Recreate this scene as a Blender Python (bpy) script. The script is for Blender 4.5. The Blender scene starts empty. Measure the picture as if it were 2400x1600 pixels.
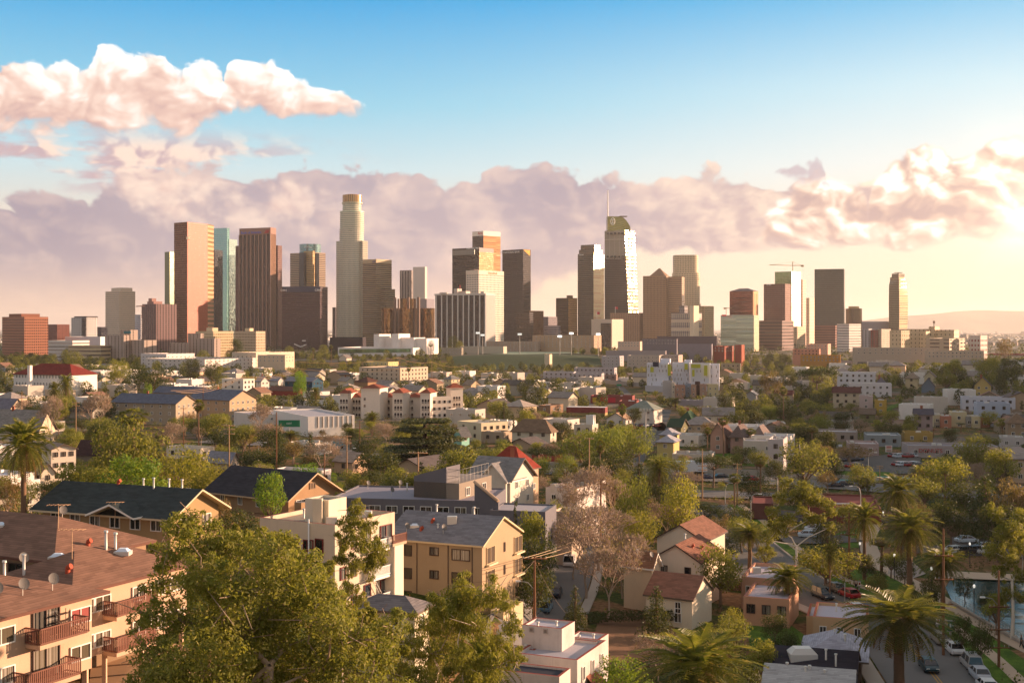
import bpy, math, random, numpy as np
from math import sin, cos, atan, atan2, pi, sqrt, radians, floor, log, exp
random.seed(7)
SC = bpy.context.scene
COL = SC.collection
F, CZ, HY = 2897., 50., 765.          # focal length in photo pixels, camera height, horizon row
SUN_AZ, SUN_EL = radians(70), radians(10.0)

def pt(px, py, d):                     # a photo pixel at depth d -> world point
    return ((px-1200)/F*d, d, CZ-(py-HY)/F*d)
def hexc(h):
    c = [int(h[i:i+2], 16)/255 for i in (0, 2, 4)]
    return tuple(x/12.92 if x <= .04045 else ((x+.055)/1.055)**2.4 for x in c)

# ------------------------------------------------------------- node expressions
class E:
    def __init__(s, nt, sock): s.nt, s.k = nt, sock
    def _m(s, op, *o):
        n = s.nt.nodes.new('ShaderNodeMath'); n.operation = op
        for i, v in enumerate((s,)+o):
            if isinstance(v, E): s.nt.links.new(v.k, n.inputs[i])
            else: n.inputs[i].default_value = v
        return E(s.nt, n.outputs[0])
    def __add__(s, o): return s._m('ADD', o)
    __radd__ = __add__
    def __sub__(s, o): return s._m('SUBTRACT', o)
    def __rsub__(s, o): return s._m('MULTIPLY', -1.)._m('ADD', o)
    def __mul__(s, o): return s._m('MULTIPLY', o)
    __rmul__ = __mul__
    def __truediv__(s, o): return s._m('DIVIDE', o)
    def gt(s, o): return s._m('GREATER_THAN', o)
    def lt(s, o): return s._m('LESS_THAN', o)
    def fr(s): return s._m('FRACT')
    def fl(s): return s._m('FLOOR')
    def ab(s): return s._m('ABSOLUTE')
    def mx(s, o): return s._m('MAXIMUM', o)
    def mn(s, o): return s._m('MINIMUM', o)
    def pw(s, o): return s._m('POWER', o)
    def ss(s, a, b):
        n = s.nt.nodes.new('ShaderNodeMapRange'); n.interpolation_type = 'SMOOTHSTEP'
        s.nt.links.new(s.k, n.inputs[0]); n.inputs[1].default_value = a; n.inputs[2].default_value = b
        return E(s.nt, n.outputs[0])
def xyz(nt, x, y, z):
    n = nt.nodes.new('ShaderNodeCombineXYZ')
    for i, v in enumerate((x, y, z)):
        if isinstance(v, E): nt.links.new(v.k, n.inputs[i])
        else: n.inputs[i].default_value = v
    return n.outputs[0]
def sep(nt, sock):
    n = nt.nodes.new('ShaderNodeSeparateXYZ'); nt.links.new(sock, n.inputs[0])
    return [E(nt, o) for o in n.outputs]
def mixc(nt, f, a, b, mode='MIX'):
    n = nt.nodes.new('ShaderNodeMix'); n.data_type = 'RGBA'; n.blend_type = mode
    for i, v in ((0, f), (6, a), (7, b)):
        if isinstance(v, E): v = v.k
        if hasattr(v, 'is_output'): nt.links.new(v, n.inputs[i])
        elif i == 0: n.inputs[0].default_value = v
        else: n.inputs[i].default_value = tuple(v)+(1,) if len(v) == 3 else v
    return n.outputs[2]
def noise(nt, vec, scale, detail=3, rough=.55, out=0, dim='3D'):
    n = nt.nodes.new('ShaderNodeTexNoise'); n.noise_dimensions = dim
    if vec is not None: nt.links.new(vec, n.inputs['Vector'])
    n.inputs['Scale'].default_value = scale; n.inputs['Detail'].default_value = detail; n.inputs['Roughness'].default_value = rough
    return E(nt, n.outputs[0]) if out == 0 else n.outputs[1]
def ramp(nt, f, stops):
    n = nt.nodes.new('ShaderNodeValToRGB'); nt.links.new(f.k, n.inputs[0]); cr = n.color_ramp
    while len(cr.elements) < len(stops): cr.elements.new(.5)
    for e, (p, c) in zip(cr.elements, stops): e.position = p; e.color = tuple(c)+(1,)
    return n.outputs[0]
def fcurve(nt, f, pts, lo, hi):        # f in lo..hi -> value, points (x, y); returned values scaled
    n = nt.nodes.new('ShaderNodeFloatCurve'); ys = [p[1] for p in pts]; y0, y1 = min(ys), max(ys)+1e-6
    c = n.mapping.curves[0]
    P = [((x-lo)/(hi-lo), (y-y0)/(y1-y0)) for x, y in pts]
    while len(c.points) < len(P): c.points.new(.5, .5)
    for q, (x, y) in zip(c.points, P): q.location = (x, y); q.handle_type = 'AUTO_CLAMPED'
    n.mapping.update()
    nt.links.new(((f-lo)/(hi-lo)).k, n.inputs['Value'])
    return E(nt, n.outputs[0])*(y1-y0)+y0

MATS = {}
def newmat(key):
    m = bpy.data.materials.new(key); m.use_nodes = True
    nt = m.node_tree; b = nt.nodes['Principled BSDF']
    MATS[key] = m
    return m, nt, b
def setb(b, **k):
    for a, v in k.items():
        i = b.inputs[{'c': 'Base Color', 'r': 'Roughness', 'm': 'Metallic', 's': 'Specular IOR Level', 'n': 'Normal'}[a]]
        if isinstance(v, E): v = v.k
        if hasattr(v, 'is_output'): b.id_data.links.new(v, i)
        elif a == 'c': i.default_value = tuple(v)+(1,)
        else: i.default_value = v
def bump(nt, h, strength, dist=.05):
    n = nt.nodes.new('ShaderNodeBump'); n.inputs['Strength'].default_value = strength; n.inputs['Distance'].default_value = dist
    nt.links.new(h.k, n.inputs['Height']); return n.outputs[0]
def plain(col, r=.75, var=.25, sc=.6, m=0., bmp=0.):
    """one colour with weathering: large soft blotches plus fine grain, in object space"""
    key = 'plain_%s_%s_%s_%s_%s_%s' % (col, r, var, sc, m, bmp)
    if key in MATS: return MATS[key]
    M, nt, b = newmat(key); c = hexc(col)
    tc = nt.nodes.new('ShaderNodeTexCoord').outputs['Object']
    n1 = noise(nt, tc, sc, 5, .65); n2 = noise(nt, tc, sc*14, 2)
    f = ((n1*.7+n2*.3)-.5)*2*var
    dark = tuple(x*.45 for x in c); lite = tuple(min(1, x*1.5) for x in c)
    setb(b, c=mixc(nt, (f.mx(0)).mn(1), mixc(nt, (f*-1).mx(0).mn(1), c, dark), lite), r=r, m=m, s=.3)
    if bmp: setb(b, n=bump(nt, n2, bmp))
    return M
def stucco(col, streak=.35):
    """painted plaster with rain streaks and blotches"""
    key = 'stucco_%s_%s' % (col, streak)
    if key in MATS: return MATS[key]
    M, nt, b = newmat(key); c = hexc(col)
    tc = nt.nodes.new('ShaderNodeTexCoord').outputs['Object']
    x, y, z = sep(nt, tc)
    st = noise(nt, xyz(nt, x, y, z*.12), 1.6, 5, .7); bl = noise(nt, tc, .25, 4, .6); gr = noise(nt, tc, 9, 2)
    f = (st.ss(.52, .8)*.6+bl.ss(.45, .75)*.5)*streak
    dk = (c[0]*.5, c[1]*.46, c[2]*.42)
    setb(b, c=mixc(nt, f.mn(1), c, dk), r=.85, s=.2, n=bump(nt, gr, .25, .02))
    return M
def shingle(col, row=.3, wid=.9):
    """overlapping roof shingles from the UV in metres (v runs up the slope)"""
    key = 'shingle_%s_%s' % (col, row)
    if key in MATS: return MATS[key]
    M, nt, b = newmat(key); c = hexc(col)
    uv = nt.nodes.new('ShaderNodeUVMap').outputs[0]; u, v, _ = sep(nt, uv)
    rw = (v/row).fl(); fv = (v/row).fr()
    cell = (u/wid+rw*.37).fl()
    wn = nt.nodes.new('ShaderNodeTexWhiteNoise'); wn.noise_dimensions = '2D'; nt.links.new(xyz(nt, cell, rw, 0), wn.inputs['Vector'])
    w = E(nt, wn.outputs[0]); bl = noise(nt, uv, .35, 4, .6)
    f = w*.35+bl*.75+fv.lt(.16)*-.35
    setb(b, c=mixc(nt, f.mx(0).mn(1), tuple(x*.5 for x in c), tuple(min(1, x*1.45) for x in c)), r=.9, s=.15, n=bump(nt, fv, .4, .03))
    return M
def facade(wall, glass, bay=3., flr=3.8, wf=.6, hf=.55, gr=.15, gm=.6, var=.5, jit=.03, wr=.7, off=0., sill=None, wm=0.):
    """a curtain wall or window grid, all in one wall surface, from the UV in metres"""
    key = 'facade_%s_%s_%s_%s_%s_%s_%s_%s_%s_%s_%s' % (wall, glass, bay, flr, wf, hf, gr, gm, var, jit, wr)
    if key in MATS: return MATS[key]
    M, nt, b = newmat(key); cw, cg = hexc(wall), hexc(glass)
    uv = nt.nodes.new('ShaderNodeUVMap').outputs[0]; u, v, _ = sep(nt, uv)
    fu, fv = (u/bay).fr(), (v/flr).fr()
    mask = (fu-.5).ab().lt(wf/2)*(fv-.5).ab().lt(hf/2)
    if wf >= 1: mask = (fv-.5).ab().lt(hf/2)
    if hf >= 1: mask = (fu-.5).ab().lt(wf/2)
    if hf >= 1 and wf >= 1: mask = fu*0+1
    wn = nt.nodes.new('ShaderNodeTexWhiteNoise'); wn.noise_dimensions = '2D'
    nt.links.new(xyz(nt, (u/bay).fl(), (v/flr).fl(), 0), wn.inputs['Vector'])
    w = E(nt, wn.outputs[0])
    bl = noise(nt, uv, .03, 4, .6); fine = noise(nt, uv, .5, 3)
    colw = mixc(nt, ((bl-.3)*.6+(fine-.5)*.4).mx(0).mn(1), cw, tuple(x*.6 for x in cw))
    colg = mixc(nt, (w*var).mn(1), cg, tuple(min(1, x*2.2+.03) for x in cg))
    colg = mixc(nt, (w.gt(.95)*var*.35).mn(1), colg, (.5, .45, .38))
    setb(b, c=mixc(nt, mask, colw, colg), r=mask*(gr-wr)+wr, m=mask*gm+wm, s=.5)
    g = nt.nodes.new('ShaderNodeNewGeometry')
    va = nt.nodes.new('ShaderNodeVectorMath'); va.operation = 'SUBTRACT'; nt.links.new(wn.outputs[1], va.inputs[0]); va.inputs[1].default_value = (.5, .5, .5)
    vs = nt.nodes.new('ShaderNodeVectorMath'); vs.operation = 'SCALE'; nt.links.new(va.outputs[0], vs.inputs[0]); nt.links.new((mask*jit*2).k, vs.inputs['Scale'])
    vb = nt.nodes.new('ShaderNodeVectorMath'); nt.links.new(vs.outputs[0], vb.inputs[0]); nt.links.new(g.outputs['Normal'], vb.inputs[1])
    vn = nt.nodes.new('ShaderNodeVectorMath'); vn.operation = 'NORMALIZE'; nt.links.new(vb.outputs[0], vn.inputs[0])
    setb(b, n=vn.outputs[0])
    return M
def glassm(col='1a1d22', r=.12, var=.5):
    key = 'glass_%s_%s' % (col, r)
    if key in MATS: return MATS[key]
    M, nt, b = newmat(key); c = hexc(col)
    oi = E(nt, nt.nodes.new('ShaderNodeObjectInfo').outputs['Random'])
    tc = nt.nodes.new('ShaderNodeTexCoord').outputs['Object']; x, y, z = sep(nt, tc)
    cur = noise(nt, xyz(nt, x*6, y*6, 0), 1.5, 2).ss(.45, .6)*oi.ss(.35, .7)*.8*var*2
    setb(b, c=mixc(nt, cur.mn(1), c, (.34, .3, .24)), r=r, m=0., s=.8)
    return M
def leafm(key, a, bcol, c2=None, tr=.4, rough=.6):
    if key in MATS: return MATS[key]
    M, nt, b = newmat(key); A, B = hexc(a), hexc(bcol)
    g = nt.nodes.new('ShaderNodeNewGeometry'); rn = E(nt, g.outputs['Random Per Island'])
    tc = nt.nodes.new('ShaderNodeTexCoord').outputs['Object']; cl = noise(nt, tc, .45, 3)
    oi = E(nt, nt.nodes.new('ShaderNodeObjectInfo').outputs['Random'])
    col = mixc(nt, (rn*.6+cl.ss(.35, .65)*.4), A, B)
    if c2: col = mixc(nt, rn.gt(.9)*.8, col, hexc(c2))
    col = mixc(nt, (oi-.5)*.35+.18, col, (.11, .085, .03))
    setb(b, c=col, r=rough, s=.25)
    t = nt.nodes.new('ShaderNodeBsdfTranslucent'); ms = nt.nodes.new('ShaderNodeMixShader'); ms.inputs[0].default_value = tr
    tcol = mixc(nt, .5, col, (.30, .30, .02), 'MIX')
    nt.links.new(tcol, t.inputs[0]); nt.links.new(b.outputs[0], ms.inputs[1]); nt.links.new(t.outputs[0], ms.inputs[2])
    nt.links.new(ms.outputs[0], nt.nodes['Material Output'].inputs[0])
    return M

# ------------------------------------------------------------- terrain
UC = [(-4200-1200)/F, (-1200-1200)/F] + [(p-1200)/F for p in (-600, 0, 300, 600, 900, 1150, 1300, 1500, 1800, 2100, 2400, 2650, 2850, 3050, 3300, 3700, 4600, 7000)]
DR = [12, 40, 80, 110, 150, 190, 240, 300, 400, 520, 600, 700, 850, 1000, 1180, 1290, 1500, 1700, 2200, 3200, 6000, 45000]
ZT = [  # rel. to the camera; columns UC, rows DR
 [-24,-24,-24,-25,-26,-28,-32,-35,-38,-40,-41,-42,-42,-40,-34,-26,-16,-6, 0, 0],
 [-26,-26,-26,-26,-26,-28,-32,-35,-38,-40,-41,-42,-42,-40,-34,-26,-14,-4, 4, 4],
 [-27,-27,-27,-27,-27,-28,-32,-35,-38,-40,-41,-42,-42,-41,-35,-26,-10, 0, 8, 8],
 [-27,-27,-27,-27,-27,-28,-32,-35,-39,-41,-41,-42,-42,-41,-36,-26, -8, 4,12, 8],
 [-25,-25,-25,-25,-25,-28,-33,-34,-40,-41,-41,-42,-42,-42,-37,-26, -4, 8,16, 8],
 [-29,-29,-29,-29,-29,-29,-31,-32,-40,-41,-42,-42,-43,-42,-38,-24,  2,12,20, 8],
 [-38,-38,-38,-38,-38,-36,-34,-36,-41,-42,-42,-42,-43,-43,-38,-20, 10,18,24, 8],
 [-42,-42,-42,-42,-42,-42,-41,-41,-42,-42,-42,-42,-42,-42,-38,-14, 18,24,28, 8],
 [-42,-42,-42,-42,-42,-42,-42,-42,-42,-42,-42,-42,-42,-42,-36, -4, 28,34,34, 8],
 [-42,-42,-42,-42,-42,-42,-42,-42,-42,-42,-42,-41,-41,-42,-34,  6, 40,44,40, 8],
 [-41,-41,-41,-41,-42,-42,-42,-42,-42,-42,-42,-37,-36,-38,-30, 14, 48,52,44, 8],
 [-38,-38,-38,-38,-40,-41,-42,-42,-42,-42,-42,-34,-33,-36,-26, 20, 56,58,48, 8],
 [-36,-36,-36,-36,-38,-40,-42,-42,-42,-42,-41,-33,-31,-34,-24, 22, 60,60,48, 8],
 [-36,-36,-36,-36,-38,-40,-42,-42,-42,-42,-41,-34,-33,-34,-24, 22, 60,60,48, 8],
 [-37,-37,-37,-37,-39,-40,-41,-41,-41,-42,-42,-40,-38,-38,-26, 16, 50,54,44, 8],
 [-38,-38,-38,-38,-39,-38,-34,-30,-30,-34,-42,-42,-41,-40,-30,  8, 40,44,36, 8],
 [-40,-40,-40,-40,-40,-39,-34,-31,-31,-34,-42,-44,-43,-42,-34, -4, 20,24,20, 8],
 [-42,-42,-42,-42,-42,-42,-40,-38,-38,-40,-44,-46,-46,-46,-42,-24,  0, 4, 4, 8],
 [-44]*20, [-46]*20, [-60]*20, [-120]*20]
ZT = np.array(ZT, float)
for r in range(4): ZT[r, 8:12] = ((-34, -34, -37, -41), (-34, -34, -37, -41), (-35, -35, -38, -42), (-37, -37, -39, -42))[r]
for r, h in zip(range(22), (-31, -27, -22, -20, -19, -18, -17, -13, -3, 14, 22, 32, 38, 40, 36, 32, 20, 4, -30, -46, -60, -120)):   # unseen ridge sunward of the frame, added and shaped to shade the valley
    if r < 20: ZT[r, 14:20] = [min(ZT[r, 13], (ZT[r, 13]+h)/2-4), h-4, h, h-2, h-6, h-12]
UCa = np.array(UC); LDa = np.log(np.array(DR, float))
def G(x, y):
    x = np.asarray(x, float); y = np.maximum(np.asarray(y, float), 12.01)
    u = np.clip(x/y, UCa[0], UCa[-1]-1e-6); l = np.clip(np.log(y), LDa[0], LDa[-1]-1e-6)
    i = np.clip(np.searchsorted(UCa, u)-1, 0, len(UC)-2); j = np.clip(np.searchsorted(LDa, l)-1, 0, len(DR)-2)
    fu = (u-UCa[i])/(UCa[i+1]-UCa[i]); fl = (l-LDa[j])/(LDa[j+1]-LDa[j])
    fu = fu*fu*(3-2*fu); fl = fl*fl*(3-2*fl)
    z = (ZT[j, i]*(1-fu)+ZT[j, i+1]*fu)*(1-fl)+(ZT[j+1, i]*(1-fu)+ZT[j+1, i+1]*fu)*fl
    return z+CZ
def Gs(x, y): return float(G(x, y))
def hit(px, py):                        # where the ray through a photo pixel meets the ground
    d = 30.
    while d < 6000:
        x, y, z = pt(px, py, d)
        if z <= Gs(x, y):
            lo = d/1.01
            for _ in range(20):
                m = (lo+d)/2; x, y, z = pt(px, py, m)
                if z <= Gs(x, y): d = m
                else: lo = m
            return (x, y, Gs(x, y))
        d *= 1.01
    return pt(px, py, 6000)

# ------------------------------------------------------------- meshes and objects
def npmesh(name, V, Fq, mat=None, mats=None, mi=None, smooth=False, uv=None):
    """fast mesh from numpy arrays, faces all quads (or all triangles)"""
    V = np.asarray(V, np.float32); Fq = np.asarray(Fq, np.int32); k = Fq.shape[1]
    me = bpy.data.meshes.new(name); me.vertices.add(len(V)); me.vertices.foreach_set('co', V.ravel())
    me.loops.add(Fq.size); me.loops.foreach_set('vertex_index', Fq.ravel())
    me.polygons.add(len(Fq)); me.polygons.foreach_set('loop_start', np.arange(0, Fq.size, k, dtype=np.int32))
    for m in (mats or ([mat] if mat else [])): me.materials.append(m)
    if mi is not None: me.polygons.foreach_set('material_index', np.asarray(mi, np.int32))
    if smooth: me.polygons.foreach_set('use_smooth', np.ones(len(Fq), bool))
    if uv is not None:
        me.uv_layers.new(name='UVMap').data.foreach_set('uv', np.asarray(uv, np.float32).ravel())
    me.update(calc_edges=True); return me
class MB:
    """mesh builder: polygons with UVs in metres and a material index"""
    def __init__(s): s.v, s.f, s.uv, s.mi, s.sm = [], [], [], [], []
    def face(s, P, mi=0, uv=None, sm=False):
        n = len(s.v); s.v += [tuple(p) for p in P]; s.f.append(list(range(n, n+len(P))))
        if uv is None:
            a, b = P[0], P[1]; ex = [b[i]-a[i] for i in range(3)]; l = sqrt(sum(e*e for e in ex)) or 1; ex = [e/l for e in ex]
            c = P[-1]; ey = [c[i]-a[i] for i in range(3)]; dt = sum(ex[i]*ey[i] for i in range(3)); ey = [ey[i]-dt*ex[i] for i in range(3)]
            l = sqrt(sum(e*e for e in ey)) or 1; ey = [e/l for e in ey]
            uv = [(sum((p[i]-a[i])*ex[i] for i in range(3)), sum((p[i]-a[i])*ey[i] for i in range(3))) for p in P]
        s.uv += list(uv); s.mi.append(mi); s.sm.append(sm)
    def prism(s, Q, z0, z1, mi=0, top=None, Q2=None, u0=0., bottom=False, sm=False):
        """footprint Q (counter-clockwise from above) from z0 to z1; Q2: another footprint at the top"""
        Q2 = Q2 or Q; n = len(Q); u = u0
        for i in range(n):
            a, b, c, d = Q[i], Q[(i+1) % n], Q2[(i+1) % n], Q2[i]
            l = math.hypot(b[0]-a[0], b[1]-a[1])
            s.face([(a[0], a[1], z0), (b[0], b[1], z0), (c[0], c[1], z1), (d[0], d[1], z1)], mi, [(u, 0), (u+l, 0), (u+l, z1-z0), (u, z1-z0)], sm)
            u += l
        s.face([(p[0], p[1], z1) for p in Q2], mi if top is None else top)
        if bottom: s.face([(p[0], p[1], z0) for p in Q][::-1], mi)
    def box(s, x0, y0, z0, x1, y1, z1, mi=0, bottom=True):
        s.prism([(x0, y0), (x1, y0), (x1, y1), (x0, y1)], z0, z1, mi, bottom=bottom)
    def tube(s, pts, rs, k=6, mi=0, cap=True):
        rings = []
        for i, p in enumerate(pts):
            a = pts[max(i-1, 0)]; b = pts[min(i+1, len(pts)-1)]
            t = np.array(b, float)-np.array(a, float); t /= (np.linalg.norm(t) or 1)
            h = np.array((0, 0, 1.)) if abs(t[2]) < .9 else np.array((1., 0, 0))
            e1 = np.cross(t, h); e1 /= np.linalg.norm(e1); e2 = np.cross(t, e1)
            r = rs[i] if hasattr(rs, '__len__') else rs
            rings.append([tuple(np.array(p)+r*(cos(2*pi*j/k)*e1+sin(2*pi*j/k)*e2)) for j in range(k)])
        n = len(s.v)
        for R in rings: s.v += R
        for i in range(len(rings)-1):
            for j in range(k):
                a, b = n+i*k+j, n+i*k+(j+1) % k
                s.f.append([b, a, a+k, b+k]); s.uv += [(j, i)]*4; s.mi.append(mi); s.sm.append(True)
        if cap:
            m = n+(len(rings)-1)*k
            s.f.append([m+j for j in range(k)][::-1]); s.uv += [(0, 0)]*k; s.mi.append(mi); s.sm.append(False)
    def mesh(s, name, mats):
        me = bpy.data.meshes.new(name); me.from_pydata(s.v, [], s.f)
        for m in (mats if isinstance(mats, (list, tuple)) else [mats]): me.materials.append(m)
        ul = me.uv_layers.new(name='UVMap'); ul.data.foreach_set('uv', [c for p in s.uv for c in p])
        me.polygons.foreach_set('material_index', s.mi); me.polygons.foreach_set('use_smooth', s.sm)
        me.update(); return me
def link(name, data, parent=None, loc=(0, 0, 0), rz=0., sc=None):
    o = bpy.data.objects.new(name, data); COL.objects.link(o); o.parent = parent; o.location = loc; o.rotation_euler = (0, 0, rz)
    if sc is not None: o.scale = (sc, sc, sc) if not hasattr(sc, '__len__') else sc
    return o
THINGS = []
def tag(o, label, cat, group=None, auto=None):
    o['label'] = label; o['category'] = cat
    if group: o['group'] = group
    THINGS.append((o, auto)); return o
def thing(name, label, cat, loc, rz=0., group=None, sc=None, auto=None):
    return tag(link(name, None, None, loc, rz, sc), label, cat, group, auto)
def struct(o, kind='structure'): o['kind'] = kind; return o

# camera, view
cam = bpy.data.cameras.new('camera'); cam.sensor_width = 36; cam.lens = 36*F/2400; cam.shift_y = -(800-HY)/2400.
cam.clip_start = 1; cam.clip_end = 90000
co = bpy.data.objects.new('camera', cam); COL.objects.link(co); co.location = (0, 0, CZ); co.rotation_euler = (pi/2, 0, 0); SC.camera = co
SC.view_settings.view_transform = 'Standard'; SC.view_settings.look = 'None'; SC.view_settings.gamma = 1
SC.view_settings.exposure = EXPOSURE = 1.22
try:
    SC.cycles.use_denoising = True; SC.cycles.max_bounces = 5; SC.cycles.diffuse_bounces = 2; SC.cycles.glossy_bounces = 3
    SC.cycles.transmission_bounces = 3; SC.cycles.transparent_max_bounces = 6; SC.cycles.volume_bounces = 1; SC.cycles.caustics_reflective = False; SC.cycles.caustics_refractive = False
    SC.cycles.sample_clamp_indirect = 6
except Exception: pass
# sun
sl = bpy.data.lights.new('sun', 'SUN'); sl.energy = 5.0; sl.angle = radians(.6); sl.color = (1., .65, .44)
so = bpy.data.objects.new('sun', sl); COL.objects.link(so)
from mathutils import Vector
sdir = Vector((sin(SUN_AZ)*cos(SUN_EL), cos(SUN_AZ)*cos(SUN_EL), sin(SUN_EL)))
so.rotation_euler = sdir.to_track_quat('Z', 'Y').to_euler(); so.location = sdir*500

# ------------------------------------------------------------- world: sky and clouds by direction
def build_world():
    w = bpy.data.worlds.new('World'); SC.world = w; w.use_nodes = True; nt = w.node_tree; nt.nodes.clear()
    tc = nt.nodes.new('ShaderNodeTexCoord').outputs['Generated']
    x, y, z = sep(nt, tc)
    hor = (x*x+y*y)._m('SQRT').mx(.001)
    A = x._m('ARCTAN2', y); El = (z/hor)._m('ARCTANGENT')
    def aa(px): return atan((px-1200)/F)
    def ee(px, py): return atan((HY-py)/F*cos(aa(px)))
    lo, hi = aa(-100), aa(2500)
    def edge(pts):
        P = [(aa(px), ee(px, py)) for px, py in pts]
        if P[0][0] > lo: P = [(lo, P[0][1])]+P
        if P[-1][0] < hi: P = P+[(hi, P[-1][1])]
        return fcurve(nt, A.mx(lo).mn(hi), P, lo, hi)
    sky = nt.nodes.new('ShaderNodeTexSky'); sky.sky_type = 'NISHITA'; sky.sun_disc = False
    sky.sun_elevation = SUN_EL; sky.sun_rotation = SUN_AZ; sky.air_density = 1.2; sky.dust_density = 1.5; sky.altitude = 100
    K = 1/.1*.49                                             # colours below are what the eye sees; the background runs at 0.1
    e = El/ee(1200, 0)                                   # 0 horizon .. 1 frame top
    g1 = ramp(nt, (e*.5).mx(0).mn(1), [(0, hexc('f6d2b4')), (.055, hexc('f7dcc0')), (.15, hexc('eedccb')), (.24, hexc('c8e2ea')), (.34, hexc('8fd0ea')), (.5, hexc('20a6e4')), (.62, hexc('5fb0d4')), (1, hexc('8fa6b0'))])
    right = A.ss(aa(700), aa(2700)); 
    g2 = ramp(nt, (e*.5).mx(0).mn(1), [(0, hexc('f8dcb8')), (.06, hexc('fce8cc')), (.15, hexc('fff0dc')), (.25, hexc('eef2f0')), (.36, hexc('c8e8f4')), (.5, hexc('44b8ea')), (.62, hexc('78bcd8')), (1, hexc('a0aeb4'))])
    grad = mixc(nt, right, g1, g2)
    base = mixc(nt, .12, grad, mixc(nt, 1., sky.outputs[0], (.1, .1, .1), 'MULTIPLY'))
    # noises in direction space, flattened; puffs are rounded cells at several sizes, bent by a soft noise
    def P3(s, dz=0, dx=0.): return xyz(nt, (A+dx)*s, (El+dz)*s*1.35, 0)
    wv = noise(nt, P3(1.), 14, 3, .6, out=1, dim='2D')
    def puff(dz, dx, sc, det):
        va = nt.nodes.new('ShaderNodeVectorMath'); va.operation = 'MULTIPLY_ADD'; nt.links.new(wv, va.inputs[0]); va.inputs[1].default_value = (.035, .035, 0)
        nt.links.new(P3(1., dz, dx), va.inputs[2])
        n = nt.nodes.new('ShaderNodeTexVoronoi'); n.feature = 'SMOOTH_F1'; n.voronoi_dimensions = '2D'; nt.links.new(va.outputs[0], n.inputs['Vector'])
        n.inputs['Scale'].default_value = sc; n.inputs['Detail'].default_value = det; n.inputs['Roughness'].default_value = .52; n.inputs['Smoothness'].default_value = .35
        n.normalize = True
        return 1-E(nt, n.outputs[0])
    nA = puff(0, 0, 22, 3.); nB = puff(.0045, .006, 22, 3.)
    nS = noise(nt, P3(1.), 30, 5, .6, dim='2D')
    nL = noise(nt, P3(1.), 6, 4, .5, dim='2D')
    rel = (nA-nB)*4.5                                    # >0 where the surface turns up and to the sun
    stre = noise(nt, xyz(nt, A, El*5, 0), 7, 6, .6, dim='2D')
    def layer(top, bot, wt, wb, amp, amb=None, ka=1.):
        t, b = edge(top), edge(bot)
        dn = ((nA-.66)*amp*(ka*4.2)).mn(amp*.8)+(nL-.5)*amp*.6+(nS-.5)*amp*.6
        m = ((t-El)+dn).ss(0, wt)*((El-b)+dn*(amb if amb is not None else .6)).ss(0, wb)
        h = ((El-b)/(t-b).mx(.002)).mx(0).mn(1)
        return m, h
    sunp = ((A-aa(2385))*(A-aa(2385))+((El-ee(2385, 505))*.8)*((El-ee(2385, 505))*.8))
    glow = (sunp*-520)._m('EXPONENT'); glow2 = (sunp*-11)._m('EXPONENT'); core = (sunp*-5000)._m('EXPONENT')
    far = A.ss(aa(1150), aa(2300))
    # thin pale veil over the left half
    m4 = (stre+(nL-.5)*.7+(nA-.66)*.5).ss(.43, .6)*El.ss(ee(400, 480), ee(400, 420))*(1-El.ss(ee(400, 360), ee(400, 285)))*(1-A.ss(aa(380), aa(1000)))
    base = mixc(nt, m4, base, mixc(nt, (rel*.7+nL*.8+(nS-.5)*.6).ss(.25, .7), hexc('c4acb2'), hexc('f7dccb')))
    # bank along the skyline
    m1, h1 = layer([(-100, 470), (60, 462), (180, 440), (300, 418), (420, 400), (560, 404), (700, 395), (840, 392), (960, 400), (1060, 418), (1120, 412), (1200, 402), (1300, 399), (1380, 408), (1450, 420), (1560, 430), (1640, 412), (1740, 408), (1800, 425), (1860, 430), (1920, 420), (1990, 428), (2045, 425), (2075, 385), (2115, 350), (2165, 336), (2220, 352), (2262, 372), (2300, 350), (2345, 338), (2400, 342), (2500, 350)],
                   [(-100, 800), (900, 800), (1180, 730), (1300, 670), (1420, 620), (1500, 600), (1640, 596), (1760, 598), (1880, 590), (1960, 575), (2040, 578), (2120, 585), (2200, 572), (2290, 572), (2360, 556), (2420, 545), (2500, 540)],
                   .006, .008, .018, None, .8)
    low = El.ss(ee(600, 762), ee(600, 600))
    cm = mixc(nt, far*.85, mixc(nt, (nL*1.6-.3).mx(0).mn(1), hexc('988ea0'), hexc('b9a9b0')), mixc(nt, (nL*1.8-.4).mx(0).mn(1), hexc('b89fa4'), hexc('dcc0b2')))
    cl = mixc(nt, far, hexc('f0d2c2'), hexc('ffe9cf'))
    rimt = (h1-.86).mx(0)*3.2*(.35+far*.65)
    t1 = (rel*(.3+far*.7)+(nL-.54).mx(0)*3.*(.35+h1)+(nA-.66)*.5+rimt+glow2*.2+far*.08+(nS-.5)*.3).mx(0).mn(1)
    c1 = mixc(nt, t1, cm, cl)
    c1 = mixc(nt, (1-low)*.8, c1, mixc(nt, far, hexc('e6c0ae'), hexc('f9dcb8')))
    out = mixc(nt, m1*(low*.3+.66), base, c1)
    # warm lit tatters in front of the bank
    pat = (nL*.9+nA*.35+(nS-.5)*.3)
    m6 = pat.ss(.68, .86)*El.ss(ee(400, 565), ee(400, 490))*(1-El.ss(ee(400, 430), ee(400, 395)))*(1-A.ss(aa(560), aa(1000)))
    out = mixc(nt, m6*.9, out, mixc(nt, (rel*.8+.5).mx(0).mn(1), hexc('e4c3b8'), hexc('fbe2d0')))
    m7 = (stre*.6+nS*.5+(nL-.5)*.5).ss(.56, .68)*El.ss(ee(1500, 590), ee(1500, 560))*(1-El.ss(ee(1500, 480), ee(1500, 425)))*A.ss(aa(1250), aa(1450))*(1-A.ss(aa(1950), aa(2100)))
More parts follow.
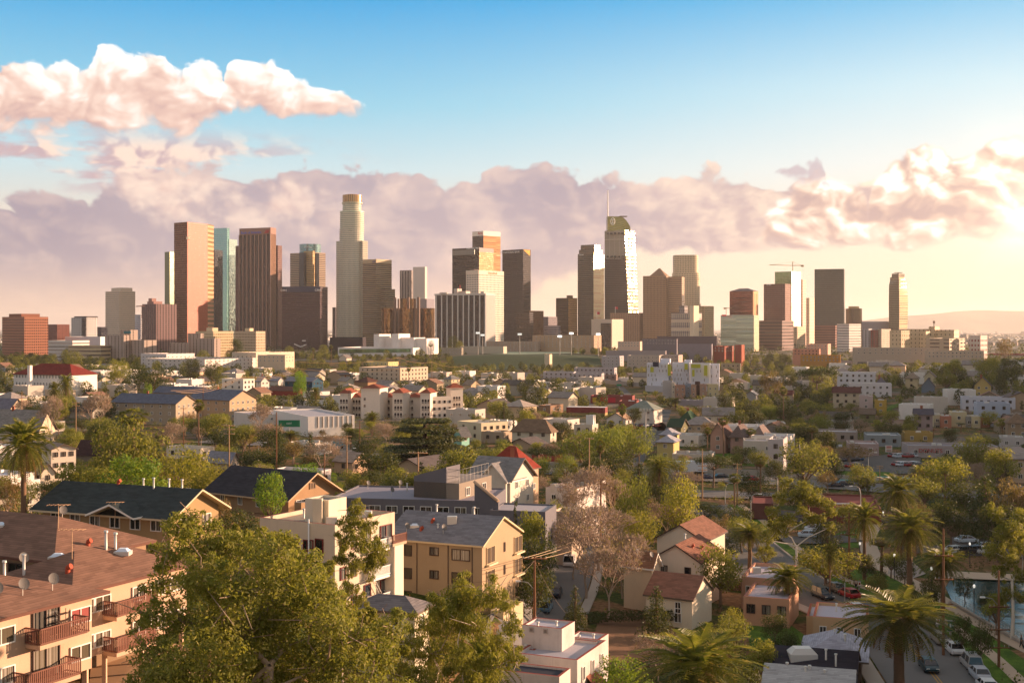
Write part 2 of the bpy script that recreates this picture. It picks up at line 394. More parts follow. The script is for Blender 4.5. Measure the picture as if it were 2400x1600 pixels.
    out = mixc(nt, m7*.55, out, hexc('b9a4ac'))
    # the two cumulus heaps
    for top, bot in (([(-100, 130), (0, 134), (60, 152), (105, 160), (150, 146), (200, 166), (228, 124), (262, 116), (300, 134), (345, 112), (380, 122), (405, 164), (440, 180), (475, 150), (508, 164), (532, 215), (548, 300), (600, 420), (2500, 420)],
                      [(-100, 300), (200, 305), (350, 302), (400, 335), (430, 330), (480, 292), (530, 262), (548, 250), (600, 240), (2500, 240)]),
                     ([(-100, 420), (490, 420), (512, 250), (532, 168), (565, 142), (610, 143), (650, 158), (690, 182), (740, 192), (790, 205), (835, 232), (868, 262), (900, 420), (2500, 420)],
                      [(-100, 240), (500, 232), (560, 250), (640, 268), (700, 280), (780, 272), (850, 262), (2500, 240)])):
        m, h = layer(top, bot, .0045, .010, .013, .9, .95)
        tt = (h*.75+rel*.5+(nA-.66)*.8+(nL-.5)*.5+(nS-.5)*.34+.05+A.ss(aa(0), aa(330))*.12).mx(0).mn(1)
        cc = ramp(nt, tt, [(0, hexc('cbaaa6')), (.3, hexc('e2bfb2')), (.55, hexc('f2d3c4')), (.8, hexc('fff0e6')), (1, (1.05, 1.03, 1.0))])
        out = mixc(nt, m, out, cc)
    for top, bot in (([(-100, 700), (1700, 700), (1770, 560), (1840, 462), (1900, 420), (1960, 416), (2000, 430), (2035, 480), (2055, 700), (2500, 700)], [(-100, 470), (1780, 590), (1880, 588), (1980, 580), (2050, 575), (2100, 470), (2500, 470)]),
                     ([(-100, 700), (1985, 700), (2028, 520), (2048, 430), (2080, 385), (2120, 346), (2165, 334), (2215, 350), (2255, 376), (2290, 352), (2340, 336), (2500, 345)], [(-100, 480), (2000, 560), (2060, 580), (2130, 588), (2200, 574), (2300, 570), (2360, 556), (2500, 545)])):
        m, h = layer(top, bot, .010, .016, .012, .9, .9)
        tt = (h*.42+rel*.85+(nA-.66)*1.1+(nS-.5)*.3+glow2*.22+.08).mx(0).mn(1)
        out = mixc(nt, m*.92, out, ramp(nt, tt, [(0, hexc('b89f9e')), (.3, hexc('d2b4a8')), (.6, hexc('f0d4c0')), (.85, hexc('fff0e0')), (1, (1.1, 1.06, 1.))]))
    # small dark scud at the right and clouds all round the rest of the dome
    m5, h5 = layer([(-100, 500), (1740, 500), (1780, 400), (1830, 380), (1880, 388), (1930, 408), (1980, 500), (2500, 500)], [(-100, 400), (1760, 402), (1850, 424), (1940, 414), (2500, 400)], .008, .008, .02)
    out = mixc(nt, m5*.8, out, hexc('b9aab4'))
    bm = noise(nt, P3(1.), 3.2, 4, .6, dim='2D').ss(.42, .6)*(A.ab()).ss(.5, .75)*El.ss(-.02, .1)
    out = mixc(nt, bm*.85, out, mixc(nt, (nL*1.4-.2).mx(0).mn(1), hexc('a8939b'), hexc('dcc0b6')))
    # the low sun behind the cloud
    holes = (nA*.7+nL*.6).ss(.55, .85)
    add = mixc(nt, 1., out, mixc(nt, glow*(holes*.7+.3), (0, 0, 0), (.26, .19, .11)), 'ADD')
    add = mixc(nt, 1., add, mixc(nt, core*holes, (0, 0, 0), (.7, .6, .45)), 'ADD')
    add = mixc(nt, 1., add, mixc(nt, glow2*.5, (0, 0, 0), (.07, .04, .015)), 'ADD')
    sc = nt.nodes.new('ShaderNodeVectorMath'); sc.operation = 'SCALE'; nt.links.new(add, sc.inputs[0]); sc.inputs['Scale'].default_value = K
    bg = nt.nodes.new('ShaderNodeBackground'); bg.inputs[1].default_value = .1
    nt.links.new(sc.outputs[0], bg.inputs[0])
    ow = nt.nodes.new('ShaderNodeOutputWorld'); nt.links.new(bg.outputs[0], ow.inputs[0])
    w.cycles.sampling_method = 'MANUAL'; w.cycles.sample_map_resolution = 512
build_world()
# ------------------------------------------------------------- ground
def ground_mat():
    M, nt, b = newmat('ground_soil'); g = nt.nodes.new('ShaderNodeNewGeometry')
    x, y, z = sep(nt, g.outputs['Position']); p = g.outputs['Position']
    n1 = noise(nt, p, .012, 5, .6); n2 = noise(nt, p, .11, 4, .6); n3 = noise(nt, p, 1.4, 4, .6); n4 = noise(nt, p, .004, 4, .6)
    dirt = mixc(nt, n3.ss(.3, .7), hexc('6a4c33'), hexc('92704f'))
    green = mixc(nt, n3.ss(.35, .7), hexc('2c3a16'), hexc('50581f'))
    grey = mixc(nt, n3, hexc('5d5650'), hexc('857a70'))
    c = mixc(nt, n2.ss(.42, .56), dirt, green)
    c = mixc(nt, n1.ss(.5, .62)*y.ss(260, 420), c, grey)
    # the far plain: a fine mosaic of roofs, streets and trees
    vo = nt.nodes.new('ShaderNodeTexVoronoi'); nt.links.new(p, vo.inputs['Vector']); vo.inputs['Scale'].default_value = .02
    v3 = sep(nt, vo.outputs['Color'])
    farc = mixc(nt, v3[0].gt(.72), mixc(nt, v3[1].ss(.2, .8), hexc('4d4a36'), hexc('6f6354')), mixc(nt, v3[2], hexc('a39486'), hexc('d8cabb')))
    farc = mixc(nt, n4.ss(.42, .6)*.7, farc, hexc('474632'))
    c = mixc(nt, y.ss(1500, 2600), c, farc)
    setb(b, c=c, r=.95, s=.1, n=bump(nt, n3, .35, .25))
    return M
us = np.concatenate([np.linspace(UCa[0], -.5, 16)[:-1], np.linspace(-.5, .5, 110), np.linspace(.5, UCa[-1], 50)[1:]])
ds = np.exp(np.linspace(log(12), log(45000), 330))
U, D = np.meshgrid(us, ds); X = U*D; Z = G(X, D)
V = np.stack([X, D, Z], -1).reshape(-1, 3)
back = V[:len(us)].copy(); back[:, 1] = -400; back[:, 0] *= 30; V = np.concatenate([back, V])
nu = len(us); nr = len(ds)+1
i, j = np.meshgrid(np.arange(nu-1), np.arange(nr-1)); a = (j*nu+i).ravel()
me = npmesh('ground', V, np.stack([a, a+1, a+1+nu, a+nu], -1), ground_mat(), smooth=True)
struct(link('ground', me))

ROADS = []; EXC = []
def drape(name, pts, w, mat, dz=.1, step=3., kind='structure', parent=None, prof=None):
    if w > 2: ROADS.append(([tuple(p[:2]) for p in pts], w/2+1.5))
    """a ribbon of width w (or a list of offsets with heights) laid along a ground polyline"""
    P = [np.array(pts[0][:2], float)]
    for q in pts[1:]:
        q = np.array(q[:2], float); n = max(1, int(np.linalg.norm(q-P[-1])/step)); a = P[-1]
        P += [a+(q-a)*k/n for k in range(1, n+1)]
    P = np.array(P)
    for _ in range(3): P[1:-1] = (P[:-2]+P[1:-1]*2+P[2:])/4
    T = np.gradient(P, axis=0); T /= np.linalg.norm(T, axis=1)[:, None]; N = np.stack([T[:, 1], -T[:, 0]], -1)  # to the right
    prof = prof or [(-w/2, 0), (-w/4, 0), (0, 0), (w/4, 0), (w/2, 0)]
    m = MB(); s = 0.; rows = []
    for k in range(len(P)):
        rows.append([(P[k][0]+N[k][0]*o, P[k][1]+N[k][1]*o, Gs(P[k][0]+N[k][0]*o, P[k][1]+N[k][1]*o)+dz+h) for o, h in prof])
    for k in range(len(P)-1):
        l = float(np.linalg.norm(P[k+1]-P[k]))
        for q in range(len(prof)-1):
            m.face([rows[k][q], rows[k][q+1], rows[k+1][q+1], rows[k+1][q]], 0, [(prof[q][0], s), (prof[q+1][0], s), (prof[q+1][0], s+l), (prof[q][0], s+l)])
        s += l
    o = link(name, m.mesh(name, mat), parent)
    if kind: struct(o, kind)
    return o
def patch(name, pix, mat, dz=.12, kind='structure', n=14, world=False):
    """a ground polygon given by photo pixels, filled as a draped grid"""
    Q = [hit(*p)[:2] for p in pix] if not world else pix
    if name not in ('slope_grass', 'hill_lawn', 'lawn', 'green_bank'): EXC.append(Q)
    if name == 'lawn': EXC.append(Q)
    xs = [q[0] for q in Q]; ys = [q[1] for q in Q]
    import bmesh
    from mathutils import Vector
    bm = bmesh.new(); vs = [bm.verts.new((q[0], q[1], 0)) for q in Q]; f = bm.faces.new(vs)
    st = max(max(xs)-min(xs), max(ys)-min(ys))/n
    for ax, vals in ((0, xs), (1, ys)):
        c = min(vals)+st
        while c < max(vals):
            co = [0, 0, 0]; co[ax] = c; no = [0, 0, 0]; no[ax] = 1
            bmesh.ops.bisect_plane(bm, geom=bm.verts[:]+bm.edges[:]+bm.faces[:], plane_co=co, plane_no=no); c += st
    for v in bm.verts: v.co.z = Gs(v.co.x, v.co.y)+dz
    bmesh.ops.recalc_face_normals(bm, faces=bm.faces[:])
    if bm.faces and sum(f.normal.z for f in bm.faces) < 0: bmesh.ops.reverse_faces(bm, faces=bm.faces[:])
    me = bpy.data.meshes.new(name); bm.to_mesh(me); bm.free(); me.materials.append(mat)
    o = link(name, me)
    if kind: struct(o, kind)
    return o

# ------------------------------------------------------------- buildings
def solve(x0, xs, x1, d, a, L=None, R=None):
    """box with its near corner at pixel column xs, left and right silhouettes at x0, x1; a = turn in degrees"""
    a = radians(a); Nx, Ny = (xs-1200)/F*d, d; u0, u1 = (x0-1200)/F, (x1-1200)/F
    if L is None: L = (Nx-u0*d)/(cos(a)+u0*sin(a))
    if R is None: R = (u1*d-Nx)/(sin(a)-u1*cos(a))
    return (Nx, Ny), a, max(L, .5), max(R, .5)
def foot(N, a, L, R, ins=0.):
    lx, ly, rx, ry = -cos(a), sin(a), sin(a), cos(a)
    def q(s, t): return (N[0]+lx*s+rx*t, N[1]+ly*s+ry*t)
    return [q(ins, ins), q(ins, R-ins), q(L-ins, R-ins), q(L-ins, ins)]
class Bld:
    """a building: an Empty at its base; every part is a mesh of its own"""
    def __init__(s, name, label, cat, x, y, z, group=None, auto=None):
        s.o = thing(name, label, cat, (x, y, z), group=group, auto=auto); s.l = (x, y, z)
    def part(s, name, m, mats, parent=None):
        m.v = [(a-s.l[0], b-s.l[1], c-s.l[2]) for a, b, c in m.v]
        if name == 'gable_wall' and len(m.f) == 2:                     # one wall at each end of the roof
            for k in (0, 1):
                g = MB(); g.face([m.v[i] for i in m.f[k]]); o = link(name, g.mesh(name, mats), parent or s.o)
            return o
        o = link(name, m.mesh(name, mats), parent or s.o); return o
    def block(s, name, bx, z0, z1, mat, top=None, parapet=0., trim=None, u0=0.):
        N, a, L, R = bx; m = MB(); Q = foot(N, a, L, R)
        m.prism(Q, z0, z1-parapet, 0, 1, u0=u0)
        if parapet:
            t = .3; q = foot(N, a, L, R, t)
            for i in range(4):
                j = (i+1) % 4; e = [Q[i], Q[j], q[j], q[i]]
                m.prism(e, z1-parapet, z1, 0, 2)
        return s.part(name, m, [mat, top or plain('8d857c'), trim or mat])
def zat(py, d): return CZ-(py-HY)/F*d

def gable(bx, z, rise, over=.5, th=.22, axis='L', mi=0):
    """gable roof over a box; the ridge runs along axis L (front-left wall) or R. returns roof mesh and gable wall mesh"""
    N, a, L, R = bx; lx, ly, rx, ry = -cos(a), sin(a), sin(a), cos(a)
    def q(s, t): return (N[0]+lx*s+rx*t, N[1]+ly*s+ry*t)
    m = MB(); g = MB()
    if axis == 'L': W, Dp, pt2 = L, R, lambda s, t: q(s, t)
    else: W, Dp, pt2 = R, L, lambda s, t: q(t, s)
    k = rise/(Dp/2)
    for sgn in (0, 1):
        t0, t1 = (-over, Dp/2) if sgn == 0 else (Dp+over, Dp/2)
        z0, z1 = z-over*k, z+rise
        A, B, C_, D_ = pt2(-over, t0), pt2(W+over, t0), pt2(W+over, t1), pt2(-over, t1)
        sl = math.hypot(Dp/2+over, rise+over*k)
        top = [(*A, z0+th), (*B, z0+th), (*C_, z1+th), (*D_, z1+th)]
        uv = [(0, 0), (W+2*over, 0), (W+2*over, sl), (0, sl)]
        n = np.cross(np.array(top[1])-np.array(top[0]), np.array(top[3])-np.array(top[0]))
        if n[2] < 0: top, uv = top[::-1], uv[::-1]
        m.face(top, mi, uv); lo = [(p[0], p[1], p[2]-th) for p in top]; m.face(lo[::-1], mi+1)
        for i in range(4):
            j = (i+1) % 4; m.face([top[i], lo[i], lo[j], top[j]], mi+1)
    for s0 in (0, W):
        p = [(*pt2(s0, 0), z), (*pt2(s0, Dp), z), (*pt2(s0, Dp/2), z+rise)]
        n = np.cross(np.array(p[1])-np.array(p[0]), np.array(p[2])-np.array(p[0])); c = np.array(pt2(s0, 0))-np.array(pt2(W/2, 0))
        if n[0]*c[0]+n[1]*c[1] < 0: p = p[::-1]
        g.face(p, 0)
    return m, g
def hip(bx, z, rise, over=.5, th=.2):
    N, a, L, R = bx; lx, ly, rx, ry = -cos(a), sin(a), sin(a), cos(a)
    def q(s, t): return (N[0]+lx*s+rx*t, N[1]+ly*s+ry*t)
    m = MB(); h = min(L, R)/2; o = over; k = rise/h; z0 = z-o*k
    if L >= R: r1, r2 = (h, R/2), (L-h, R/2)
    else: r1, r2 = (L/2, h), (L/2, R-h)
    C4 = [(-o, -o), (-o, R+o), (L+o, R+o), (L+o, -o)]
    r1 = (*q(*r1), z+rise+th); r2 = (*q(*r2), z+rise+th); c = [(*q(*p), z0+th) for p in C4]
    if L >= R: fs = [[c[0], c[1], r1], [c[1], c[2], r2, r1], [c[2], c[3], r2], [c[3], c[0], r1, r2]]
    else: fs = [[c[0], c[1], r2, r1], [c[1], c[2], r2], [c[2], c[3], r1, r2], [c[3], c[0], r1]]
    for f in fs: m.face(f, 0)
    lo = [(p[0], p[1], p[2]-th) for p in c]
    for i in range(4):
        j = (i+1) % 4; m.face([lo[i], lo[j], c[j], c[i]], 1)
    m.face(lo[::-1], 1)
    return m
WCACHE = {}
def window_mesh(w, h, fr, gl, mull=1, t=.09, dep=.12):
    key = (round(w, 2), round(h, 2), fr.name, gl.name, mull, t)
    if key in WCACHE: return WCACHE[key]
    m = MB()                                       # in the x-z plane, facing -y, centre bottom at the origin
    for x0, x1, z0, z1 in ((-w/2, w/2, 0, t), (-w/2, w/2, h-t, h), (-w/2, -w/2+t, t, h-t), (w/2-t, w/2, t, h-t)): m.box(x0, -dep, z0, x1, .02, z1, 0)
    for k in range(1, mull+1):
        x = -w/2+w*k/(mull+1); m.box(x-t*.4, -dep*.8, t, x+t*.4, .02, h-t, 0)
    m.box(-w/2+t, -dep*.3, t, w/2-t, .01, h-t, 1)
    WCACHE[key] = m.mesh('window', [fr, gl]); return WCACHE[key]
def on_face(b, bx, face, s, z, name, me, rel=True, out=.0):
    """put a mesh (facing -y) on a wall: face f = front-left wall, r = right wall; s 0..1 from its left end"""
    N, a, L, R = bx
    if face == 'f': x, y, rz, n = N[0]-cos(a)*L*(1-s), N[1]+sin(a)*L*(1-s), -a, (-sin(a), -cos(a))
    elif face == 'r': x, y, rz, n = N[0]+sin(a)*R*s, N[1]+cos(a)*R*s, pi/2-a, (cos(a), -sin(a))
    else: x, y, rz, n = N[0]-cos(a)*L+sin(a)*R*(1-s), N[1]+sin(a)*L+cos(a)*R*(1-s), -pi/2-a, (-cos(a), sin(a))
    return link(name, me, b.o, (x+n[0]*out-b.l[0], y+n[1]*out-b.l[1], z-b.l[2]), rz)
def windows(b, bx, face, ncol, z0s, w, h, fr, gl, mull=1, s0=.0, s1=1., skip=(), name='window'):
    me = window_mesh(w, h, fr, gl, mull)
    for r, z in enumerate(z0s):
        for c in range(ncol):
            if (r, c) in skip: continue
            on_face(b, bx, face, s0+(s1-s0)*(c+.5)/ncol, z, name, me)
def text(b, s, x, y, z, size, rz, mat, name='sign_lettering', ext=.2):
    cu = bpy.data.curves.new(name, 'FONT'); cu.body = s; cu.size = size; cu.extrude = ext; cu.align_x = 'CENTER'; cu.materials.append(mat)
    t = bpy.data.objects.new('t', cu); me = bpy.data.meshes.new_from_object(t); me.name = name; bpy.data.objects.remove(t)
    if not me.materials: me.materials.append(mat)
    o = link(name, me, b.o, (x-b.l[0], y-b.l[1], z-b.l[2])); o.rotation_euler = (pi/2, 0, rz); return o
def face_text(b, bx, face, s, z, st, size, mat, name='sign_lettering', ext=.2):
    N, a, L, R = bx
    if face == 'f': x, y, rz, n = N[0]-cos(a)*L*(1-s), N[1]+sin(a)*L*(1-s), -a, (-sin(a), -cos(a))
    else: x, y, rz, n = N[0]+sin(a)*R*s, N[1]+cos(a)*R*s, pi/2-a, (cos(a), -sin(a))
    return text(b, st, x+n[0]*(ext+.1), y+n[1]*(ext+.1), z, size, rz, mat, name, ext)
def circ(cx, cy, r, k=24, a0=0): return [(cx+r*cos(a0+2*pi*i/k), cy+r*sin(a0+2*pi*i/k)) for i in range(k)]

# ------------------------------------------------------------- downtown
ROOFG = plain('8a7f77', .9); WHITE = plain('d9d2c8', .7, .12)
def tower(name, label, x0, xs, x1, ytop, d, a, mat, base=None, L=None, R=None, top=None, cat='tower', group=None, par=1.2, yb=None):
    bx = solve(x0, xs, x1, d, a, L, R); g = Gs(*bx[0])
    b = Bld(name, label, cat, bx[0][0], bx[0][1], g if base is None else base, group)
    b.bx, b.d, b.zt = bx, d, zat(ytop, d)
    b.body = b.block('walls', bx, g-6, b.zt, mat, top or ROOFG, parapet=par)
    return b
def roofbox(b, x0, xs, x1, ytop, yb, d, a, mat, name='penthouse', L=None, R=None):
    bx = solve(x0, xs, x1, d, a, L, R); o = b.block(name, bx, zat(yb, d)-.5, zat(ytop, d), mat, ROOFG); return bx

# left group
b = tower('office_tower', 'reddish brown office block with a regular grid of small dark windows above the hedge', 5, 57, 113, 742, 1600, 44, facade('a8694a', '1c1414', 2.5, 3.6, .5, .55, gm=0, var=.15))
roofbox(b, 21, 50, 78, 735, 742, 1615, 44, plain('8d5a44'), R=25)
tower('brick_block', 'low red brick block just right of the gridded brown office block', 104, 134, 163, 760, 2000, 46, facade('7c4234', '54302a', 6, 4, .3, .4, gm=0), cat='building')
b = tower('apartment_tower', 'white gridded apartment tower with a dark glass middle left of the pale slab tower', 167, 203, 228, 744, 1900, 36, facade('d5cfc8', '2a3140', 4.4, 3.1, .62, .5, gm=.2, var=.3), cat='apartment tower')
roofbox(b, 174, 203, 221, 741, 744, 1905, 36, plain('3a3030'), R=20)
bx = solve(192, 200, 206, 1897, 36, R=2); b.block('glass_strip', bx, b.l[2], zat(745, 1897), facade('3a3030', '232833', 3, 3.1, .9, .8))
tower('dark_block', 'dark glass low-rise between the white gridded tower and pale slab tower', 226, 238, 252, 766, 2050, 40, facade('2c2c38', '1c2130', 3, 3.6, .8, .7), cat='building')
b = tower('pale_tower', 'pale cream slab tower with fine window bands, standing alone above beige flats', 247, 279, 317, 682, 2200, 44, facade('d9c2a6', '7b7168', 1.6, 3.5, .55, .42, gm=.1, var=.3))
roofbox(b, 261, 284, 303, 674, 682, 2212, 44, plain('dcc7ae'), R=22)
tower('white_apartment_tower', 'white apartment tower with a scattered pattern of dark windows', 316, 330, 359, 737, 2000, 38, facade('dddadd', '1d2234', 3.1, 3.4, .55, .62, gm=.1, var=.1), cat='apartment tower')
b = tower('stepped_tower', 'mauve brown stepped apartment tower with rows of balconies', 333, 366, 414, 712, 1950, 40, facade('7a5a56', '2a1e22', 5.2, 3.0, .45, .7, gm=.1, var=.2), cat='apartment tower')
roofbox(b, 345, 360, 384, 706, 713, 1960, 40, plain('9b746a'), R=16); roofbox(b, 348, 356, 366, 699, 706, 1962, 40, plain('9b746a'), R=8)
m = MB(); x, y, z = pt(322, 718, 1950); m.tube([(x-2, y, z), (x+12, y, z+1)], .8, 5); m.tube([(x+7, y, z-18), (x+7, y, z+1)], .6, 5); b.part('roof_antenna', m, plain('9b746a'))
tower('green_glass_tower', 'narrow pale green glass tower hidden behind the tall orange tower', 386, 398, 425, 590, 2650, 30, facade('7a8068', '6c7458', 1.5, 3.9, .92, .86, gr=.3, gm=.5, var=.15, jit=.012), R=40)
# orange tower: five-sided plan
def poly_tower(name, label, d, cols, ytop, mats, cat='tower', par=0):
    """footprint from (pixel column, depth) pairs listed left to right along the visible side, closed behind"""
    Q = [((c-1200)/F*dd, dd) for c, dd in cols]; back = [((cols[-1][0]-1200)/F*(cols[-1][1]+30)-3, cols[-1][1]+30), ((cols[0][0]-1200)/F*(cols[0][1]+30)+3, cols[0][1]+30)]
    g = Gs(*Q[len(Q)//2]); b = Bld(name, label, cat, Q[0][0], Q[0][1], g); zt = zat(ytop, d)
    b.d, b.zt = d, zt; m = MB(); P = Q+back; n = len(P); u = 0
    for i in range(n):
        a_, c_ = P[i], P[(i+1) % n]; l = math.hypot(c_[0]-a_[0], c_[1]-a_[1])
        m.face([(*a_, g-6), (*c_, g-6), (*c_, zt), (*a_, zt)], min(i, len(mats)-1), [(u, 0), (u+l, 0), (u+l, zt-g), (u, zt-g)]); u += l
    m.face([(*p, zt) for p in P], len(mats)-1)
    b.walls = b.part('walls', m, mats); b.Q = Q; return b
og = facade('96592f', 'a85e2c', 3.2, 3.9, .84, .62, gr=.2, gm=.75, var=.25, jit=.02)
b = poly_tower('orange_tower', 'tall polished orange granite and glass tower with a glint near its top corner', 2200, [(408, 2223), (439, 2200), (487, 2247), (501, 2275)], 520,
  [facade('6e4028', '5d3826', 3.2, 3.9, .84, .6, gr=.2, gm=.6, var=.25, jit=.02), facade('b2562c', '8e401f', 3.2, 3.9, .55, .45, gr=.45, gm=0, var=.3, jit=.02, wr=.6), facade('d89a70', 'a08a60', 60, 7.8, 1, .5, gr=.2, gm=.5), ROOFG])  # dark left face, brighter others: shade and sunlight painted into the tones
m = MB(); x, y, z = pt(441, 558, 2198); m.prism(circ(x, y-.5, 3, 12), z-2.4, z+2.4); b.part('glint_disc', m, plain('ffe8c0', .12, 0, m=1.))  # round mirror disc added at the corner to stand for the glint
tower('dark_slab', 'thin dark slab between the orange tower and cyan glass tower', 500, 503, 512, 585, 2560, 20, facade('2a2b30', '30343a', 1.5, 3.9, .9, .9, gm=.6), R=30)
b = tower('cyan_glass_tower', 'pale cyan mirrored glass tower, dark in its lower half, beside the orange tower', 501, 532, 538, 534, 2600, 22, facade('6d8f8b', '8fc4bc', 1.5, 3.9, .94, .9, gr=.08, gm=.92, var=.12, jit=.01))
bx = solve(532, 537, 540, 2605, 22, R=30); b.block('side_wing', bx, b.l[2], zat(560, 2605), facade('8ba09a', 'a9c8bd', 1.5, 3.9, .9, .9, gr=.1, gm=.8))
# Bank tower with fins
fin = facade('5c4238', '241b1e', 5.4, 3.9, .66, 1, gr=.2, gm=.5, var=.15, jit=.01)
b = tower('bank_tower', 'tall brown tower with pale vertical fins and blue bank lettering under its roof', 561, 634, 647, 548, 2400, 24, fin, par=0)
bx = b.bx; bp = (bx[0], bx[1], bx[2], bx[3])
b.block('roof_band', bp, zat(550, 2400), zat(533, 2400), plain('977264', .7), ROOFG, parapet=1.5)
m = MB(); N, a, L, R = bx
for k in range(9):
    s = L*k/8.; q = (N[0]-cos(a)*s, N[1]+sin(a)*s); n = (-sin(a), -cos(a)); w = .9
    m.prism([(q[0]+n[0]*1.2+w*cos(a), q[1]+n[1]*1.2-w*sin(a)), (q[0]+w*cos(a), q[1]-w*sin(a)), (q[0]-w*cos(a), q[1]+w*sin(a)), (q[0]+n[0]*1.2-w*cos(a), q[1]+n[1]*1.2+w*sin(a))], b.l[2], zat(548, 2400))
b.part('fins', m, plain('a88474', .7))
bxr = solve(634, 635, 647, 2399, 24, L=1); b.block('end_wall', (bx[0], bx[1], .1, bx[3]), b.l[2], zat(549, 2400), plain('b5876a'))
for x0, xs, x1, yt in ((552, 562, 575, 576), (636, 651, 661, 575)):
    bb = solve(x0, xs, x1, 2440, 24); b.block('side_wing', bb, b.l[2], zat(yt, 2440), facade('6b4038', '33201f', 3, 3.9, .6, .5, gm=.3))
blue = plain('2456c8', .5, 0); red = plain('c8202a', .5, 0); WS = plain('f2eee6', .6, 0)
face_text(b, bx, 'f', .38, zat(546, 2400), 'Bank of America', 7.2, blue, 'bank_name_lettering')
m = MB(); 
N, a, L, R = bx; q = (N[0]-cos(a)*L*.12, N[1]+sin(a)*L*.12); 
for k in range(4): 
    zz = zat(546, 2400)+k*1.6; m.prism([(q[0]-1.2*sin(a)+(k-5)*cos(a), q[1]-1.2*cos(a)-(k-5)*sin(a)), (q[0]-1.2*sin(a)+(k+4)*cos(a), q[1]-1.2*cos(a)-(k+4)*sin(a)), (q[0]-.2*sin(a)+(k+4)*cos(a), q[1]-.2*cos(a)-(k+4)*sin(a)), (q[0]-.2*sin(a)+(k-5)*cos(a), q[1]-.2*cos(a)-(k-5)*sin(a))], zz, zz+1)
b.part('flag_logo', m, red)
# pair with glass crown
gl1 = facade('a58b74', '6a6358', 60, 3.9, 1, .5, gr=.15, gm=.7, var=.2)
b = tower('crowned_tower', 'grey gold banded glass tower with a cylindrical blue glass crown', 680, 733, 763, 591, 2620, 38, gl1)
x, y, z = pt(725, 591, 2660); m = MB(); m.prism(circ(x+2, y, 23, 28), z-2, zat(573, 2660)); b.part('crown', m, [facade('5c7478', '6f9296', 2, 4, .92, .86, gr=.1, gm=.8)])
text(b, 'Deloitte', x+1, y-23.6, zat(580, 2620), 5, 0, WS)
m2 = facade('40444a', '343a44', 1.5, 3.9, .95, .95, gr=.1, gm=.8)
for x0, xs, x1, yt in ((701, 712, 718, 592), (733, 741, 748, 593)):
    b.block('glass_corner', solve(x0, xs, x1, 2606, 38), b.l[2], zat(yt, 2606), m2)
b.block('sunlit_patch', solve(712, 733, 738, 2600, 38), b.l[2], zat(588, 2600), facade('c79e62', '8d7a5c', 3, 3.9, .9, .5, gr=.2, gm=.8))  # gold tones paint a sunlit patch onto the shaft
# maroon slab
b = tower('maroon_block', 'wide dark maroon office slab with a navy band on top and white corner signs', 661, 750, 768, 671, 2300, 14, facade('43252a', '2a1a20', 1.8, 3.7, .85, .55, gr=.12, gm=.6, var=.25, jit=.02), par=0)
bx = b.bx; m = MB(); N, a, L, R = bx
def fq(bx, s, off=0.):
    N, a, L, R = bx; return (N[0]-cos(a)*L*(1-s)-sin(a)*off, N[1]+sin(a)*L*(1-s)-cos(a)*off)
A_, B_ = fq(bx, 0, .3), fq(bx, 1, .3); z0, z1 = zat(684, 2300), zat(671, 2300)
m.face([(*A_, z1-2), (*fq(bx, .1, .3), z0), (*fq(bx, .92, .3), z0), (*B_, z1-2), (*B_, z1), (*A_, z1)]); b.part('navy_band', m, plain('22304e', .4, .1, m=.3))
for s in (.05, .95): face_text(b, bx, 'f', s, zat(682, 2300), 'CBRE', 5.5, WS, 'corner_lettering')
m = MB(); c = fq(bx, .5, 1.)
for dx0, dx1 in ((-12, 0), (0, 17)):
    p0, p1 = (c[0]+dx0, c[1]), (c[0]+dx1, c[1])
    za, zb = (zat(806, 2300), zat(813, 2300)) if dx0 < 0 else (zat(813, 2300), zat(804, 2300))
    m.tube([(p0[0], p0[1]-1, za), (p1[0], p1[1]-1, zb)], 1.1, 4)
b.part('vee_sign', m, WS)
b.block('entrance_sign', solve(708, 716, 717, 2290, 14, R=1), zat(799.5, 2290), zat(797, 2290), WS)
# US Bank tower: stacked setbacks
us = facade('d8cdb2', '5b6660', 2.6, 3.9, .5, .52, gr=.15, gm=.6, var=.4, jit=.03)
us2 = facade('d3c9ae', '71806f', 1.7, 3.9, .6, .6, gr=.15, gm=.7, var=.4, jit=.03)
x, y, z = pt(822, 780, 2600); D0 = 2600
b = Bld('cylinder_tower', 'tallest tower, cream stepped cylinder crowned by a round glazed top', 'tower', x, y, Gs(x, y))
def ringp(cx, cy, r, sq=.0, k=32):
    return [(cx+r*cos(t)*(1+sq*abs(sin(2*t))), cy+r*sin(t)*(1+sq*abs(sin(2*t)))) for t in [2*pi*i/k for i in range(k)]]
def lvl(nm, px0, px1, y0, y1, mat, sq=.0, off=0):
    r = (px1-px0)/2/F*D0/(1+sq*.3); cx = ((px0+px1)/2-1200)/F*D0; m = MB(); m.prism(ringp(cx, D0+off, r, sq), zat(y1, D0), zat(y0, D0), 0, 1, sm=False); b.part(nm, m, [mat, plain('b9ac90')])
gnd = 900
lvl('lower_shaft', 789, 851, 607, gnd, us, .10); lvl('middle_shaft', 796, 852, 538, 620, us, .08); lvl('upper_shaft', 797, 853, 497, 545, us2, .03)
lvl('drum', 803, 847, 476, 500, us2); lvl('crown', 803, 848, 458, 477, facade('c99a5c', '8c7048', 4, 30, .8, 1, gr=.2, gm=.6, var=.5)); lvl('roof_cap', 811, 840, 456.5, 460, plain('b0703c'))
lvl('setback_ring', 801, 850, 475.5, 477.5, plain('cfd0b0', .4)); lvl('setback_ring', 796.5, 853.5, 496, 498, plain('cfd8b8', .4))
for x0, xs, x1, yt in ((788, 806, 824, 564), (838, 850, 862, 564), (788, 812, 832, 607), (797, 810, 822, 538)):
    b.block('stepped_wing', solve(x0, xs, x1, D0-22, 45), b.l[2], zat(yt, D0-22), us)
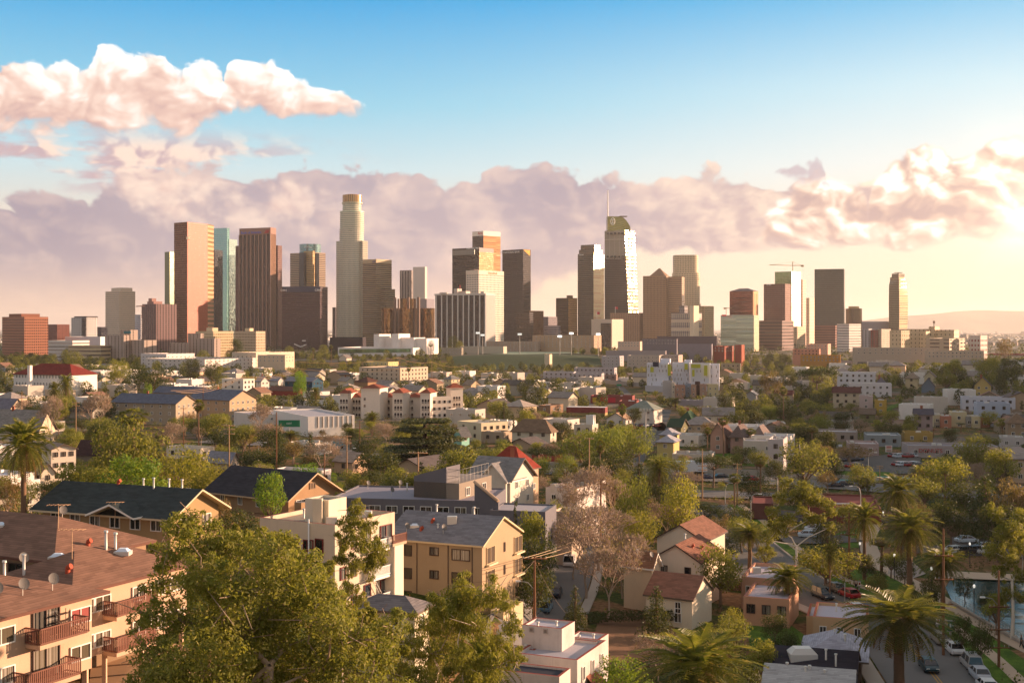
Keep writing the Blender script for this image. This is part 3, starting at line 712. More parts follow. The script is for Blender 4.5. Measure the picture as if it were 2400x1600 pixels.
# Citi
ct = facade('b59a72', '1e1c20', 50, 3.75, 1, .55, gr=.15, gm=.5, var=.1)
b = tower('banded_tower', 'tower with black and gold horizontal bands and a small logo at its top', 850, 882, 918, 616, 2450, 42, ct, par=0)
b.block('roof_band', b.bx, zat(618, 2450), zat(607, 2450), plain('c5ab84', .6), ROOFG, parapet=1.5)
b.block('stepped_wing', solve(890, 905, 926, 2449, 42), b.l[2], zat(677, 2449), ct)
face_text(b, b.bx, 'f', .82, zat(615, 2450), 'citi', 7, plain('3b3f8c', .5, 0), 'logo_lettering')
# two plain slabs
tower('striped_slab', 'grey slab tower with dark vertical window stripes joined to a blank white slab', 937, 963, 972, 633, 2900, 30, facade('a2948c', '3a3234', 8, 4, .6, 1, gm=.3), R=30)
tower('white_slab', 'blank white slab tower next to the grey striped slab', 968, 996, 1001, 625, 2880, 30, plain('d6cbc0', .8, .08))
tower('grey_low_tower', 'low grey block behind the mirrored cylinders', 978, 1000, 1018, 700, 2700, 30, plain('8f8a92', .8, .1), cat='building')
# mirrored cylinders
gold = facade('5a4126', '7d5a2c', 1.8, 3.4, .9, .9, gr=.1, gm=.92, var=.5, jit=.05)
x, y, z = pt(956, 800, 2360); b = Bld('mirrored_hotel', 'cluster of mirrored glass cylinders glowing gold, with thin concrete lift shafts', 'hotel', x, y, Gs(x, y))
for cx, r, yt, dd in ((956, 19, 700, 2380), (912, 19, 722, 2350), (1001, 18, 722, 2350), (956, 21, 724, 2330), (935, 14, 722, 2370), (980, 14, 722, 2370)):
    X, Y, _ = pt(cx, 0, dd); m = MB(); m.prism(circ(X, Y, r/F*dd, 32), b.l[2]-3, zat(yt, dd), 0, 1); b.part('cylinder', m, [gold, plain('4a3f38')])
for cx, r, yt in ((926, 3.2, 697), (934, 2.4, 700), (957, 3.2, 696), (981, 3.6, 696), (972, 2.4, 700)):
    X, Y, _ = pt(cx, 0, 2318); m = MB(); m.prism(circ(X, Y, r/F*2318, 14), b.l[2]-3, zat(yt, 2318), 0); b.part('lift_shaft', m, [plain('80604c', .5)])
# dark slab with white fins
wf = facade('2b2224', '1a1618', 2, 3.8, .85, .8, gr=.15, gm=.5, var=.25, jit=.02)
b = tower('finned_block', 'wide dark glass block ruled by nine slim white fins, roof crowded with plant', 1020, 1138, 1160, 690, 2100, 20, wf, par=0)
bx = b.bx; m = MB(); N, a, L, R = bx
for k in range(10):
    q0 = fq(bx, .025+k*.108, 1.3); q1 = fq(bx, .025+k*.108, 0); w = .9
    m.prism([(q0[0]+w*cos(a), q0[1]-w*sin(a)), (q1[0]+w*cos(a), q1[1]-w*sin(a)), (q1[0]-w*cos(a), q1[1]+w*sin(a)), (q0[0]-w*cos(a), q0[1]+w*sin(a))], b.l[2], b.zt)
for k in range(14):
    s = R*(k+.5)/14; q = (N[0]+sin(a)*s, N[1]+cos(a)*s); n = (cos(a), -sin(a)); w = .7
    m.prism([(q[0]+n[0]*1.2+w*sin(-a), q[1]+n[1]*1.2-w*cos(a)), (q[0]+n[0]*1.2+w*sin(a), q[1]+n[1]*1.2+w*cos(a)), (q[0]+w*sin(a), q[1]+w*cos(a)), (q[0]-w*sin(a), q[1]-w*cos(a))], b.l[2], b.zt)
b.part('fins', m, plain('d9d0c6', .6, .1))
b.block('roof_slab', (fq(bx, 1.01, 1.6), a, L*1.02, R+2), b.zt-1, zat(687.5, 2100), plain('cfc5ba'), ROOFG)
for x0, xs, x1, yt in ((1064, 1072, 1080, 676), (1078, 1092, 1100, 682), (1126, 1134, 1142, 683), (1030, 1040, 1050, 685)): roofbox(b, x0, xs, x1, yt, 689, 2115, 30, plain('cbbcae'), 'roof_plant', R=14)
m = MB(); x, y, z = pt(1078, 680, 2115); m.tube([(x, y, z), (x, y, zat(668, 2115))], .5, 5); b.part('mast', m, red)
# white grid
b = tower('white_grid_tower', 'white tower with a regular grid of square windows and bank lettering on top', 1092, 1122, 1181, 643, 2200, 38, facade('e6d6bf', '2c2320', 3.9, 4.1, .5, .5, gm=.1, var=.2), par=0)
b.block('roof_band', b.bx, zat(644, 2200), zat(633, 2200), plain('e6d3ba', .7, .1), ROOFG, parapet=1.5)
face_text(b, b.bx, 'r', .55, zat(641, 2200), 'UnionBank', 6, plain('e8a070', .5, 0), 'bank_name_lettering')
roofbox(b, 1100, 1112, 1122, 631, 633, 2230, 50, plain('7d6a60'), 'roof_plant', R=10)
dk = facade('241b1e', '1b1519', 3.0, 3.9, .75, .6, gr=.1, gm=.6, var=.3, jit=.02)
dkg = facade('c89a5e', '6d4b2c', 2.6, 3.9, .5, .5, gr=.2, gm=.7, var=.4)  # gold version of the dark wall, sunlight painted in
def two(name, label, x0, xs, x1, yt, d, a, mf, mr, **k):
    """tower whose right wall has sunlight painted into its paler colour"""
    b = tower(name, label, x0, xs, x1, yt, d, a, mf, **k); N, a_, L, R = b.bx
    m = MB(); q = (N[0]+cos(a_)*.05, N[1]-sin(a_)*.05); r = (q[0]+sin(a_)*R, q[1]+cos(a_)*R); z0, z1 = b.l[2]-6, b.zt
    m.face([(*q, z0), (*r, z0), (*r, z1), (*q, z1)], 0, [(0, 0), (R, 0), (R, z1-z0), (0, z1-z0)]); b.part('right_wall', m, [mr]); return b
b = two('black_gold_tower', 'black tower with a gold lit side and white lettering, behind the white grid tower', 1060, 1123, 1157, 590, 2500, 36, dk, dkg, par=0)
b.block('roof_band', b.bx, zat(591, 2500), zat(580, 2500), plain('4a4440', .5, .1, m=.3), ROOFG, parapet=1.5)
face_text(b, b.bx, 'f', .78, zat(583, 2500), 'PAUL HASTINGS', 4.6, WS)
b.block('parapet_panel', solve(1061, 1112, 1113, 2492, 36, R=1), zat(597, 2500), zat(585, 2500), plain('7c7c74', .4, m=.4))
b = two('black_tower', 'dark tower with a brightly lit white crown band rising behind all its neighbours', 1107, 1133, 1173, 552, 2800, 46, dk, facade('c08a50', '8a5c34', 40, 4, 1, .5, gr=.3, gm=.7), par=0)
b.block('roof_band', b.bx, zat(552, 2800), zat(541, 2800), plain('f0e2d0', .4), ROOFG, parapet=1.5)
face_text(b, b.bx, 'f', .72, zat(549, 2800), 'Aon', 9, red, 'logo_lettering')
b = tower('notched_black_tower', 'broad black tower with a cut corner and white bank name along its top', 1158, 1226, 1244, 584, 2450, 40, dk, L=54)
bx = b.bx; b.block('corner_bay', solve(1212, 1226, 1244, 2446, 40), b.l[2], zat(598, 2446), dk)
m = MB(); N, a, L, R = bx; q0, q1 = (N[0]+cos(a)*.3, N[1]-sin(a)*.3), (N[0]+cos(a)*.3+sin(a)*R*.9, N[1]-sin(a)*.3+cos(a)*R*.9)
m.face([(*q0, b.zt-1), (*q1, b.zt-13), (*q1, b.zt-.5)], 0); b.part('corner_glint', m, plain('d8a860', .1, 0, m=.9))  # gold triangle paints sunlight onto the dark corner wall
face_text(b, bx, 'f', .36, zat(591.5, 2450), 'CITY NATIONAL BANK', 5., WS, 'bank_name_lettering')
tower('black_low_block', 'low black glass block standing in front of the notched black tower', 1206, 1241, 1250, 731, 2300, 26, dk, cat='building')
tower('gold_low_block', 'low gold glass block right of the black towers', 1248, 1250, 1274, 728, 2350, 35, gold, cat='building', L=10)
tower('grey_office', 'small mauve grey office with a stepped roof', 1274, 1285, 1306, 742, 2400, 35, facade('6f6468', '4a4248', 4, 4, .5, .4), cat='building')
X, Y, _ = pt(1295, 0, 2300); b = Bld('round_grey_building', 'low round grey building with window bands', 'building', X, Y, Gs(X, Y)); m = MB(); m.prism(circ(X, Y, 15, 28), b.l[2], zat(763, 2300), 0, 1); b.part('drum', m, [facade('8b8084', '4c4750', 40, 4, 1, .4), ROOFG])
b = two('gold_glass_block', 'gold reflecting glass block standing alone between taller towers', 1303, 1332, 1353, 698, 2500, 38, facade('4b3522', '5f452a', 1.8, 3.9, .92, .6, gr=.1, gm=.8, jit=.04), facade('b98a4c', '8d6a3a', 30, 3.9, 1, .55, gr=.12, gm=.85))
roofbox(b, 1328, 1336, 1352, 692, 698, 2510, 38, plain('6f5236'), R=10)
# stepped crown tower
gg = facade('6a5f50', '4f4c42', 2.4, 3.9, .75, .62, gr=.12, gm=.75, var=.35, jit=.03); gb = facade('f0dcbc', 'e0c090', 30, 3.9, 1, .6, gr=.3, gm=.85, jit=.05)  # gb is the sunlit copy of gg, light put into its colour
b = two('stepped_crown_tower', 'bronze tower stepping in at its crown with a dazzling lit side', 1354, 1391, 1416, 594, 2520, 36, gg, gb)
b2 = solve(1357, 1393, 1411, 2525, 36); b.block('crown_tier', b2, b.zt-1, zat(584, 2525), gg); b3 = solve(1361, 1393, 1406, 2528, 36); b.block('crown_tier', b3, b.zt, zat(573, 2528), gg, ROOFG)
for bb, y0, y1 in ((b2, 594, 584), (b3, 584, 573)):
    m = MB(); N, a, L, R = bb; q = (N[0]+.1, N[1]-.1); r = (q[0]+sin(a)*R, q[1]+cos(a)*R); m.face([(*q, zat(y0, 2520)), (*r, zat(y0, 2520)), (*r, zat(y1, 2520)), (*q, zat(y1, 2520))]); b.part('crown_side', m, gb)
face_text(b, b.bx, 'f', .25, zat(597.5, 2520), 'Ernst', 5, WS)
# sail tower with spire
D1 = 2700; x, y, z = pt(1440, 760, D1)
b = Bld('sail_tower', 'curved glass sail tower with a thin white spire and a blazing sunlit edge', 'tower', x, y, Gs(x, y))
dkw = facade('4d433c', '352e2c', 1.6, 3.9, .9, .6, gr=.12, gm=.6, var=.25, jit=.02)
def xc(c, d=D1): return (c-1200)/F*d
m = MB(); n = 18; Qs = []
g0 = b.l[2]-4
for k in range(n+1):
    t = k/n; py = 770+(540-770)*t; xr = 1497-t*7-t*t*3; xe = 1464+(1-t)*11
    Qs.append((py, xe, xr))
for k in range(n):
    (p0, e0, r0), (p1, e1, r1) = Qs[k], Qs[k+1]; z0, z1 = zat(p0, D1), zat(p1, D1)
    if k == 0: z0 = g0
    def W(c, dd): return ((c-1200)/F*dd, dd)
    f0, f1, c0, c1, s0, s1 = W(1417, D1+12), W(1417, D1+12), W(e0, D1-8), W(e1, D1-8), W(r0, D1+20), W(r1, D1+20)
    mi = 0 if p1 > 602 else 2
    m.face([(*f0, z0), (*c0, z0), (*c1, z1), (*f1, z1)], mi, [(0, z0), (50, z0), (50, z1), (0, z1)])
    m.face([(*c0, z0), (*s0, z0), (*s1, z1), (*c1, z1)], 1, [(0, z0), (30, z0), (30, z1), (0, z1)])
    m.face([(*s0, z0), (*W(1417, D1+40), z0), (*W(1417, D1+40), z1), (*s1, z1)], 0); m.face([(*W(1417, D1+40), z0), (*f0, z0), (*f1, z1), (*W(1417, D1+40), z1)], 0)
m.face([(*W(1417, D1+12), zat(540, D1)), (*W(Qs[-1][1], D1-8), zat(540, D1)), (*W(Qs[-1][2], D1+20), zat(540, D1)), (*W(1417, D1+40), zat(540, D1))], 0)
b.part('shaft', m, [dkw, facade('7a6a50', 'f0d8a8', 3, 7.8, .86, .55, gr=.2, gm=1., jit=.07, var=.1), facade('b9ad98', '8f8674', 12, 40, .95, .95, gr=.3, gm=.3, var=.1)])  # pale gold edge glass has the sun's blaze painted into its colour
m = MB()
for py in (548, 602):
    for k in range(5):
        m.box(xc(1421+k*8.6), D1-6-k*2.6, zat(py+2, D1), xc(1426.5+k*8.6), D1-4-k*2.6+5, zat(py-2, D1))
b.part('window_row', m, plain('1c1a1c', .2))
n = 10; m = MB()
for k in range(n):
    t0, t1 = k/n, (k+1)/n; xa, xb = 1424+(1478-1424)*t0, 1424+(1478-1424)*t1; ya = lambda t: 507+max(0, t-.55)**2*120
    m.face([(xc(xa), D1-2+8*sin(t0*2), zat(541, D1)), (xc(xb), D1-2+8*sin(t1*2), zat(541, D1)), (xc(xb), D1-2+8*sin(t1*2), zat(ya(t1), D1)), (xc(xa), D1-2+8*sin(t0*2), zat(ya(t0), D1))], 0, [(xa, 0), (xb, 0), (xb, 30), (xa, 30)])
    m.face([(xc(xa), D1+30, zat(541, D1)), (xc(xa), D1+30, zat(ya(t0), D1)), (xc(xb), D1+30, zat(ya(t1), D1)), (xc(xb), D1+30, zat(541, D1))])
    m.face([(xc(xa), D1-2+8*sin(t0*2), zat(ya(t0), D1)), (xc(xb), D1-2+8*sin(t1*2), zat(ya(t1), D1)), (xc(xb), D1+30, zat(ya(t1), D1)), (xc(xa), D1+30, zat(ya(t0), D1))])
b.part('crown', m, [facade('8f8a4a', '6d6a34', 2.4, 4, .85, .7, gr=.12, gm=.85, var=.7, jit=.08)])
m = MB(); m.tube([(xc(1424.5), D1, zat(540, D1)), (xc(1424.5), D1, zat(500, D1)), (xc(1424.5), D1, zat(446, D1))], [1.7, 1.3, .9], 8); b.part('spire', m, plain('f4ead8', .4, 0))
m = MB(); x, y, z = pt(1436, 519, D1-14); R0 = 7.5
m.tube([(x+R0*.62*cos(t), y, z+R0*sin(t)) for t in [2*pi*i/20 for i in range(21)]], .8, 5); m.box(x-.8, y-.8, z-4, x+.8, y+.8, z+4); m.box(x-2.4, y-.8, z+3.2, x+2.4, y+.8, z+4.4); m.box(x-2.4, y-.8, z-4.4, x+2.4, y+.8, z-3.2)
b.part('round_emblem', m, WS)
text(b, 'WILSHIRE GRAND', xc(1438), D1-5, zat(607, D1), 4.2, -.3, WS)
m = MB(); m.box(xc(1452), D1, zat(507, D1)-.5, xc(1470), D1+14, zat(506, D1)); b.part('helipad', m, plain('6a5a40'))
# hotel and white blocks in front
b = tower('beige_grid_block', 'beige block with small square windows below the sail tower, flags on its roof', 1430, 1500, 1520, 733, 2450, 34, facade('b08a68', '4d3a30', 4, 4, .5, .5, gm=.1), cat='building')
for c in (1444, 1443): pass
for c, dd in ((1442, 2440), (1399, 2260)):
    x, y, z = pt(c, 735 if c > 1420 else 748, dd); fb = Bld('flagpole', 'flag on a pole atop the %s' % ('beige gridded block' if c > 1420 else 'white block with a dark window panel'), 'flag', x, y, z)
    m = MB(); m.tube([(x, y, z), (x, y, z+14)], .3, 5); fb.part('pole', m, WS); m = MB(); m.face([(x, y, z+9), (x+5, y-1, z+8.6), (x+5, y-1, z+13.4), (x, y, z+13.8)]); m.face([(x, y+.1, z+9), (x, y+.1, z+13.8), (x+5, y-.9, z+13.4), (x+5, y-.9, z+8.6)]); fb.part('cloth', m, red)
b = two('white_panel_block', 'pale block with a dark window panel between two blank walls', 1386, 1434, 1461, 748, 2250, 38, plain('cdbaa6', .8, .1), plain('e0cdb4', .8, .08), cat='building')
b.block('window_panel', solve(1408, 1432, 1433, 2246, 38, R=.5), b.l[2], zat(757, 2246), facade('5d4c40', '2a2424', 3, 3.8, .85, .6))
br = facade('a5815c', '33261e', 2.9, 3.7, .52, .5, gr=.15, gm=.5, var=.3); 
b = tower('bronze_tower', 'broad bronze tower with a fine window grid and a low pyramid cap', 1507, 1562, 1570, 646, 2420, 22, br)
b.part('cap', hip(solve(1522, 1560, 1572, 2440, 22, R=30), b.zt, 16, 0), [plain('8d6c50'), plain('8d6c50')])
b.block('banded_wing', solve(1555, 1598, 1609, 2425, 18, R=30), b.l[2], zat(648, 2425), facade('b8946c', '5e4836', 30, 3.7, 1, .5, gm=.4))
# cream round-shouldered tower
X = (1607-1200)/F*2600; b = Bld('cream_round_tower', 'cream tower with rounded corners and a grid of windows, shining on its sunny side', 'tower', X, 2600, Gs(X, 2600))
cr = facade('e2cba4', '77664c', 3.4, 4., .5, .5, gr=.15, gm=.6, var=.4)
for nm, p0, p1, yt in (('shaft', 1575, 1641, 712), ('shaft_tier', 1576, 1639, 640), ('shaft_tier', 1578, 1635, 599)):
    r = (p1-p0)/2/F*2600; cx = ((p0+p1)/2-1200)/F*2600; m = MB(); P = [(cx+r*np.sign(cos(t))*abs(cos(t))**.6, 2600+r*np.sign(sin(t))*abs(sin(t))**.6) for t in [2*pi*i/32 for i in range(32)]]
    m.prism(P, b.l[2], zat(yt, 2600), 0, 1); b.part(nm, m, [cr, ROOFG])
# postmodern cream with bands
pm = facade('d6c0a4', '4e4a52', 4, 15, .5, .62, gr=.3, gm=.1); 
b = tower('banded_office', 'cream office with blue grey bands and a tall gabled entrance bay', 1573, 1622, 1645, 733, 2200, 34, pm, cat='building')
b.block('entrance_bay', solve(1616, 1626, 1638, 2190, 34), b.l[2], zat(716, 2190), plain('e8d2b0', .8, .1)); roofbox(b, 1592, 1604, 1616, 716, 733, 2215, 34, facade('8a8078', '4e4c54', 4, 8, .6, .6), R=14)
for yy in (744, 762, 777): b.block('band', (b.bx[0][0:2], b.bx[1], b.bx[2], b.bx[3]), zat(yy+1.5, 2196), zat(yy, 2196), plain('5e5c6c')) if False else None
m = MB()
for yy in (733, 745.5, 764, 778):
    Q = foot(fq(b.bx, 1.004, .5), b.bx[1], b.bx[2]*1.008, b.bx[3]+1.); m.prism(Q, zat(yy+1.6, 2200), zat(yy, 2200))
b.part('stone_bands', m, plain('68606c'))
tower('cream_window_tower', 'small cream tower with a lit window grid right of the banded office', 1640, 1652, 1673, 717, 2500, 42, facade('e2c898', '4a4234', 3.6, 4, .55, .6, gr=.2, gm=.5), cat='building')
# orange chamfered
b = two('copper_tower', 'copper coloured tower with a sloping chamfered top', 1710, 1763, 1777, 682, 2500, 34, facade('7a3c28', '6b3424', 30, 3.8, 1, .6, gr=.15, gm=.75), facade('d39a5e', '9a5634', 9, 60, .4, .9, gr=.2, gm=.6), par=0)
b.part('cap', hip((b.bx[0], b.bx[1], b.bx[2], b.bx[3]), b.zt, 6, 0), [plain('574046', .5), plain('574046')])
b = two('pale_glass_block', 'low wide pale green glass block with a red sign at its top corner', 1689, 1767, 1779, 738, 2200, 26, facade('a7ad9c', '98a894', 40, 3.6, 1, .6, gr=.15, gm=.6), facade('e0c8a0', '9a9a84', 4, 3.6, .6, .55), cat='building')
b.block('red_sign', solve(1692, 1702, 1702.5, 2205, 26, R=1), zat(741, 2190), zat(737, 2190), plain('d3222c', .5, 0))
b = two('brown_glass_tower', 'brown glass tower with a lower wider podium at its foot', 1790, 1840, 1853, 665, 2300, 33, facade('6d4438', '51342c', 4, 3.9, .8, .7, gr=.15, gm=.6, var=.3), facade('7d5040', '5d4034', 4, 3.9, .6, .6, gm=.5))
b.block('podium', solve(1777, 1833, 1860, 2280, 33), b.l[2], zat(751, 2280), facade('684336', '3a2824', 30, 6, 1, .45, gr=.2, gm=.4))
face_text(b, b.bx, 'f', .25, zat(668, 2300), 'AT&T', 4, WS)
b = two('new_glass_tower', 'green glass tower under construction with a dazzling white side, crane above', 1816, 1855, 1877, 636, 2620, 36, facade('63774e', '72865a', 1.6, 3.6, .9, .9, gr=.12, gm=.75), facade('f6e6cc', 'f0d8b0', 6, 3.6, .8, .6, gr=.3, gm=.85))  # pale right wall tone stands for sun on the glass
b.block('lower_wing', solve(1850, 1868, 1888, 2600, 36), b.l[2], zat(765, 2600), facade('e8d0a8', '9a8060', 4, 3.6, .5, .5))
x, y, z = pt(1858, 640, 2640); cb = Bld('tower_crane', 'thin tower crane standing on the green glass tower', 'crane', x, y, zat(660, 2640)); zt = zat(622, 2640); yl = plain('a08258', .6)
m = MB(); m.tube([(x, y, zat(660, 2640)), (x, y, zat(613, 2640))], .8, 4); cb.part('mast', m, yl)
m = MB(); m.tube([(x-50, y, zt+1), (x, y, zt)], .6, 4); m.tube([(x-50, y, zt+1), (x, y, zat(614, 2640))], .2, 3); cb.part('jib', m, yl)
m = MB(); m.tube([(x, y, zt), (x+22, y, zt)], .7, 4); m.box(x+18, y-2, zt-3, x+23, y+2, zt+1); m.tube([(x+20, y, zt), (x, y, zat(614, 2640))], .2, 3); cb.part('counter_jib', m, yl)
x, y, z = pt(1702, 722, 2420); cb = Bld('small_crane', 'small crane jib beside the pale green glass block', 'crane', x, y, zat(790, 2420)); m = MB(); m.tube([(x, y, zat(790, 2420)), (x, y, zat(720, 2420))], .5, 4); cb.part('mast', m, yl); m = MB(); m.tube([(x-4, y, z), (x+12, y, z)], .6, 4); m.box(x-5, y-1, z-2, x-1, y+1, z+1); cb.part('jib', m, yl)
tower('red_white_tower', 'slim white tower with red edge panels under construction', 1875, 1881, 1890, 655, 2750, 32, facade('e6cdb2', 'b0402e', 8, 3.6, .5, .5, gm=.1), R=24)
tower('cream_slim_tower', 'slim pale residential tower left of the dark slab', 1888, 1897, 1909, 698, 2800, 32, facade('e8d2b2', 'a08a70', 4, 3.4, .5, .5), cat='tower')
b = tower('dark_green_slab', 'plain dark green grey glass slab standing on a brick red podium', 1909, 1978, 1979.5, 630, 2500, 17.5, facade('3e4038', '3c4238', 2, 3.9, .9, .6, gr=.18, gm=.6, var=.25), R=40)
b.block('podium', solve(1909, 1958, 1963, 2470, 20), b.l[2], zat(762, 2470), facade('84503e', '4c3028', 30, 5, 1, .35))
tower('white_hospital_block', 'white low block with window bands in front of the dark slab', 1962, 1990, 2018, 759, 2100, 48, facade('ded2c6', '8f8884', 30, 4.5, 1, .35), cat='building')
X, Y, _ = pt(2001, 0, 2620); b = Bld('gold_drum_tower', 'dark glass drum tower with a bright vertical glint', 'tower', X, Y, Gs(X, Y)); m = MB(); m.prism(circ(X, Y, 17, 32), b.l[2], zat(723, 2620), 0, 1); b.part('drum', m, [facade('5a4a34', '4d4232', 2, 30, .8, 1, gr=.18, gm=.85, jit=.01), ROOFG]); m = MB(); m.prism(circ(X, Y, 11, 24), zat(723, 2620), zat(718, 2620)); b.part('roof_drum', m, plain('a08860', .3, m=.5))
# bowed tower at right
D2 = 2650; x, y, z = pt(2105, 770, D2); b = Bld('bowed_tower', 'slender bowed glass tower standing apart from the rest of the skyline', 'tower', x, y, Gs(x, y))
m = MB(); n = 16; rows = []
for k in range(n+1):
    t = k/n; py = 790+(650-790)*t; w = sin(t*pi)*1.6
    l = 2084-w*.6+(t > .93)*2; c_ = 2108-abs(t-.45)*2; r = 2126+w*1.2-max(0, t-.7)*16
    rows.append((zat(py, D2), ((l-1200)/F*D2, D2), ((c_-1200)/F*(D2-14), D2-14), ((r-1200)/F*(D2+8), D2+8), ((l+10-1200)/F*(D2+34), D2+34)))
for k in range(n):
    A_, B_ = rows[k], rows[k+1]
    for i, mi in ((1, 0), (2, 1), (3, 0), (4, 0)):
        j = i % 4+1; m.face([(*A_[i], A_[0]), (*A_[j], A_[0]), (*B_[j], B_[0]), (*B_[i], B_[0])], mi, [(0, A_[0]), (24, A_[0]), (24, B_[0]), (0, B_[0])])
t_ = rows[-1]; m.face([(*t_[i], t_[0]) for i in (1, 2, 3, 4)], 0)
b.part('shaft', m, [facade('7d7258', '6c6552', 2, 3.8, .9, .7, gr=.15, gm=.7), facade('d8c4a4', 'b89c74', 30, 3.8, 1, .55, gr=.1, gm=.85)])
b.block('crown', solve(2090, 2106, 2120, D2, 42), zat(652, D2), zat(641, D2), facade('6b6252', '5d5648', 2, 4, .9, .9, gm=.7)); m = MB(); x, y, z = pt(2105, 638.5, D2+10); m.box(x-8, y-6, z-1, x+8, y+6, z); m.tube([(x, y, z-4), (x, y, z)], 1.5, 6); b.part('helipad', m, plain('6f5b40'))
# arena and neighbours
X, Y, _ = pt(2050, 0, 2700); b = Bld('arena', 'low blue grey arena roof behind the red panelled flats', 'arena', X, Y, Gs(X, Y)); m = MB(); P = [(X+52*cos(t), Y+30*sin(t)) for t in [2*pi*i/32 for i in range(32)]]; m.prism(P, b.l[2], zat(756, 2700), 0, 1); m.prism([(X+(p[0]-X)*.8, Y+(p[1]-Y)*.8) for p in P], zat(756, 2700), zat(753, 2700), 1, 1); b.part('drum', m, [plain('8d8a90'), plain('a9a4a6')])
for x0, xs, x1, yt, c, l, nm in ((2020, 2036, 2044, 770, '9b9a9c', 'grey window panelled flats left of the red panelled flats', 'grey_flats'), (2040, 2054, 2060, 773, '93453c', 'red panelled flats left of the pale curtain walled flats', 'red_flats'), (2058, 2066, 2088, 771, 'b9a58c', 'pale curtain walled flats right of the red panelled flats', 'pale_flats')):
    tower(nm, l, x0, xs, x1, yt, 1900, 40, facade(c, '5b5650', 5, 3.3, .4, .6), cat='apartment block')
# cream hospital complex
hm = facade('d8bd92', '6e5840', 5, 5.2, .25, .4, gm=0, var=.2)
b = tower('cream_hospital', 'long cream hospital with a square tower and antenna mast above its middle', 2085, 2112, 2132, 774, 1500, 50, hm, cat='hospital')
for x0, xs, x1, yt, dd in ((2108, 2190, 2200, 771, 1540), (2180, 2236, 2248, 773, 1530), (2177, 2191, 2202, 765, 1535), (2156, 2170, 2180, 776, 1520)):
    b.block('wing', solve(x0, xs, x1, dd, 24 if x1 > 2190 else 40), b.l[2], zat(yt, dd), hm, plain('8c5e4c'))
m = MB(); x, y, z = pt(2189, 765, 1540); m.tube([(x, y, z), (x, y, z+6)], .5, 5); m.box(x-1, y-1, z+4, x+1, y+1, z+7); b.part('antenna', m, plain('8b6a50'))
tower('white_classic_building', 'white and brick trimmed classical building right of the cream hospital', 2272, 2298, 2314, 786, 1300, 44, facade('dccab8', '8b4a40', 3.4, 5, .5, .45, gm=0), cat='building')
# ------------------------------------------------------------- plants
LEAF = {
 'green': leafm('leaf_green', '66742a', 'aaa44a', 'd2c478', .55), 'dark': leafm('leaf_dark', '1c2c14', '3c4a1e', None, .25),
 'olive': leafm('leaf_olive', '5a6426', '989444', 'bcae60', .5), 'yellow': leafm('leaf_yellow', '7c8226', 'aca03e', 'd0bc62', .5),
 'lime': leafm('leaf_lime', '4c8018', '86ae2c', 'a8c848', .5), 'rust': leafm('leaf_rust', '7a5a34', 'a07c50', 'b89468', .3),
 'pepper': leafm('leaf_pepper', '586a24', '8f9a40', 'aeb058', .5), 'pine': leafm('leaf_pine', '24361a', '4a5a26', None, .2),
 'cedar': leafm('leaf_cedar', '2c3a22', '545c38', '6e7048', .2), 'euc': leafm('leaf_euc', '6a7628', 'b0a844', 'd8c470', .55),
 'palm': leafm('leaf_palm', '46561e', '8c8a40', 'c0a458', .35, .45), 'palmdry': leafm('leaf_palmdry', '6e4a28', '97703e', None, .2),
 'fanpalm': leafm('leaf_fanpalm', '56601e', '8c8a3a', 'b0a050', .4, .5)}
BARK = plain('7a6350', .9, .5, 2.5, bmp=.5); BARKP = plain('c4b09a', .8, .35, 1.5); BARKD = plain('4d3c2e', .9, .4, 2); TWIG = plain('a8917c', .9, .25, 1.); PTRUNK = plain('7d6048', .9, .5, 3, bmp=.6)
def leaves(rng, cen, rad, n, size, asp=.45, hollow=.55, droop=0., up=.3):
    """n small leaf faces spread through clumps (cen, rad)"""
    cen, rad = np.array(cen, float), np.array(rad, float)
    if rad.ndim == 1: rad = np.stack([rad]*3, -1)
    w = rad[:, 0]*rad[:, 1]+rad[:, 0]*rad[:, 2]; w = w/w.sum()
    k = rng.choice(len(cen), n, p=w); d = rng.normal(size=(n, 3)); d /= np.linalg.norm(d, axis=1)[:, None]
    r = hollow+(1-hollow)*rng.random(n)**.7*1.12; c = cen[k]+d*rad[k]*r[:, None]
    nn = d*.9+rng.normal(size=(n, 3))*.65+np.array((0, 0, up)); nn /= np.linalg.norm(nn, axis=1)[:, None]
    t = rng.normal(size=(n, 3)); t[:, 2] -= droop*2; t -= (t*nn).sum(1)[:, None]*nn; t /= np.linalg.norm(t, axis=1)[:, None]
    b = np.cross(nn, t); s = size*(.6+.8*rng.random(n))[:, None]; b = b*s*asp; t = t*s
    V = np.stack([c-t*.5, c+b*.5, c+t*.5, c-b*.5], 1).reshape(-1, 3)
    return V, np.arange(4*n).reshape(-1, 4)
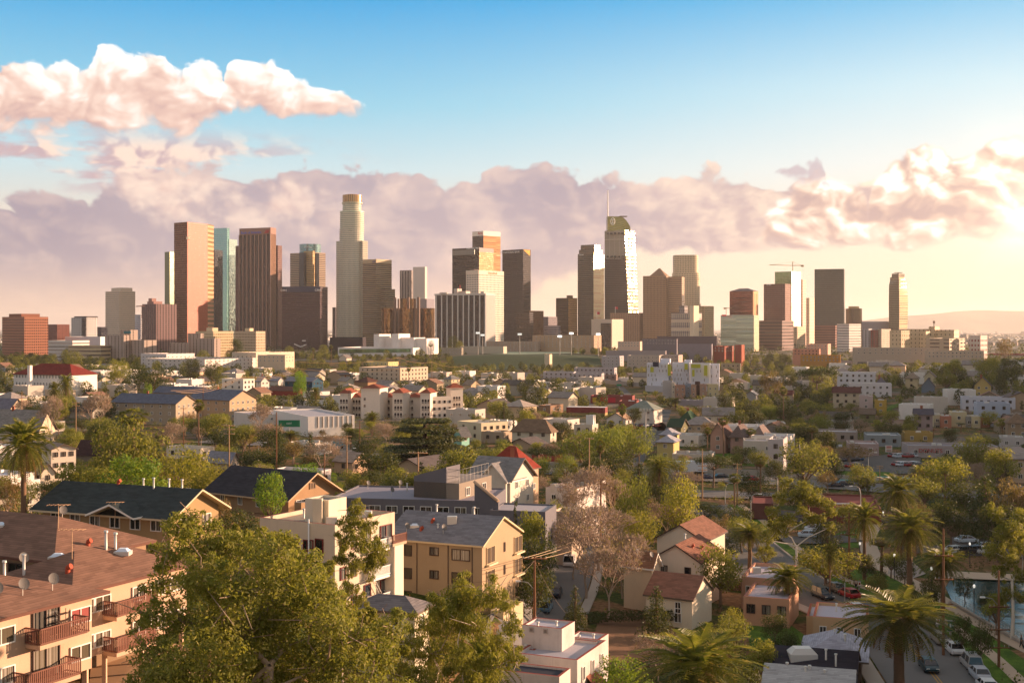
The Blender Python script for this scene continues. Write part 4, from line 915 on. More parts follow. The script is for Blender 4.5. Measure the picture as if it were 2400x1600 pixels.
def tree_mesh(seed, kind, H, W, n, size, leaf, bark=None, nc=16, base=.35, droop=0., asp=.45, hollow=.5, tr=.03, puff=.34, lim=True):
    """crown of clumps round limbs; returns (trunk mesh, crown mesh) for height H, width W"""
    rng = np.random.default_rng(seed); cen, rad = [], []
    z0 = H*base; hz = (H-z0)/2; zc = z0+hz
    for i in range(nc):
        t = i/nc; ph = i*2.4+rng.random()*.8
        if kind == 'round': zz = (rng.random()*2-1)*.8; q = sqrt(1-zz*zz)*(.5+.3*rng.random()); c = (W/2*q*cos(ph), W/2*q*sin(ph), zc+hz*zz*.82); r = W*puff*(.6+.5*rng.random())*.72
        elif kind == 'cone': zz = t; q = (1-zz)**.8*.62+.03; c = (W/2*q*cos(ph)*rng.random()**.3, W/2*q*sin(ph), z0*.7+(H-z0*.7)*zz*.93); r = W*(.26*(1-zz)+.07)
        elif kind == 'col': c = (W*.12*cos(ph), W*.12*sin(ph), z0*.4+(H-W*.5)*t+W*.3); r = W*.42*(1-t*.5)
        elif kind == 'flat': q = .2+.75*sqrt(t); c = (W/2*q*cos(ph), W/2*q*sin(ph), H*(.80+.1*rng.random()-.12*q*q)); r = W*.19*(.7+.5*rng.random())
        elif kind == 'open': q = .25+.7*rng.random(); c = (W/2*q*cos(ph), W/2*q*sin(ph), z0+(H-z0)*(.25+.7*rng.random()*(1.1-q*.5))); r = W*puff*(.35+.35*rng.random())
        elif kind == 'layer': L = int(t*7)/7.; q = (.25+.75*rng.random())*(1-L*.75); c = (W/2*q*cos(ph), W/2*q*sin(ph), z0*.5+(H-z0*.5)*L*.95+rng.random()*.3); r = W*.14*(1-L*.4)
        cen.append(c); rad.append((r, r, r*(.38 if kind in ('flat', 'layer') else .8)))
    if kind == 'layer': rad = [(a*1.3, b*1.3, c*.8) for a, b, c in rad]
    cen, rad = np.array(cen), np.array(rad)
    V, Fq = leaves(rng, cen, rad, n, size, asp, hollow, droop)
    crown = npmesh('crown', V, Fq, LEAF[leaf])
    m = MB(); tw = max(.08, H*tr)
    top = H*.9 if kind in ('cone', 'col', 'layer') else max(z0, H*.3)
    bend = rng.normal(size=2)*H*.02
    m.tube([(0, 0, -.6), (0, 0, H*.05), (bend[0], bend[1], top*.6), (bend[0]*1.5, bend[1]*1.5, top)], [tw*1.5, tw, tw*.8, tw*.35 if top > H*.5 else tw*.7], 8)
    if lim and kind not in ('cone', 'col'):
        for c in cen[:14]:
            s = np.array((bend[0]*1.2, bend[1]*1.2, min(top*.9, c[2]*.7) if kind == 'layer' else top*.85)); e = np.array(c); mid = s*.5+e*.5+np.array((0, 0, -.04*H if kind != 'flat' else -.08*H))+rng.normal(size=3)*H*.015
            m.tube([s, mid, e], [tw*.45, tw*.28, tw*.08], 5, cap=False)
    return m.mesh('trunk', bark or BARK), crown
def bare_mesh(seed, H, W, depth=6, leafn=0, fine=.012):
    rng = np.random.default_rng(seed); m = MB(); tips = []
    def grow(p, d, l, r, k):
        q = p+d*l*.5+rng.normal(size=3)*l*.06; e = q+d*l*.5+rng.normal(size=3)*l*.08
        m.tube([p, q, e], [r, r*.8, r*.6], 5 if k < 2 else 3, cap=False)
        if k >= depth: tips.append(e); return
        for i in range(3 if k else 4):
            a = 2*pi*(i/(3. if k else 4.))+rng.random()*1.5; t = .35+.35*rng.random()
            h = np.array((cos(a), sin(a), 0)); dd = d*cos(t)+h*sin(t)*(W/H*1.3); dd[2] += .12; dd /= np.linalg.norm(dd)
            grow(e if i or k else e, dd, l*(.68+.14*rng.random()), max(r*.56, fine), k+1)
    grow(np.array((0, 0, -.4)), np.array((rng.normal()*.05, rng.normal()*.05, 1.)), H*.30, H*.022, 0)
    tips = np.array(tips)
    V, Fq = leaves(rng, tips[rng.choice(len(tips), 60)], [H*.1]*60, max(leafn, 4), .28, .6, .2)
    return m.mesh('branches', TWIG), npmesh('dry_leaves', V, Fq, leafm('leaf_dead', '8c7356', 'b89c78', None, .3))
def frond(rng, L, arch, nl, w, lw, fold=.6):
    """one feather frond along +x: returns quads of the leaflets; arch = how far it bends down"""
    V = []; t = np.linspace(.08, 1, nl)
    x = L*np.sin(t*arch)/arch if arch > .05 else L*t; z = -L*(1-np.cos(t*arch))/max(arch, .05)
    for k in range(nl-1):
        wl = w*sin(pi*min(1, t[k]*.85+.12))**.6*(.85+.3*rng.random())
        for s in (-1, 1):
            dx = wl*.55; a = (x[k], 0, z[k]); b = (x[k]+lw, 0, z[k]); dy, dz = s*wl*.8, -wl*fold*.5*(.6+.8*rng.random())
            V += [a, b, (x[k]+dx+lw*.2, dy, z[k]+dz), (x[k]+dx, dy*.98, z[k]+dz)]
    for k in range(nl-1): V += [(x[k], -.05, z[k]), (x[k], .05, z[k]), (x[k+1], .03, z[k+1]), (x[k+1], -.03, z[k+1])]
    return np.array(V)
def palm_mesh(seed, H, kind='date', nf=64, nl=26, R=4.6):
    rng = np.random.default_rng(seed); Vs = []; Vd = []
    if kind == 'date':
        for i in range(nf):
            t = i/nf; el = 1.45-2.15*t**.9+rng.normal()*.1; az = i*2.39996+rng.normal()*.12
            L = R*(.8+.25*sin(pi*t))*(.9+.2*rng.random()); V = frond(rng, L, .9+.35*rng.random()+.25*(1-t), nl, .85, .16)
            c, s = cos(el), sin(el); X = V[:, 0]*c-V[:, 2]*s; Z = V[:, 0]*s+V[:, 2]*c; Y = V[:, 1]
            ca, sa = cos(az), sin(az); P = np.stack([X*ca-Y*sa, X*sa+Y*ca, Z+H], -1); (Vd if t > .9 else Vs).append(P)
    else:
        for i in range(nf):
            t = i/nf; el = 1.4-2.9*t+rng.normal()*.15; az = i*2.39996; L = R*(.75+.3*rng.random()); dead = el < -.9
            c0 = np.array((cos(az)*cos(el), sin(az)*cos(el), sin(el)))*L*.6; ux = c0/np.linalg.norm(c0); uy = np.cross(ux, (0, 0, 1.)); uy /= (np.linalg.norm(uy)+1e-6); uz = np.cross(uy, ux)
            for j in range(9):
                a = (j-4)*.3; dr = ux*cos(a)+uy*sin(a)+uz*rng.normal()*.08; e = c0+dr*L*.5+np.array((0, 0, -.14*L*(1+abs(a)))); sd = np.cross(dr, uz)*.07*L
                P = np.array([c0, c0*.5+e*.5+sd, e, c0*.5+e*.5-sd])+np.array((0, 0, H)); (Vd if dead else Vs).append(P)
    Vs = np.concatenate(Vs); crown = npmesh('fronds', Vs, np.arange(len(Vs)).reshape(-1, 4), LEAF['palm' if kind == 'date' else 'fanpalm'])
    m = MB(); tr = .34 if kind == 'date' else .2; lean = rng.normal(size=2)*H*.015; n = 10
    pts = [(lean[0]*(k/n)**2, lean[1]*(k/n)**2, -.5+(H+.5)*k/n) for k in range(n+1)]
    rs = [tr*(1.25-.35*k/n)*(1+.05*(k % 2)) for k in range(n+1)]
    if kind == 'date': rs[-1] = tr*1.5; rs[-2] = tr*1.7; pts[-2] = (pts[-2][0], pts[-2][1], H-.9)
    m.tube(pts, rs, 9)
    if kind != 'date':                                   # skirt of dead leaves under the crown
        P = leaves(rng, [(lean[0], lean[1], H-R*.55), (lean[0], lean[1], H-R*.95)], [(R*.30, R*.30, R*.4), (R*.22, R*.22, R*.4)], 260, .55, .3, .4, 2.)[0]; Vd.append(P)
    Vd = np.concatenate(Vd); dead = npmesh('dry_skirt', Vd, np.arange(len(Vd)).reshape(-1, 4), LEAF['palmdry'])
    return m.mesh('trunk', PTRUNK), crown, dead
PROTO = {}
def proto(key, fn, *a, **k):
    if key not in PROTO: PROTO[key] = fn(*a, **k)
    return PROTO[key]
# kind -> (name, category, phrase, builder, nominal height)
KINDS = {
 'round': ('broadleaf_tree', 'tree', 'rounded green tree', lambda v: tree_mesh(10+v, 'round', 9, 8, 3200, .42, ('green', 'olive', 'dark')[v % 3], nc=20), 9),
 'olive': ('broadleaf_tree', 'tree', 'olive green loose crowned tree', lambda v: tree_mesh(20+v, 'open', 9, 8, 2600, .42, ('olive', 'euc')[v % 2], nc=18), 9),
 'dark': ('dense_tree', 'tree', 'dense dark green tree', lambda v: tree_mesh(30+v, 'round', 9, 9, 3400, .42, 'dark', nc=22, base=.15), 9),
 'yellow': ('broadleaf_tree', 'tree', 'yellow green sunlit tree', lambda v: tree_mesh(40+v, 'round', 8, 8, 3200, .38, 'yellow', nc=22, base=.2), 8),
 'lime': ('broadleaf_tree', 'tree', 'bright lime green tree', lambda v: tree_mesh(50+v, 'round', 8, 7, 3000, .36, 'lime', nc=18, base=.2), 8),
 'pepper': ('pepper_tree', 'tree', 'weeping yellow green tree', lambda v: tree_mesh(60+v, 'round', 9, 8, 3600, .5, 'pepper', nc=22, base=.15, droop=1.3, asp=.25), 9),
 'rust': ('dry_tree', 'tree', 'brownish tree with dry leaves', lambda v: tree_mesh(70+v, 'open', 8, 7, 1700, .4, 'rust', TWIG, nc=20, base=.25), 8),
 'pine': ('conifer', 'tree', 'dark pointed conifer', lambda v: tree_mesh(80+v, 'cone', 11, 5.5, 2600, .42, 'pine', nc=26, base=.1), 11),
 'cypress': ('cypress', 'tree', 'slim dark cypress', lambda v: tree_mesh(90+v, 'col', 9, 1.9, 1100, .34, 'pine', nc=10, base=.02), 9),
 'flat': ('umbrella_pine', 'tree', 'umbrella shaped tree with a flat crown', lambda v: tree_mesh(95+v, 'flat', 10, 10, 3000, .4, 'pine', nc=24, base=.6), 10),
 'layer': ('cedar', 'tree', 'big dark cedar with flat layered boughs', lambda v: tree_mesh(99+v, 'layer', 17, 15, 30000, .55, 'cedar', BARKD, nc=170, base=.2), 17),
 'bare': ('bare_tree', 'tree', 'leafless pinkish brown tree', lambda v: bare_mesh(110+v, 9, 9, 6, 520, .038), 9),
 'bush': ('bush', 'bush', 'low rounded bush', lambda v: tree_mesh(120+v, 'round', 2.6, 3.4, 900, .24, ('green', 'olive', 'dark')[v % 3], nc=9, base=.0, lim=False), 2.6),
 'date': ('date_palm', 'palm', 'stout palm with arching feather fronds', lambda v: palm_mesh(130+v, 9, 'date', 92, 20), 11),
 'fan': ('fan_palm', 'palm', 'tall thin fan palm', lambda v: palm_mesh(140+v, 17, 'fan', 54, R=2.1), 19),
}
TREEN = [0]
def plant(kind, px=None, py=None, d=None, h=None, xy=None, label=None, v=None, sx=None, group=None, auto=True, name=None, pkey=None, pfn=None, nomh=None, base=None):
    """place one tree: by ground pixel (px, py), by pixel column and depth, or world xy; h = height in metres"""
    if xy is None:
        if d is None: x, y, z = hit(px, py)
        else: x, y = (px-1200)/F*d, d
    else: x, y = xy
    z = Gs(x, y) if base is None else base; nm, cat, ph, fn, nh = KINDS[kind]
    TREEN[0] += 1; v = TREEN[0] % (2 if kind in ('layer', 'date') else 3) if v is None else v
    parts = proto(pkey or (kind, v), pfn or (lambda: fn(v))); s = (h or nh)/(nomh or nh); w = s*(sx or 1)
    rz = (TREEN[0]*2.399) % 6.28
    o = thing(name or nm, label or ph, cat, (x, y, z), rz, group, (w, w, s), auto=(ph if label is None else None))
    for me in parts: link(me.name.split('.')[0], me, o)
    return o

# ------------------------------------------------------------- cars, poles, lamps, people
TYRE = plain('151515', .8, .1); CHROME = plain('9a9a9a', .3, 0, m=.8); RED = plain('8a1414', .4, 0); AMB = plain('e0dccf', .2, 0); DG = glassm('0d1116', .06, 0)
def car_parts(col, kind='sedan'):
    L, Wd, H = (4.5, 1.78, 1.44) if kind == 'sedan' else (4.7, 1.85, 1.78) if kind == 'suv' else (5.4, 2., 2.1)
    paint = plain(col, .28, .06, 2.); m = MB()
    def ring(x, z0, z1, w): return [(x, -w/2, z0), (x, w/2, z0), (x, w/2+.03, (z0+z1)/2), (x, w/2-.06, z1), (x, -w/2+.06, z1), (x, -w/2-.03, (z0+z1)/2)]
    st = [(-L/2, .42, .72, Wd*.8), (-L/2+.15, .28, .86, Wd*.95), (-L/2+.9, .24, .92, Wd), (0, .24, .93, Wd), (L/2-1.1, .24, .90, Wd), (L/2-.25, .27, .74, Wd*.93), (L/2, .38, .60, Wd*.78)]
    if kind == 'van': st = [(a, b, c*1.15, w) for a, b, c, w in st]
    R = [ring(*q) for q in st]
    for a, b in zip(R, R[1:]):
        for i in range(6):
            j = (i+1) % 6; m.face([a[i], b[i], b[j], a[j]], 0, sm=True)
    m.face(R[0], 0); m.face(R[-1][::-1], 0)
    zb = .88 if kind != 'van' else 1.0
    cab = {'sedan': [(-L/2+.55, -L/2+1.15, .55, 1.45)], 'suv': [(-L/2+.12, -L/2+.4, .75, 1.35)], 'van': [(-L/2+.05, -L/2+.1, 1.2, 1.9)]}[kind][0]
    b0, t0, t1, b1 = cab; g = MB(); wb, wt = Wd*.93, Wd*.74
    lo = [(b0, -wb/2, zb), (b1, -wb/2, zb), (b1, wb/2, zb), (b0, wb/2, zb)]; hi = [(t0, -wt/2, H-.06), (t1, -wt/2, H-.06), (t1, wt/2, H-.06), (t0, wt/2, H-.06)]
    for i in range(4):
        j = (i+1) % 4; g.face([lo[i], lo[j], hi[j], hi[i]], 0)
    r = MB(); e = .03; r.prism([(t0-e, -wt/2-e), (t1+e, -wt/2-e), (t1+e, wt/2+e), (t0-e, wt/2+e)], H-.07, H-.05, 0, Q2=[(t0, -wt/2), (t1, -wt/2), (t1, wt/2), (t0, wt/2)])
    for x in ((b0+b1)/2,):                                   # door pillar
        for s in (-1, 1): r.tube([(x, s*wb/2, zb), (x-.02, s*wt/2, H-.06)], .05, 4)
    for c, h in zip(lo, hi): r.tube([c, h], .05, 4)
    w = MB()
    for s in (-1, 1): w.tube([(0, s*.11, 0), (0, -s*.11, 0)], .33, 12)
    w2 = MB(); w2.tube([(0, -.125, 0), (0, .125, 0)], .19, 8)
    hl = MB(); hl.box(-.05, -.2, -.07, .04, .2, .07)
    return dict(body=m.mesh('body', paint), glass=g.mesh('windows', DG), roof=r.mesh('roof', paint), wheel=w.mesh('wheel', TYRE), rim=w2.mesh('rim', CHROME), head=hl.mesh('headlight', AMB), tail=hl.mesh('taillight', RED), L=L, W=Wd)
def car(px, py, head, col, label, kind='sedan', d=None, group=None, full=True, xy=None):
    """head: heading in degrees, 0 = away from the camera, 90 = to the right"""
    P = proto(('car', col, kind), car_parts, col, kind); x, y = xy or (hit(px, py)[:2] if d is None else ((px-1200)/F*d, d)); z = Gs(x, y)+.12
    nm = {'sedan': 'parked_car', 'suv': 'parked_car', 'van': 'van'}[kind]
    o = thing(nm, label, 'van' if kind == 'van' else 'car', (x, y, z), radians(90-head), group); L, W = P['L'], P['W']
    link('body', P['body'], o); link('cabin_glass', P['glass'], o); link('roof', P['roof'], o)
    for sx in (-1, 1):
        for sy in (-1, 1):
            q = link('wheel', P['wheel'], o, (sx*(L/2-.85), sy*(W/2-.12), .33))
            if full:
                link('rim', P['rim'], q); link('headlight' if sx > 0 else 'taillight', P['head' if sx > 0 else 'tail'], o, (sx*(L/2-.06), sy*(W/2-.33), .62))
    return o
WOOD = plain('7a5236', .9, .35, 1.2); WOODL = plain('a5825f', .9, .3, 1.2); METAL = plain('9a958c', .5, .15, m=.3)
def pole(px, d, ytop, label, arms=(0,), w=2.4, mat=None, lamp=0, base=None, name='utility_pole', r=.16, ang=0., py=None):
    if py is not None: x, y, z = hit(px, py); d = y
    x, y = (px-1200)/F*d, d; z = Gs(x, y) if base is None else base; zt = zat(ytop, d); H = zt-z; mat = mat or WOOD
    o = thing(name, label, 'utility pole' if name == 'utility_pole' else 'pole', (x, y, z))
    m = MB(); m.tube([(0, 0, -.5), (0, 0, H*.5), (0, 0, H)], [r*1.2, r, r*.75], 8); link('post', m.mesh('post', mat), o)
    for k, a in enumerate(arms):
        m = MB(); c, s = cos(ang)*w/2, sin(ang)*w/2; m.tube([(-c, -s-r, H-.25-a), (c, s-r, H-.25-a)], .09, 4)
        q = link('crossarm', m.mesh('crossarm', mat), o); m = MB()
        for t in (-.9, -.5, .5, .9): m.tube([(c*t, s*t-r, H-.2-a), (c*t, s*t-r, H+.05-a)], .05, 5)
        link('insulator', m.mesh('insulator', METAL), q)
    if lamp:
        m = MB(); hh = H*(.72 if arms else 1.); m.tube([(0, 0, hh-1), (lamp*.8, 0, hh-.1), (lamp*1.8, 0, hh+.1)], .05, 5); q = link('lamp_arm', m.mesh('lamp_arm', METAL), o)
        m = MB(); m.box(min(lamp*1.7, lamp*2.3), -.14, hh, max(lamp*1.7, lamp*2.3), .14, hh+.16); link('lamp_head', m.mesh('lamp_head', plain('e8e4da', .3, 0)), q)
    return o, (x, y, zt)
def street_lamp(px, py=None, d=None, h=8., side=1, label=''):
    x, y = hit(px, py)[:2] if d is None else ((px-1200)/F*d, d); z = Gs(x, y)
    o = thing('street_lamp', label, 'street lamp', (x, y, z)); m = MB()
    m.tube([(0, 0, -.3), (0, 0, h*.8), (side*.25, 0, h*.95), (side*.9, 0, h), (side*1.8, 0, h)], [.11, .08, .07, .06, .05], 6); link('post', m.mesh('post', plain('b8b0a4', .5, .1)), o)
    m = MB(); m.box(min(side*1.6, side*2.3), -.15, h-.12, max(side*1.6, side*2.3), .15, h+.04); link('lamp_head', m.mesh('lamp_head', plain('e8e4da', .3, 0)), o); return o
def wire(name, label, pts, sag=1., r=.025, mat=None, group=None):
    P = [];
    for a, b in zip(pts, pts[1:]):
        for k in range(11):
            t = k/10; P.append((a[0]+(b[0]-a[0])*t, a[1]+(b[1]-a[1])*t, a[2]+(b[2]-a[2])*t-sag*4*t*(1-t)))
    m = MB(); o0 = P[0]; m.tube([(p[0]-o0[0], p[1]-o0[1], p[2]-o0[2]) for p in P], r, 4)
    return tag(link(name, m.mesh(name, mat or plain('c9a06a', .6, 0)), None, o0), label, 'cable', group)
def person(px, py, label, top, legs, skin='9c6e50', head=0., stride=.0, d=None, arm=.1, hair='2a1c14'):
    """one skinned body; shirt, trousers and hair as child shells"""
    x, y = hit(px, py)[:2] if d is None else ((px-1200)/F*d, d); z = Gs(x, y)+.13
    o = thing('person', label, 'person', (x, y, z), head)
    def skin_obj(nm, vs, es, rs, mat, root=0, sub=1):
        me = bpy.data.meshes.new(nm); me.from_pydata(vs, es, []); ob = link(nm, me, o); me.materials.append(mat)
        mo = ob.modifiers.new('skin', 'SKIN'); sv = me.skin_vertices[0].data
        for i, r in enumerate(rs): sv[i].radius = r if hasattr(r, '__len__') else (r, r)
        sv[root].use_root = True; mo.use_smooth_shade = True; ob.modifiers.new('sub', 'SUBSURF').levels = sub; ob.modifiers['sub'].render_levels = sub; return ob
    s = stride; V = [(0, 0, .95), (0, 0, 1.15), (0, 0, 1.38), (0, 0, 1.5), (0, -.01, 1.62), (0, -.01, 1.74),
         (-.1, 0, .9), (-.11, -s*.5, .5), (-.11, -s, .08), (-.11, -s-.14, .04), (.1, 0, .9), (.11, s*.5, .5), (.11, s, .08), (.11, s-.14, .04),
         (-.19, 0, 1.4), (-.24, s*.3, 1.14), (-.25, s*.6-arm, .9), (-.25, s*.6-arm-.02, .8), (.19, 0, 1.4), (.24, -s*.3, 1.14), (.25, -s*.6-arm, .9), (.25, -s*.6-arm-.02, .8)]
    Eg = [(0, 1), (1, 2), (2, 3), (3, 4), (4, 5), (0, 6), (6, 7), (7, 8), (8, 9), (0, 10), (10, 11), (11, 12), (12, 13), (2, 14), (14, 15), (15, 16), (16, 17), (2, 18), (18, 19), (19, 20), (20, 21)]
    Rr = [.14, .13, .15, .06, .09, .07, .09, .065, .045, .04, .09, .065, .045, .04, .06, .045, .035, .035, .06, .045, .035, .035]
    skin_obj('body', V, Eg, Rr, plain(skin, .6, .05))
    I = [0, 1, 2, 14, 15, 18, 19]; mp = {i: k for k, i in enumerate(I)}
    skin_obj('shirt', [V[i] for i in I], [(mp[a], mp[b]) for a, b in Eg if a in mp and b in mp], [Rr[i]+.025 for i in I], plain(top, .85, .1))
    I = [0, 6, 7, 8, 10, 11, 12]; mp = {i: k for k, i in enumerate(I)}
    skin_obj('trousers', [V[i] for i in I], [(mp[a], mp[b]) for a, b in Eg if a in mp and b in mp], [Rr[i]+.02 for i in I], plain(legs, .85, .1))
    skin_obj('hair', [(0, .03, 1.66), (0, .01, 1.77)], [(0, 1)], [.095, .075], plain(hair, .7, .1)); return o
# ------------------------------------------------------------- roads, lawns, lake
ASPH = plain('6b6763', .9, .18, .35, bmp=.2); ASPHD = plain('57534f', .9, .18, .3, bmp=.2); CONC = plain('a89c8e', .9, .15, .5); PATH = plain('b7a088', .9, .15, .5)
def grassm():
    M, nt, b = newmat('lawn'); p = nt.nodes.new('ShaderNodeNewGeometry').outputs['Position']
    n = noise(nt, p, .35, 5, .65); n2 = noise(nt, p, 6, 3); setb(b, c=mixc(nt, (n*.6+n2*.4).ss(.35, .65), hexc('35501a'), hexc('5f7a28')), r=.95, s=.1, n=bump(nt, n2, .5, .1)); return M
LAWN = grassm()
FLAT = 121674.
def gp(px, py): d = FLAT/(py-765.); return ((px-1200)/F*d, d)
st = [gp(*p) for p in ((2330, 1760), (2235, 1640), (2185, 1578), (2140, 1520), (2090, 1474), (2035, 1438), (1962, 1408), (1890, 1384), (1820, 1346), (1765, 1300), (1722, 1260), (1684, 1220), (1640, 1184))]
drape('road', st, 12.5, ASPH, .10)
kb = [(-7.6, 0), (-7.5, .14), (-6.3, .14), (-6.2, 0)]
drape('kerb', st, 1, CONC, .10, prof=[(-8.8, 0), (-8.7, .14), (-6.6, .14), (-6.5, .0)])
drape('kerb', st, 1, CONC, .10, prof=[(6.2, 0), (6.25, .14), (6.6, .14), (6.65, 0)])
drape('sidewalk', st, 1, PATH, .14, prof=[(8.6, 0), (8.7, .06), (10.3, .06), (10.4, 0)])
drape('verge_grass', st, 1, LAWN, .12, prof=[(6.7, 0), (6.75, .1), (8.6, .1)])
YL = plain('b48a3a', .8, .2)
for o_ in (-.2, .2): drape('lane_line', st, 1, YL, .115, prof=[(o_-.07, 0), (o_+.07, 0)])
# lawn between the road and the lake, park path, promenade, lake
patch('lawn', [(2150, 1445), (2075, 1415), (2020, 1378), (1990, 1345), (2010, 1330), (2100, 1345), (2200, 1405), (2290, 1470), (2400, 1545), (2560, 1690), (2480, 1720), (2390, 1600), (2310, 1545), (2240, 1500), (2190, 1470)], LAWN, .06)
drape('park_path', [gp(*p) for p in ((2560, 1600), (2400, 1510), (2300, 1452), (2200, 1398), (2130, 1362), (2075, 1335), (2040, 1300), (2030, 1262), (2050, 1225))], 3.4, PATH, .10)
patch('plaza', [(2080, 1345), (2135, 1358), (2170, 1345), (2140, 1318), (2090, 1310)], plain('978a7e', .9, .25), .12)
patch('lawn', [(1560+430, 1285), (2040, 1280), (2060, 1250), (2010, 1235), (1960, 1250), (1940, 1275)], LAWN, .08)
def waterm():
    M, nt, b = newmat('lake_water'); p = nt.nodes.new('ShaderNodeNewGeometry').outputs['Position']; n = noise(nt, p, 1.1, 4, .6)
    setb(b, c=hexc('122a25'), r=.16, s=.3, n=bump(nt, n, .12, .2)); return M
lk = [gp(*p) for p in ((2236, 1412), (2300, 1446), (2400, 1508), (2520, 1600), (2700, 1640), (2700, 1352), (2460, 1350), (2228, 1350), (2216, 1372))]
patch('lake', lk, waterm(), -.02 if False else .09, world=True)
drape('promenade', [gp(*p) for p in ((2195, 1345), (2300, 1341), (2420, 1343), (2650, 1348))], 5.5, PATH, .3)
drape('lake_edge', [gp(*p) for p in ((2228, 1408), (2296, 1442), (2396, 1503), (2520, 1594))], .4, CONC, .12, prof=[(-.3, 0), (-.3, .35), (.2, .35), (.2, 0)])
# railing along the lake
rl = [gp(*p) for p in ((2240, 1412), (2300, 1444), (2350, 1472), (2400, 1505), (2480, 1560))]
rx, ry = rl[0]; fo = thing('lake_railing', 'thin metal railing running along the edge of the lake', 'railing', (rx, ry, Gs(rx, ry)))
m = MB(); Pq = []
for a_, b_ in zip(rl, rl[1:]):
    n = int(math.hypot(b_[0]-a_[0], b_[1]-a_[1])/1.2)
    for k in range(n): Pq.append((a_[0]+(b_[0]-a_[0])*k/n-rx, a_[1]+(b_[1]-a_[1])*k/n-ry))
for q in Pq: m.tube([(q[0], q[1], .3), (q[0], q[1], 1.4)], .035, 4)
link('posts_frame', m.mesh('posts_frame', METAL), fo); m = MB()
for h in (.75, 1.1, 1.42): m.tube([(q[0], q[1], h) for q in Pq], .03, 4)
link('rail', m.mesh('rail', METAL), fo)
# freeway across the middle, with its walls, and the street beside the lake car park
fw = [gp(*p) for p in ((1080, 1102), (1270, 1104), (1480, 1112), (1650, 1120), (1800, 1128), (1960, 1138), (2120, 1150), (2300, 1164), (2600, 1185))]
drape('freeway', fw, 17, ASPH, .35); 
drape('freeway', [gp(*p) for p in ((480, 1034), (640, 1042), (800, 1056), (960, 1072), (1080, 1090), (1230, 1100))], 15, ASPH, .3)
drape('freeway', [gp(*p) for p in ((1560, 1156), (1700, 1160), (1840, 1166), (1880, 1168))], 13, ASPH, .3)
bw = [gp(*p) for p in ((1150, 1090), (1280, 1094), (1480, 1102), (1650, 1108), (1800, 1115), (1960, 1124), (2120, 1134), (2300, 1146), (2600, 1165))]
x, y = bw[0]; fo = thing('freeway_barrier', 'long low concrete barrier along the far side of the freeway', 'barrier', (x, y, Gs(x, y)))
o = drape('panel', bw, 1, CONC, .0, kind=None, prof=[(-.35, 0), (-.2, 1.5), (.2, 1.5), (.35, 0)]); o.parent = fo; o.location = (-x, -y, -Gs(x, y))
for pts_, w in ((((1980, 1110), (2060, 1108), (2160, 1108), (2260, 1100), (2400, 1085)), 7), (((2060, 1222), (2160, 1216), (2280, 1215), (2420, 1225)), 7), (((2120, 1290), (2250, 1282), (2400, 1290)), 7),
                (((1560, 1010), (1500, 960), (1450, 905)), 6), (((1470, 1110), (1500, 1060), (1540, 1010), (1560, 960)), 6), (((1650, 1230), (1700, 1248), (1790, 1262), (1900, 1270), (2000, 1262)), 8), (((1700, 1210), (1820, 1206), (1960, 1222)), 14)):
    drape('street', [gp(*p) for p in pts_], w, ASPHD, .22)
cs = [hit(*p)[:2] for p in ((1330, 1225), (1345, 1270), (1338, 1320), (1318, 1375), (1285, 1430), (1240, 1490), (1200, 1560))]
drape('street', cs, 8, ASPH, .15); drape('sidewalk', cs, 1, CONC, .2, prof=[(-5.6, 0), (-5.5, .14), (-4.3, .14), (-4.2, 0)])
patch('lawn', [(1640, 1085), (1850, 1098), (1850, 1075), (1780, 1058), (1640, 1066)], LAWN, .12)
patch('lawn', [(1965, 1118), (2090, 1122), (2085, 1108), (1968, 1106)], LAWN, .3)
patch('tennis_court', [(1968, 1128), (2160, 1136), (2150, 1120), (1970, 1117)], plain('5f9a94', .9, .1), .34)
patch('parking_lot', [(1965, 1104), (2150, 1108), (2160, 1070), (2110, 1062), (1975, 1078)], ASPHD, .2)
patch('parking_lot', [(2220, 1300), (2440, 1305), (2440, 1262), (2230, 1258)], ASPHD, .12)
patch('car_court', [(205, 1640), (215, 1545), (300, 1520), (420, 1510), (480, 1560), (470, 1680)], plain('b5906c', .95, .3, .6), .12)
patch('dirt_lot', [(1400, 1462), (1430, 1432), (1480, 1428), (1560, 1452), (1610, 1500), (1600, 1560), (1400, 1570), (1390, 1500)], plain('7c5c42', .95, .5, .8, bmp=.6), .1)
patch('lawn', [(1740, 1432), (1800, 1428), (1860, 1470), (1900, 1500), (1850, 1560), (1760, 1520)], LAWN, .1)
patch('hill_lawn', [(1740, 905), (1790, 925), (1775, 895), (1750, 890)], LAWN, .3)
patch('dirt_slope', [(2050, 990), (2110, 960), (2150, 938), (2170, 950), (2150, 985), (2110, 1000)], plain('7d6450', .95, .3, .3), .3)
patch('green_bank', [(2060, 965), (2110, 945), (2115, 950), (2070, 972)], LAWN, .4)
# plateau with the playing field
patch('slope_grass', [(1065, 862), (1190, 868), (1410, 858), (1400, 834), (1060, 836)], plain('36431c', .95, .5, .06), .5)
patch('playing_field', [(1080, 830), (1200, 832), (1360, 830), (1380, 822), (1220, 819), (1090, 821)], plain('7f8c72', .9, .1), .7)
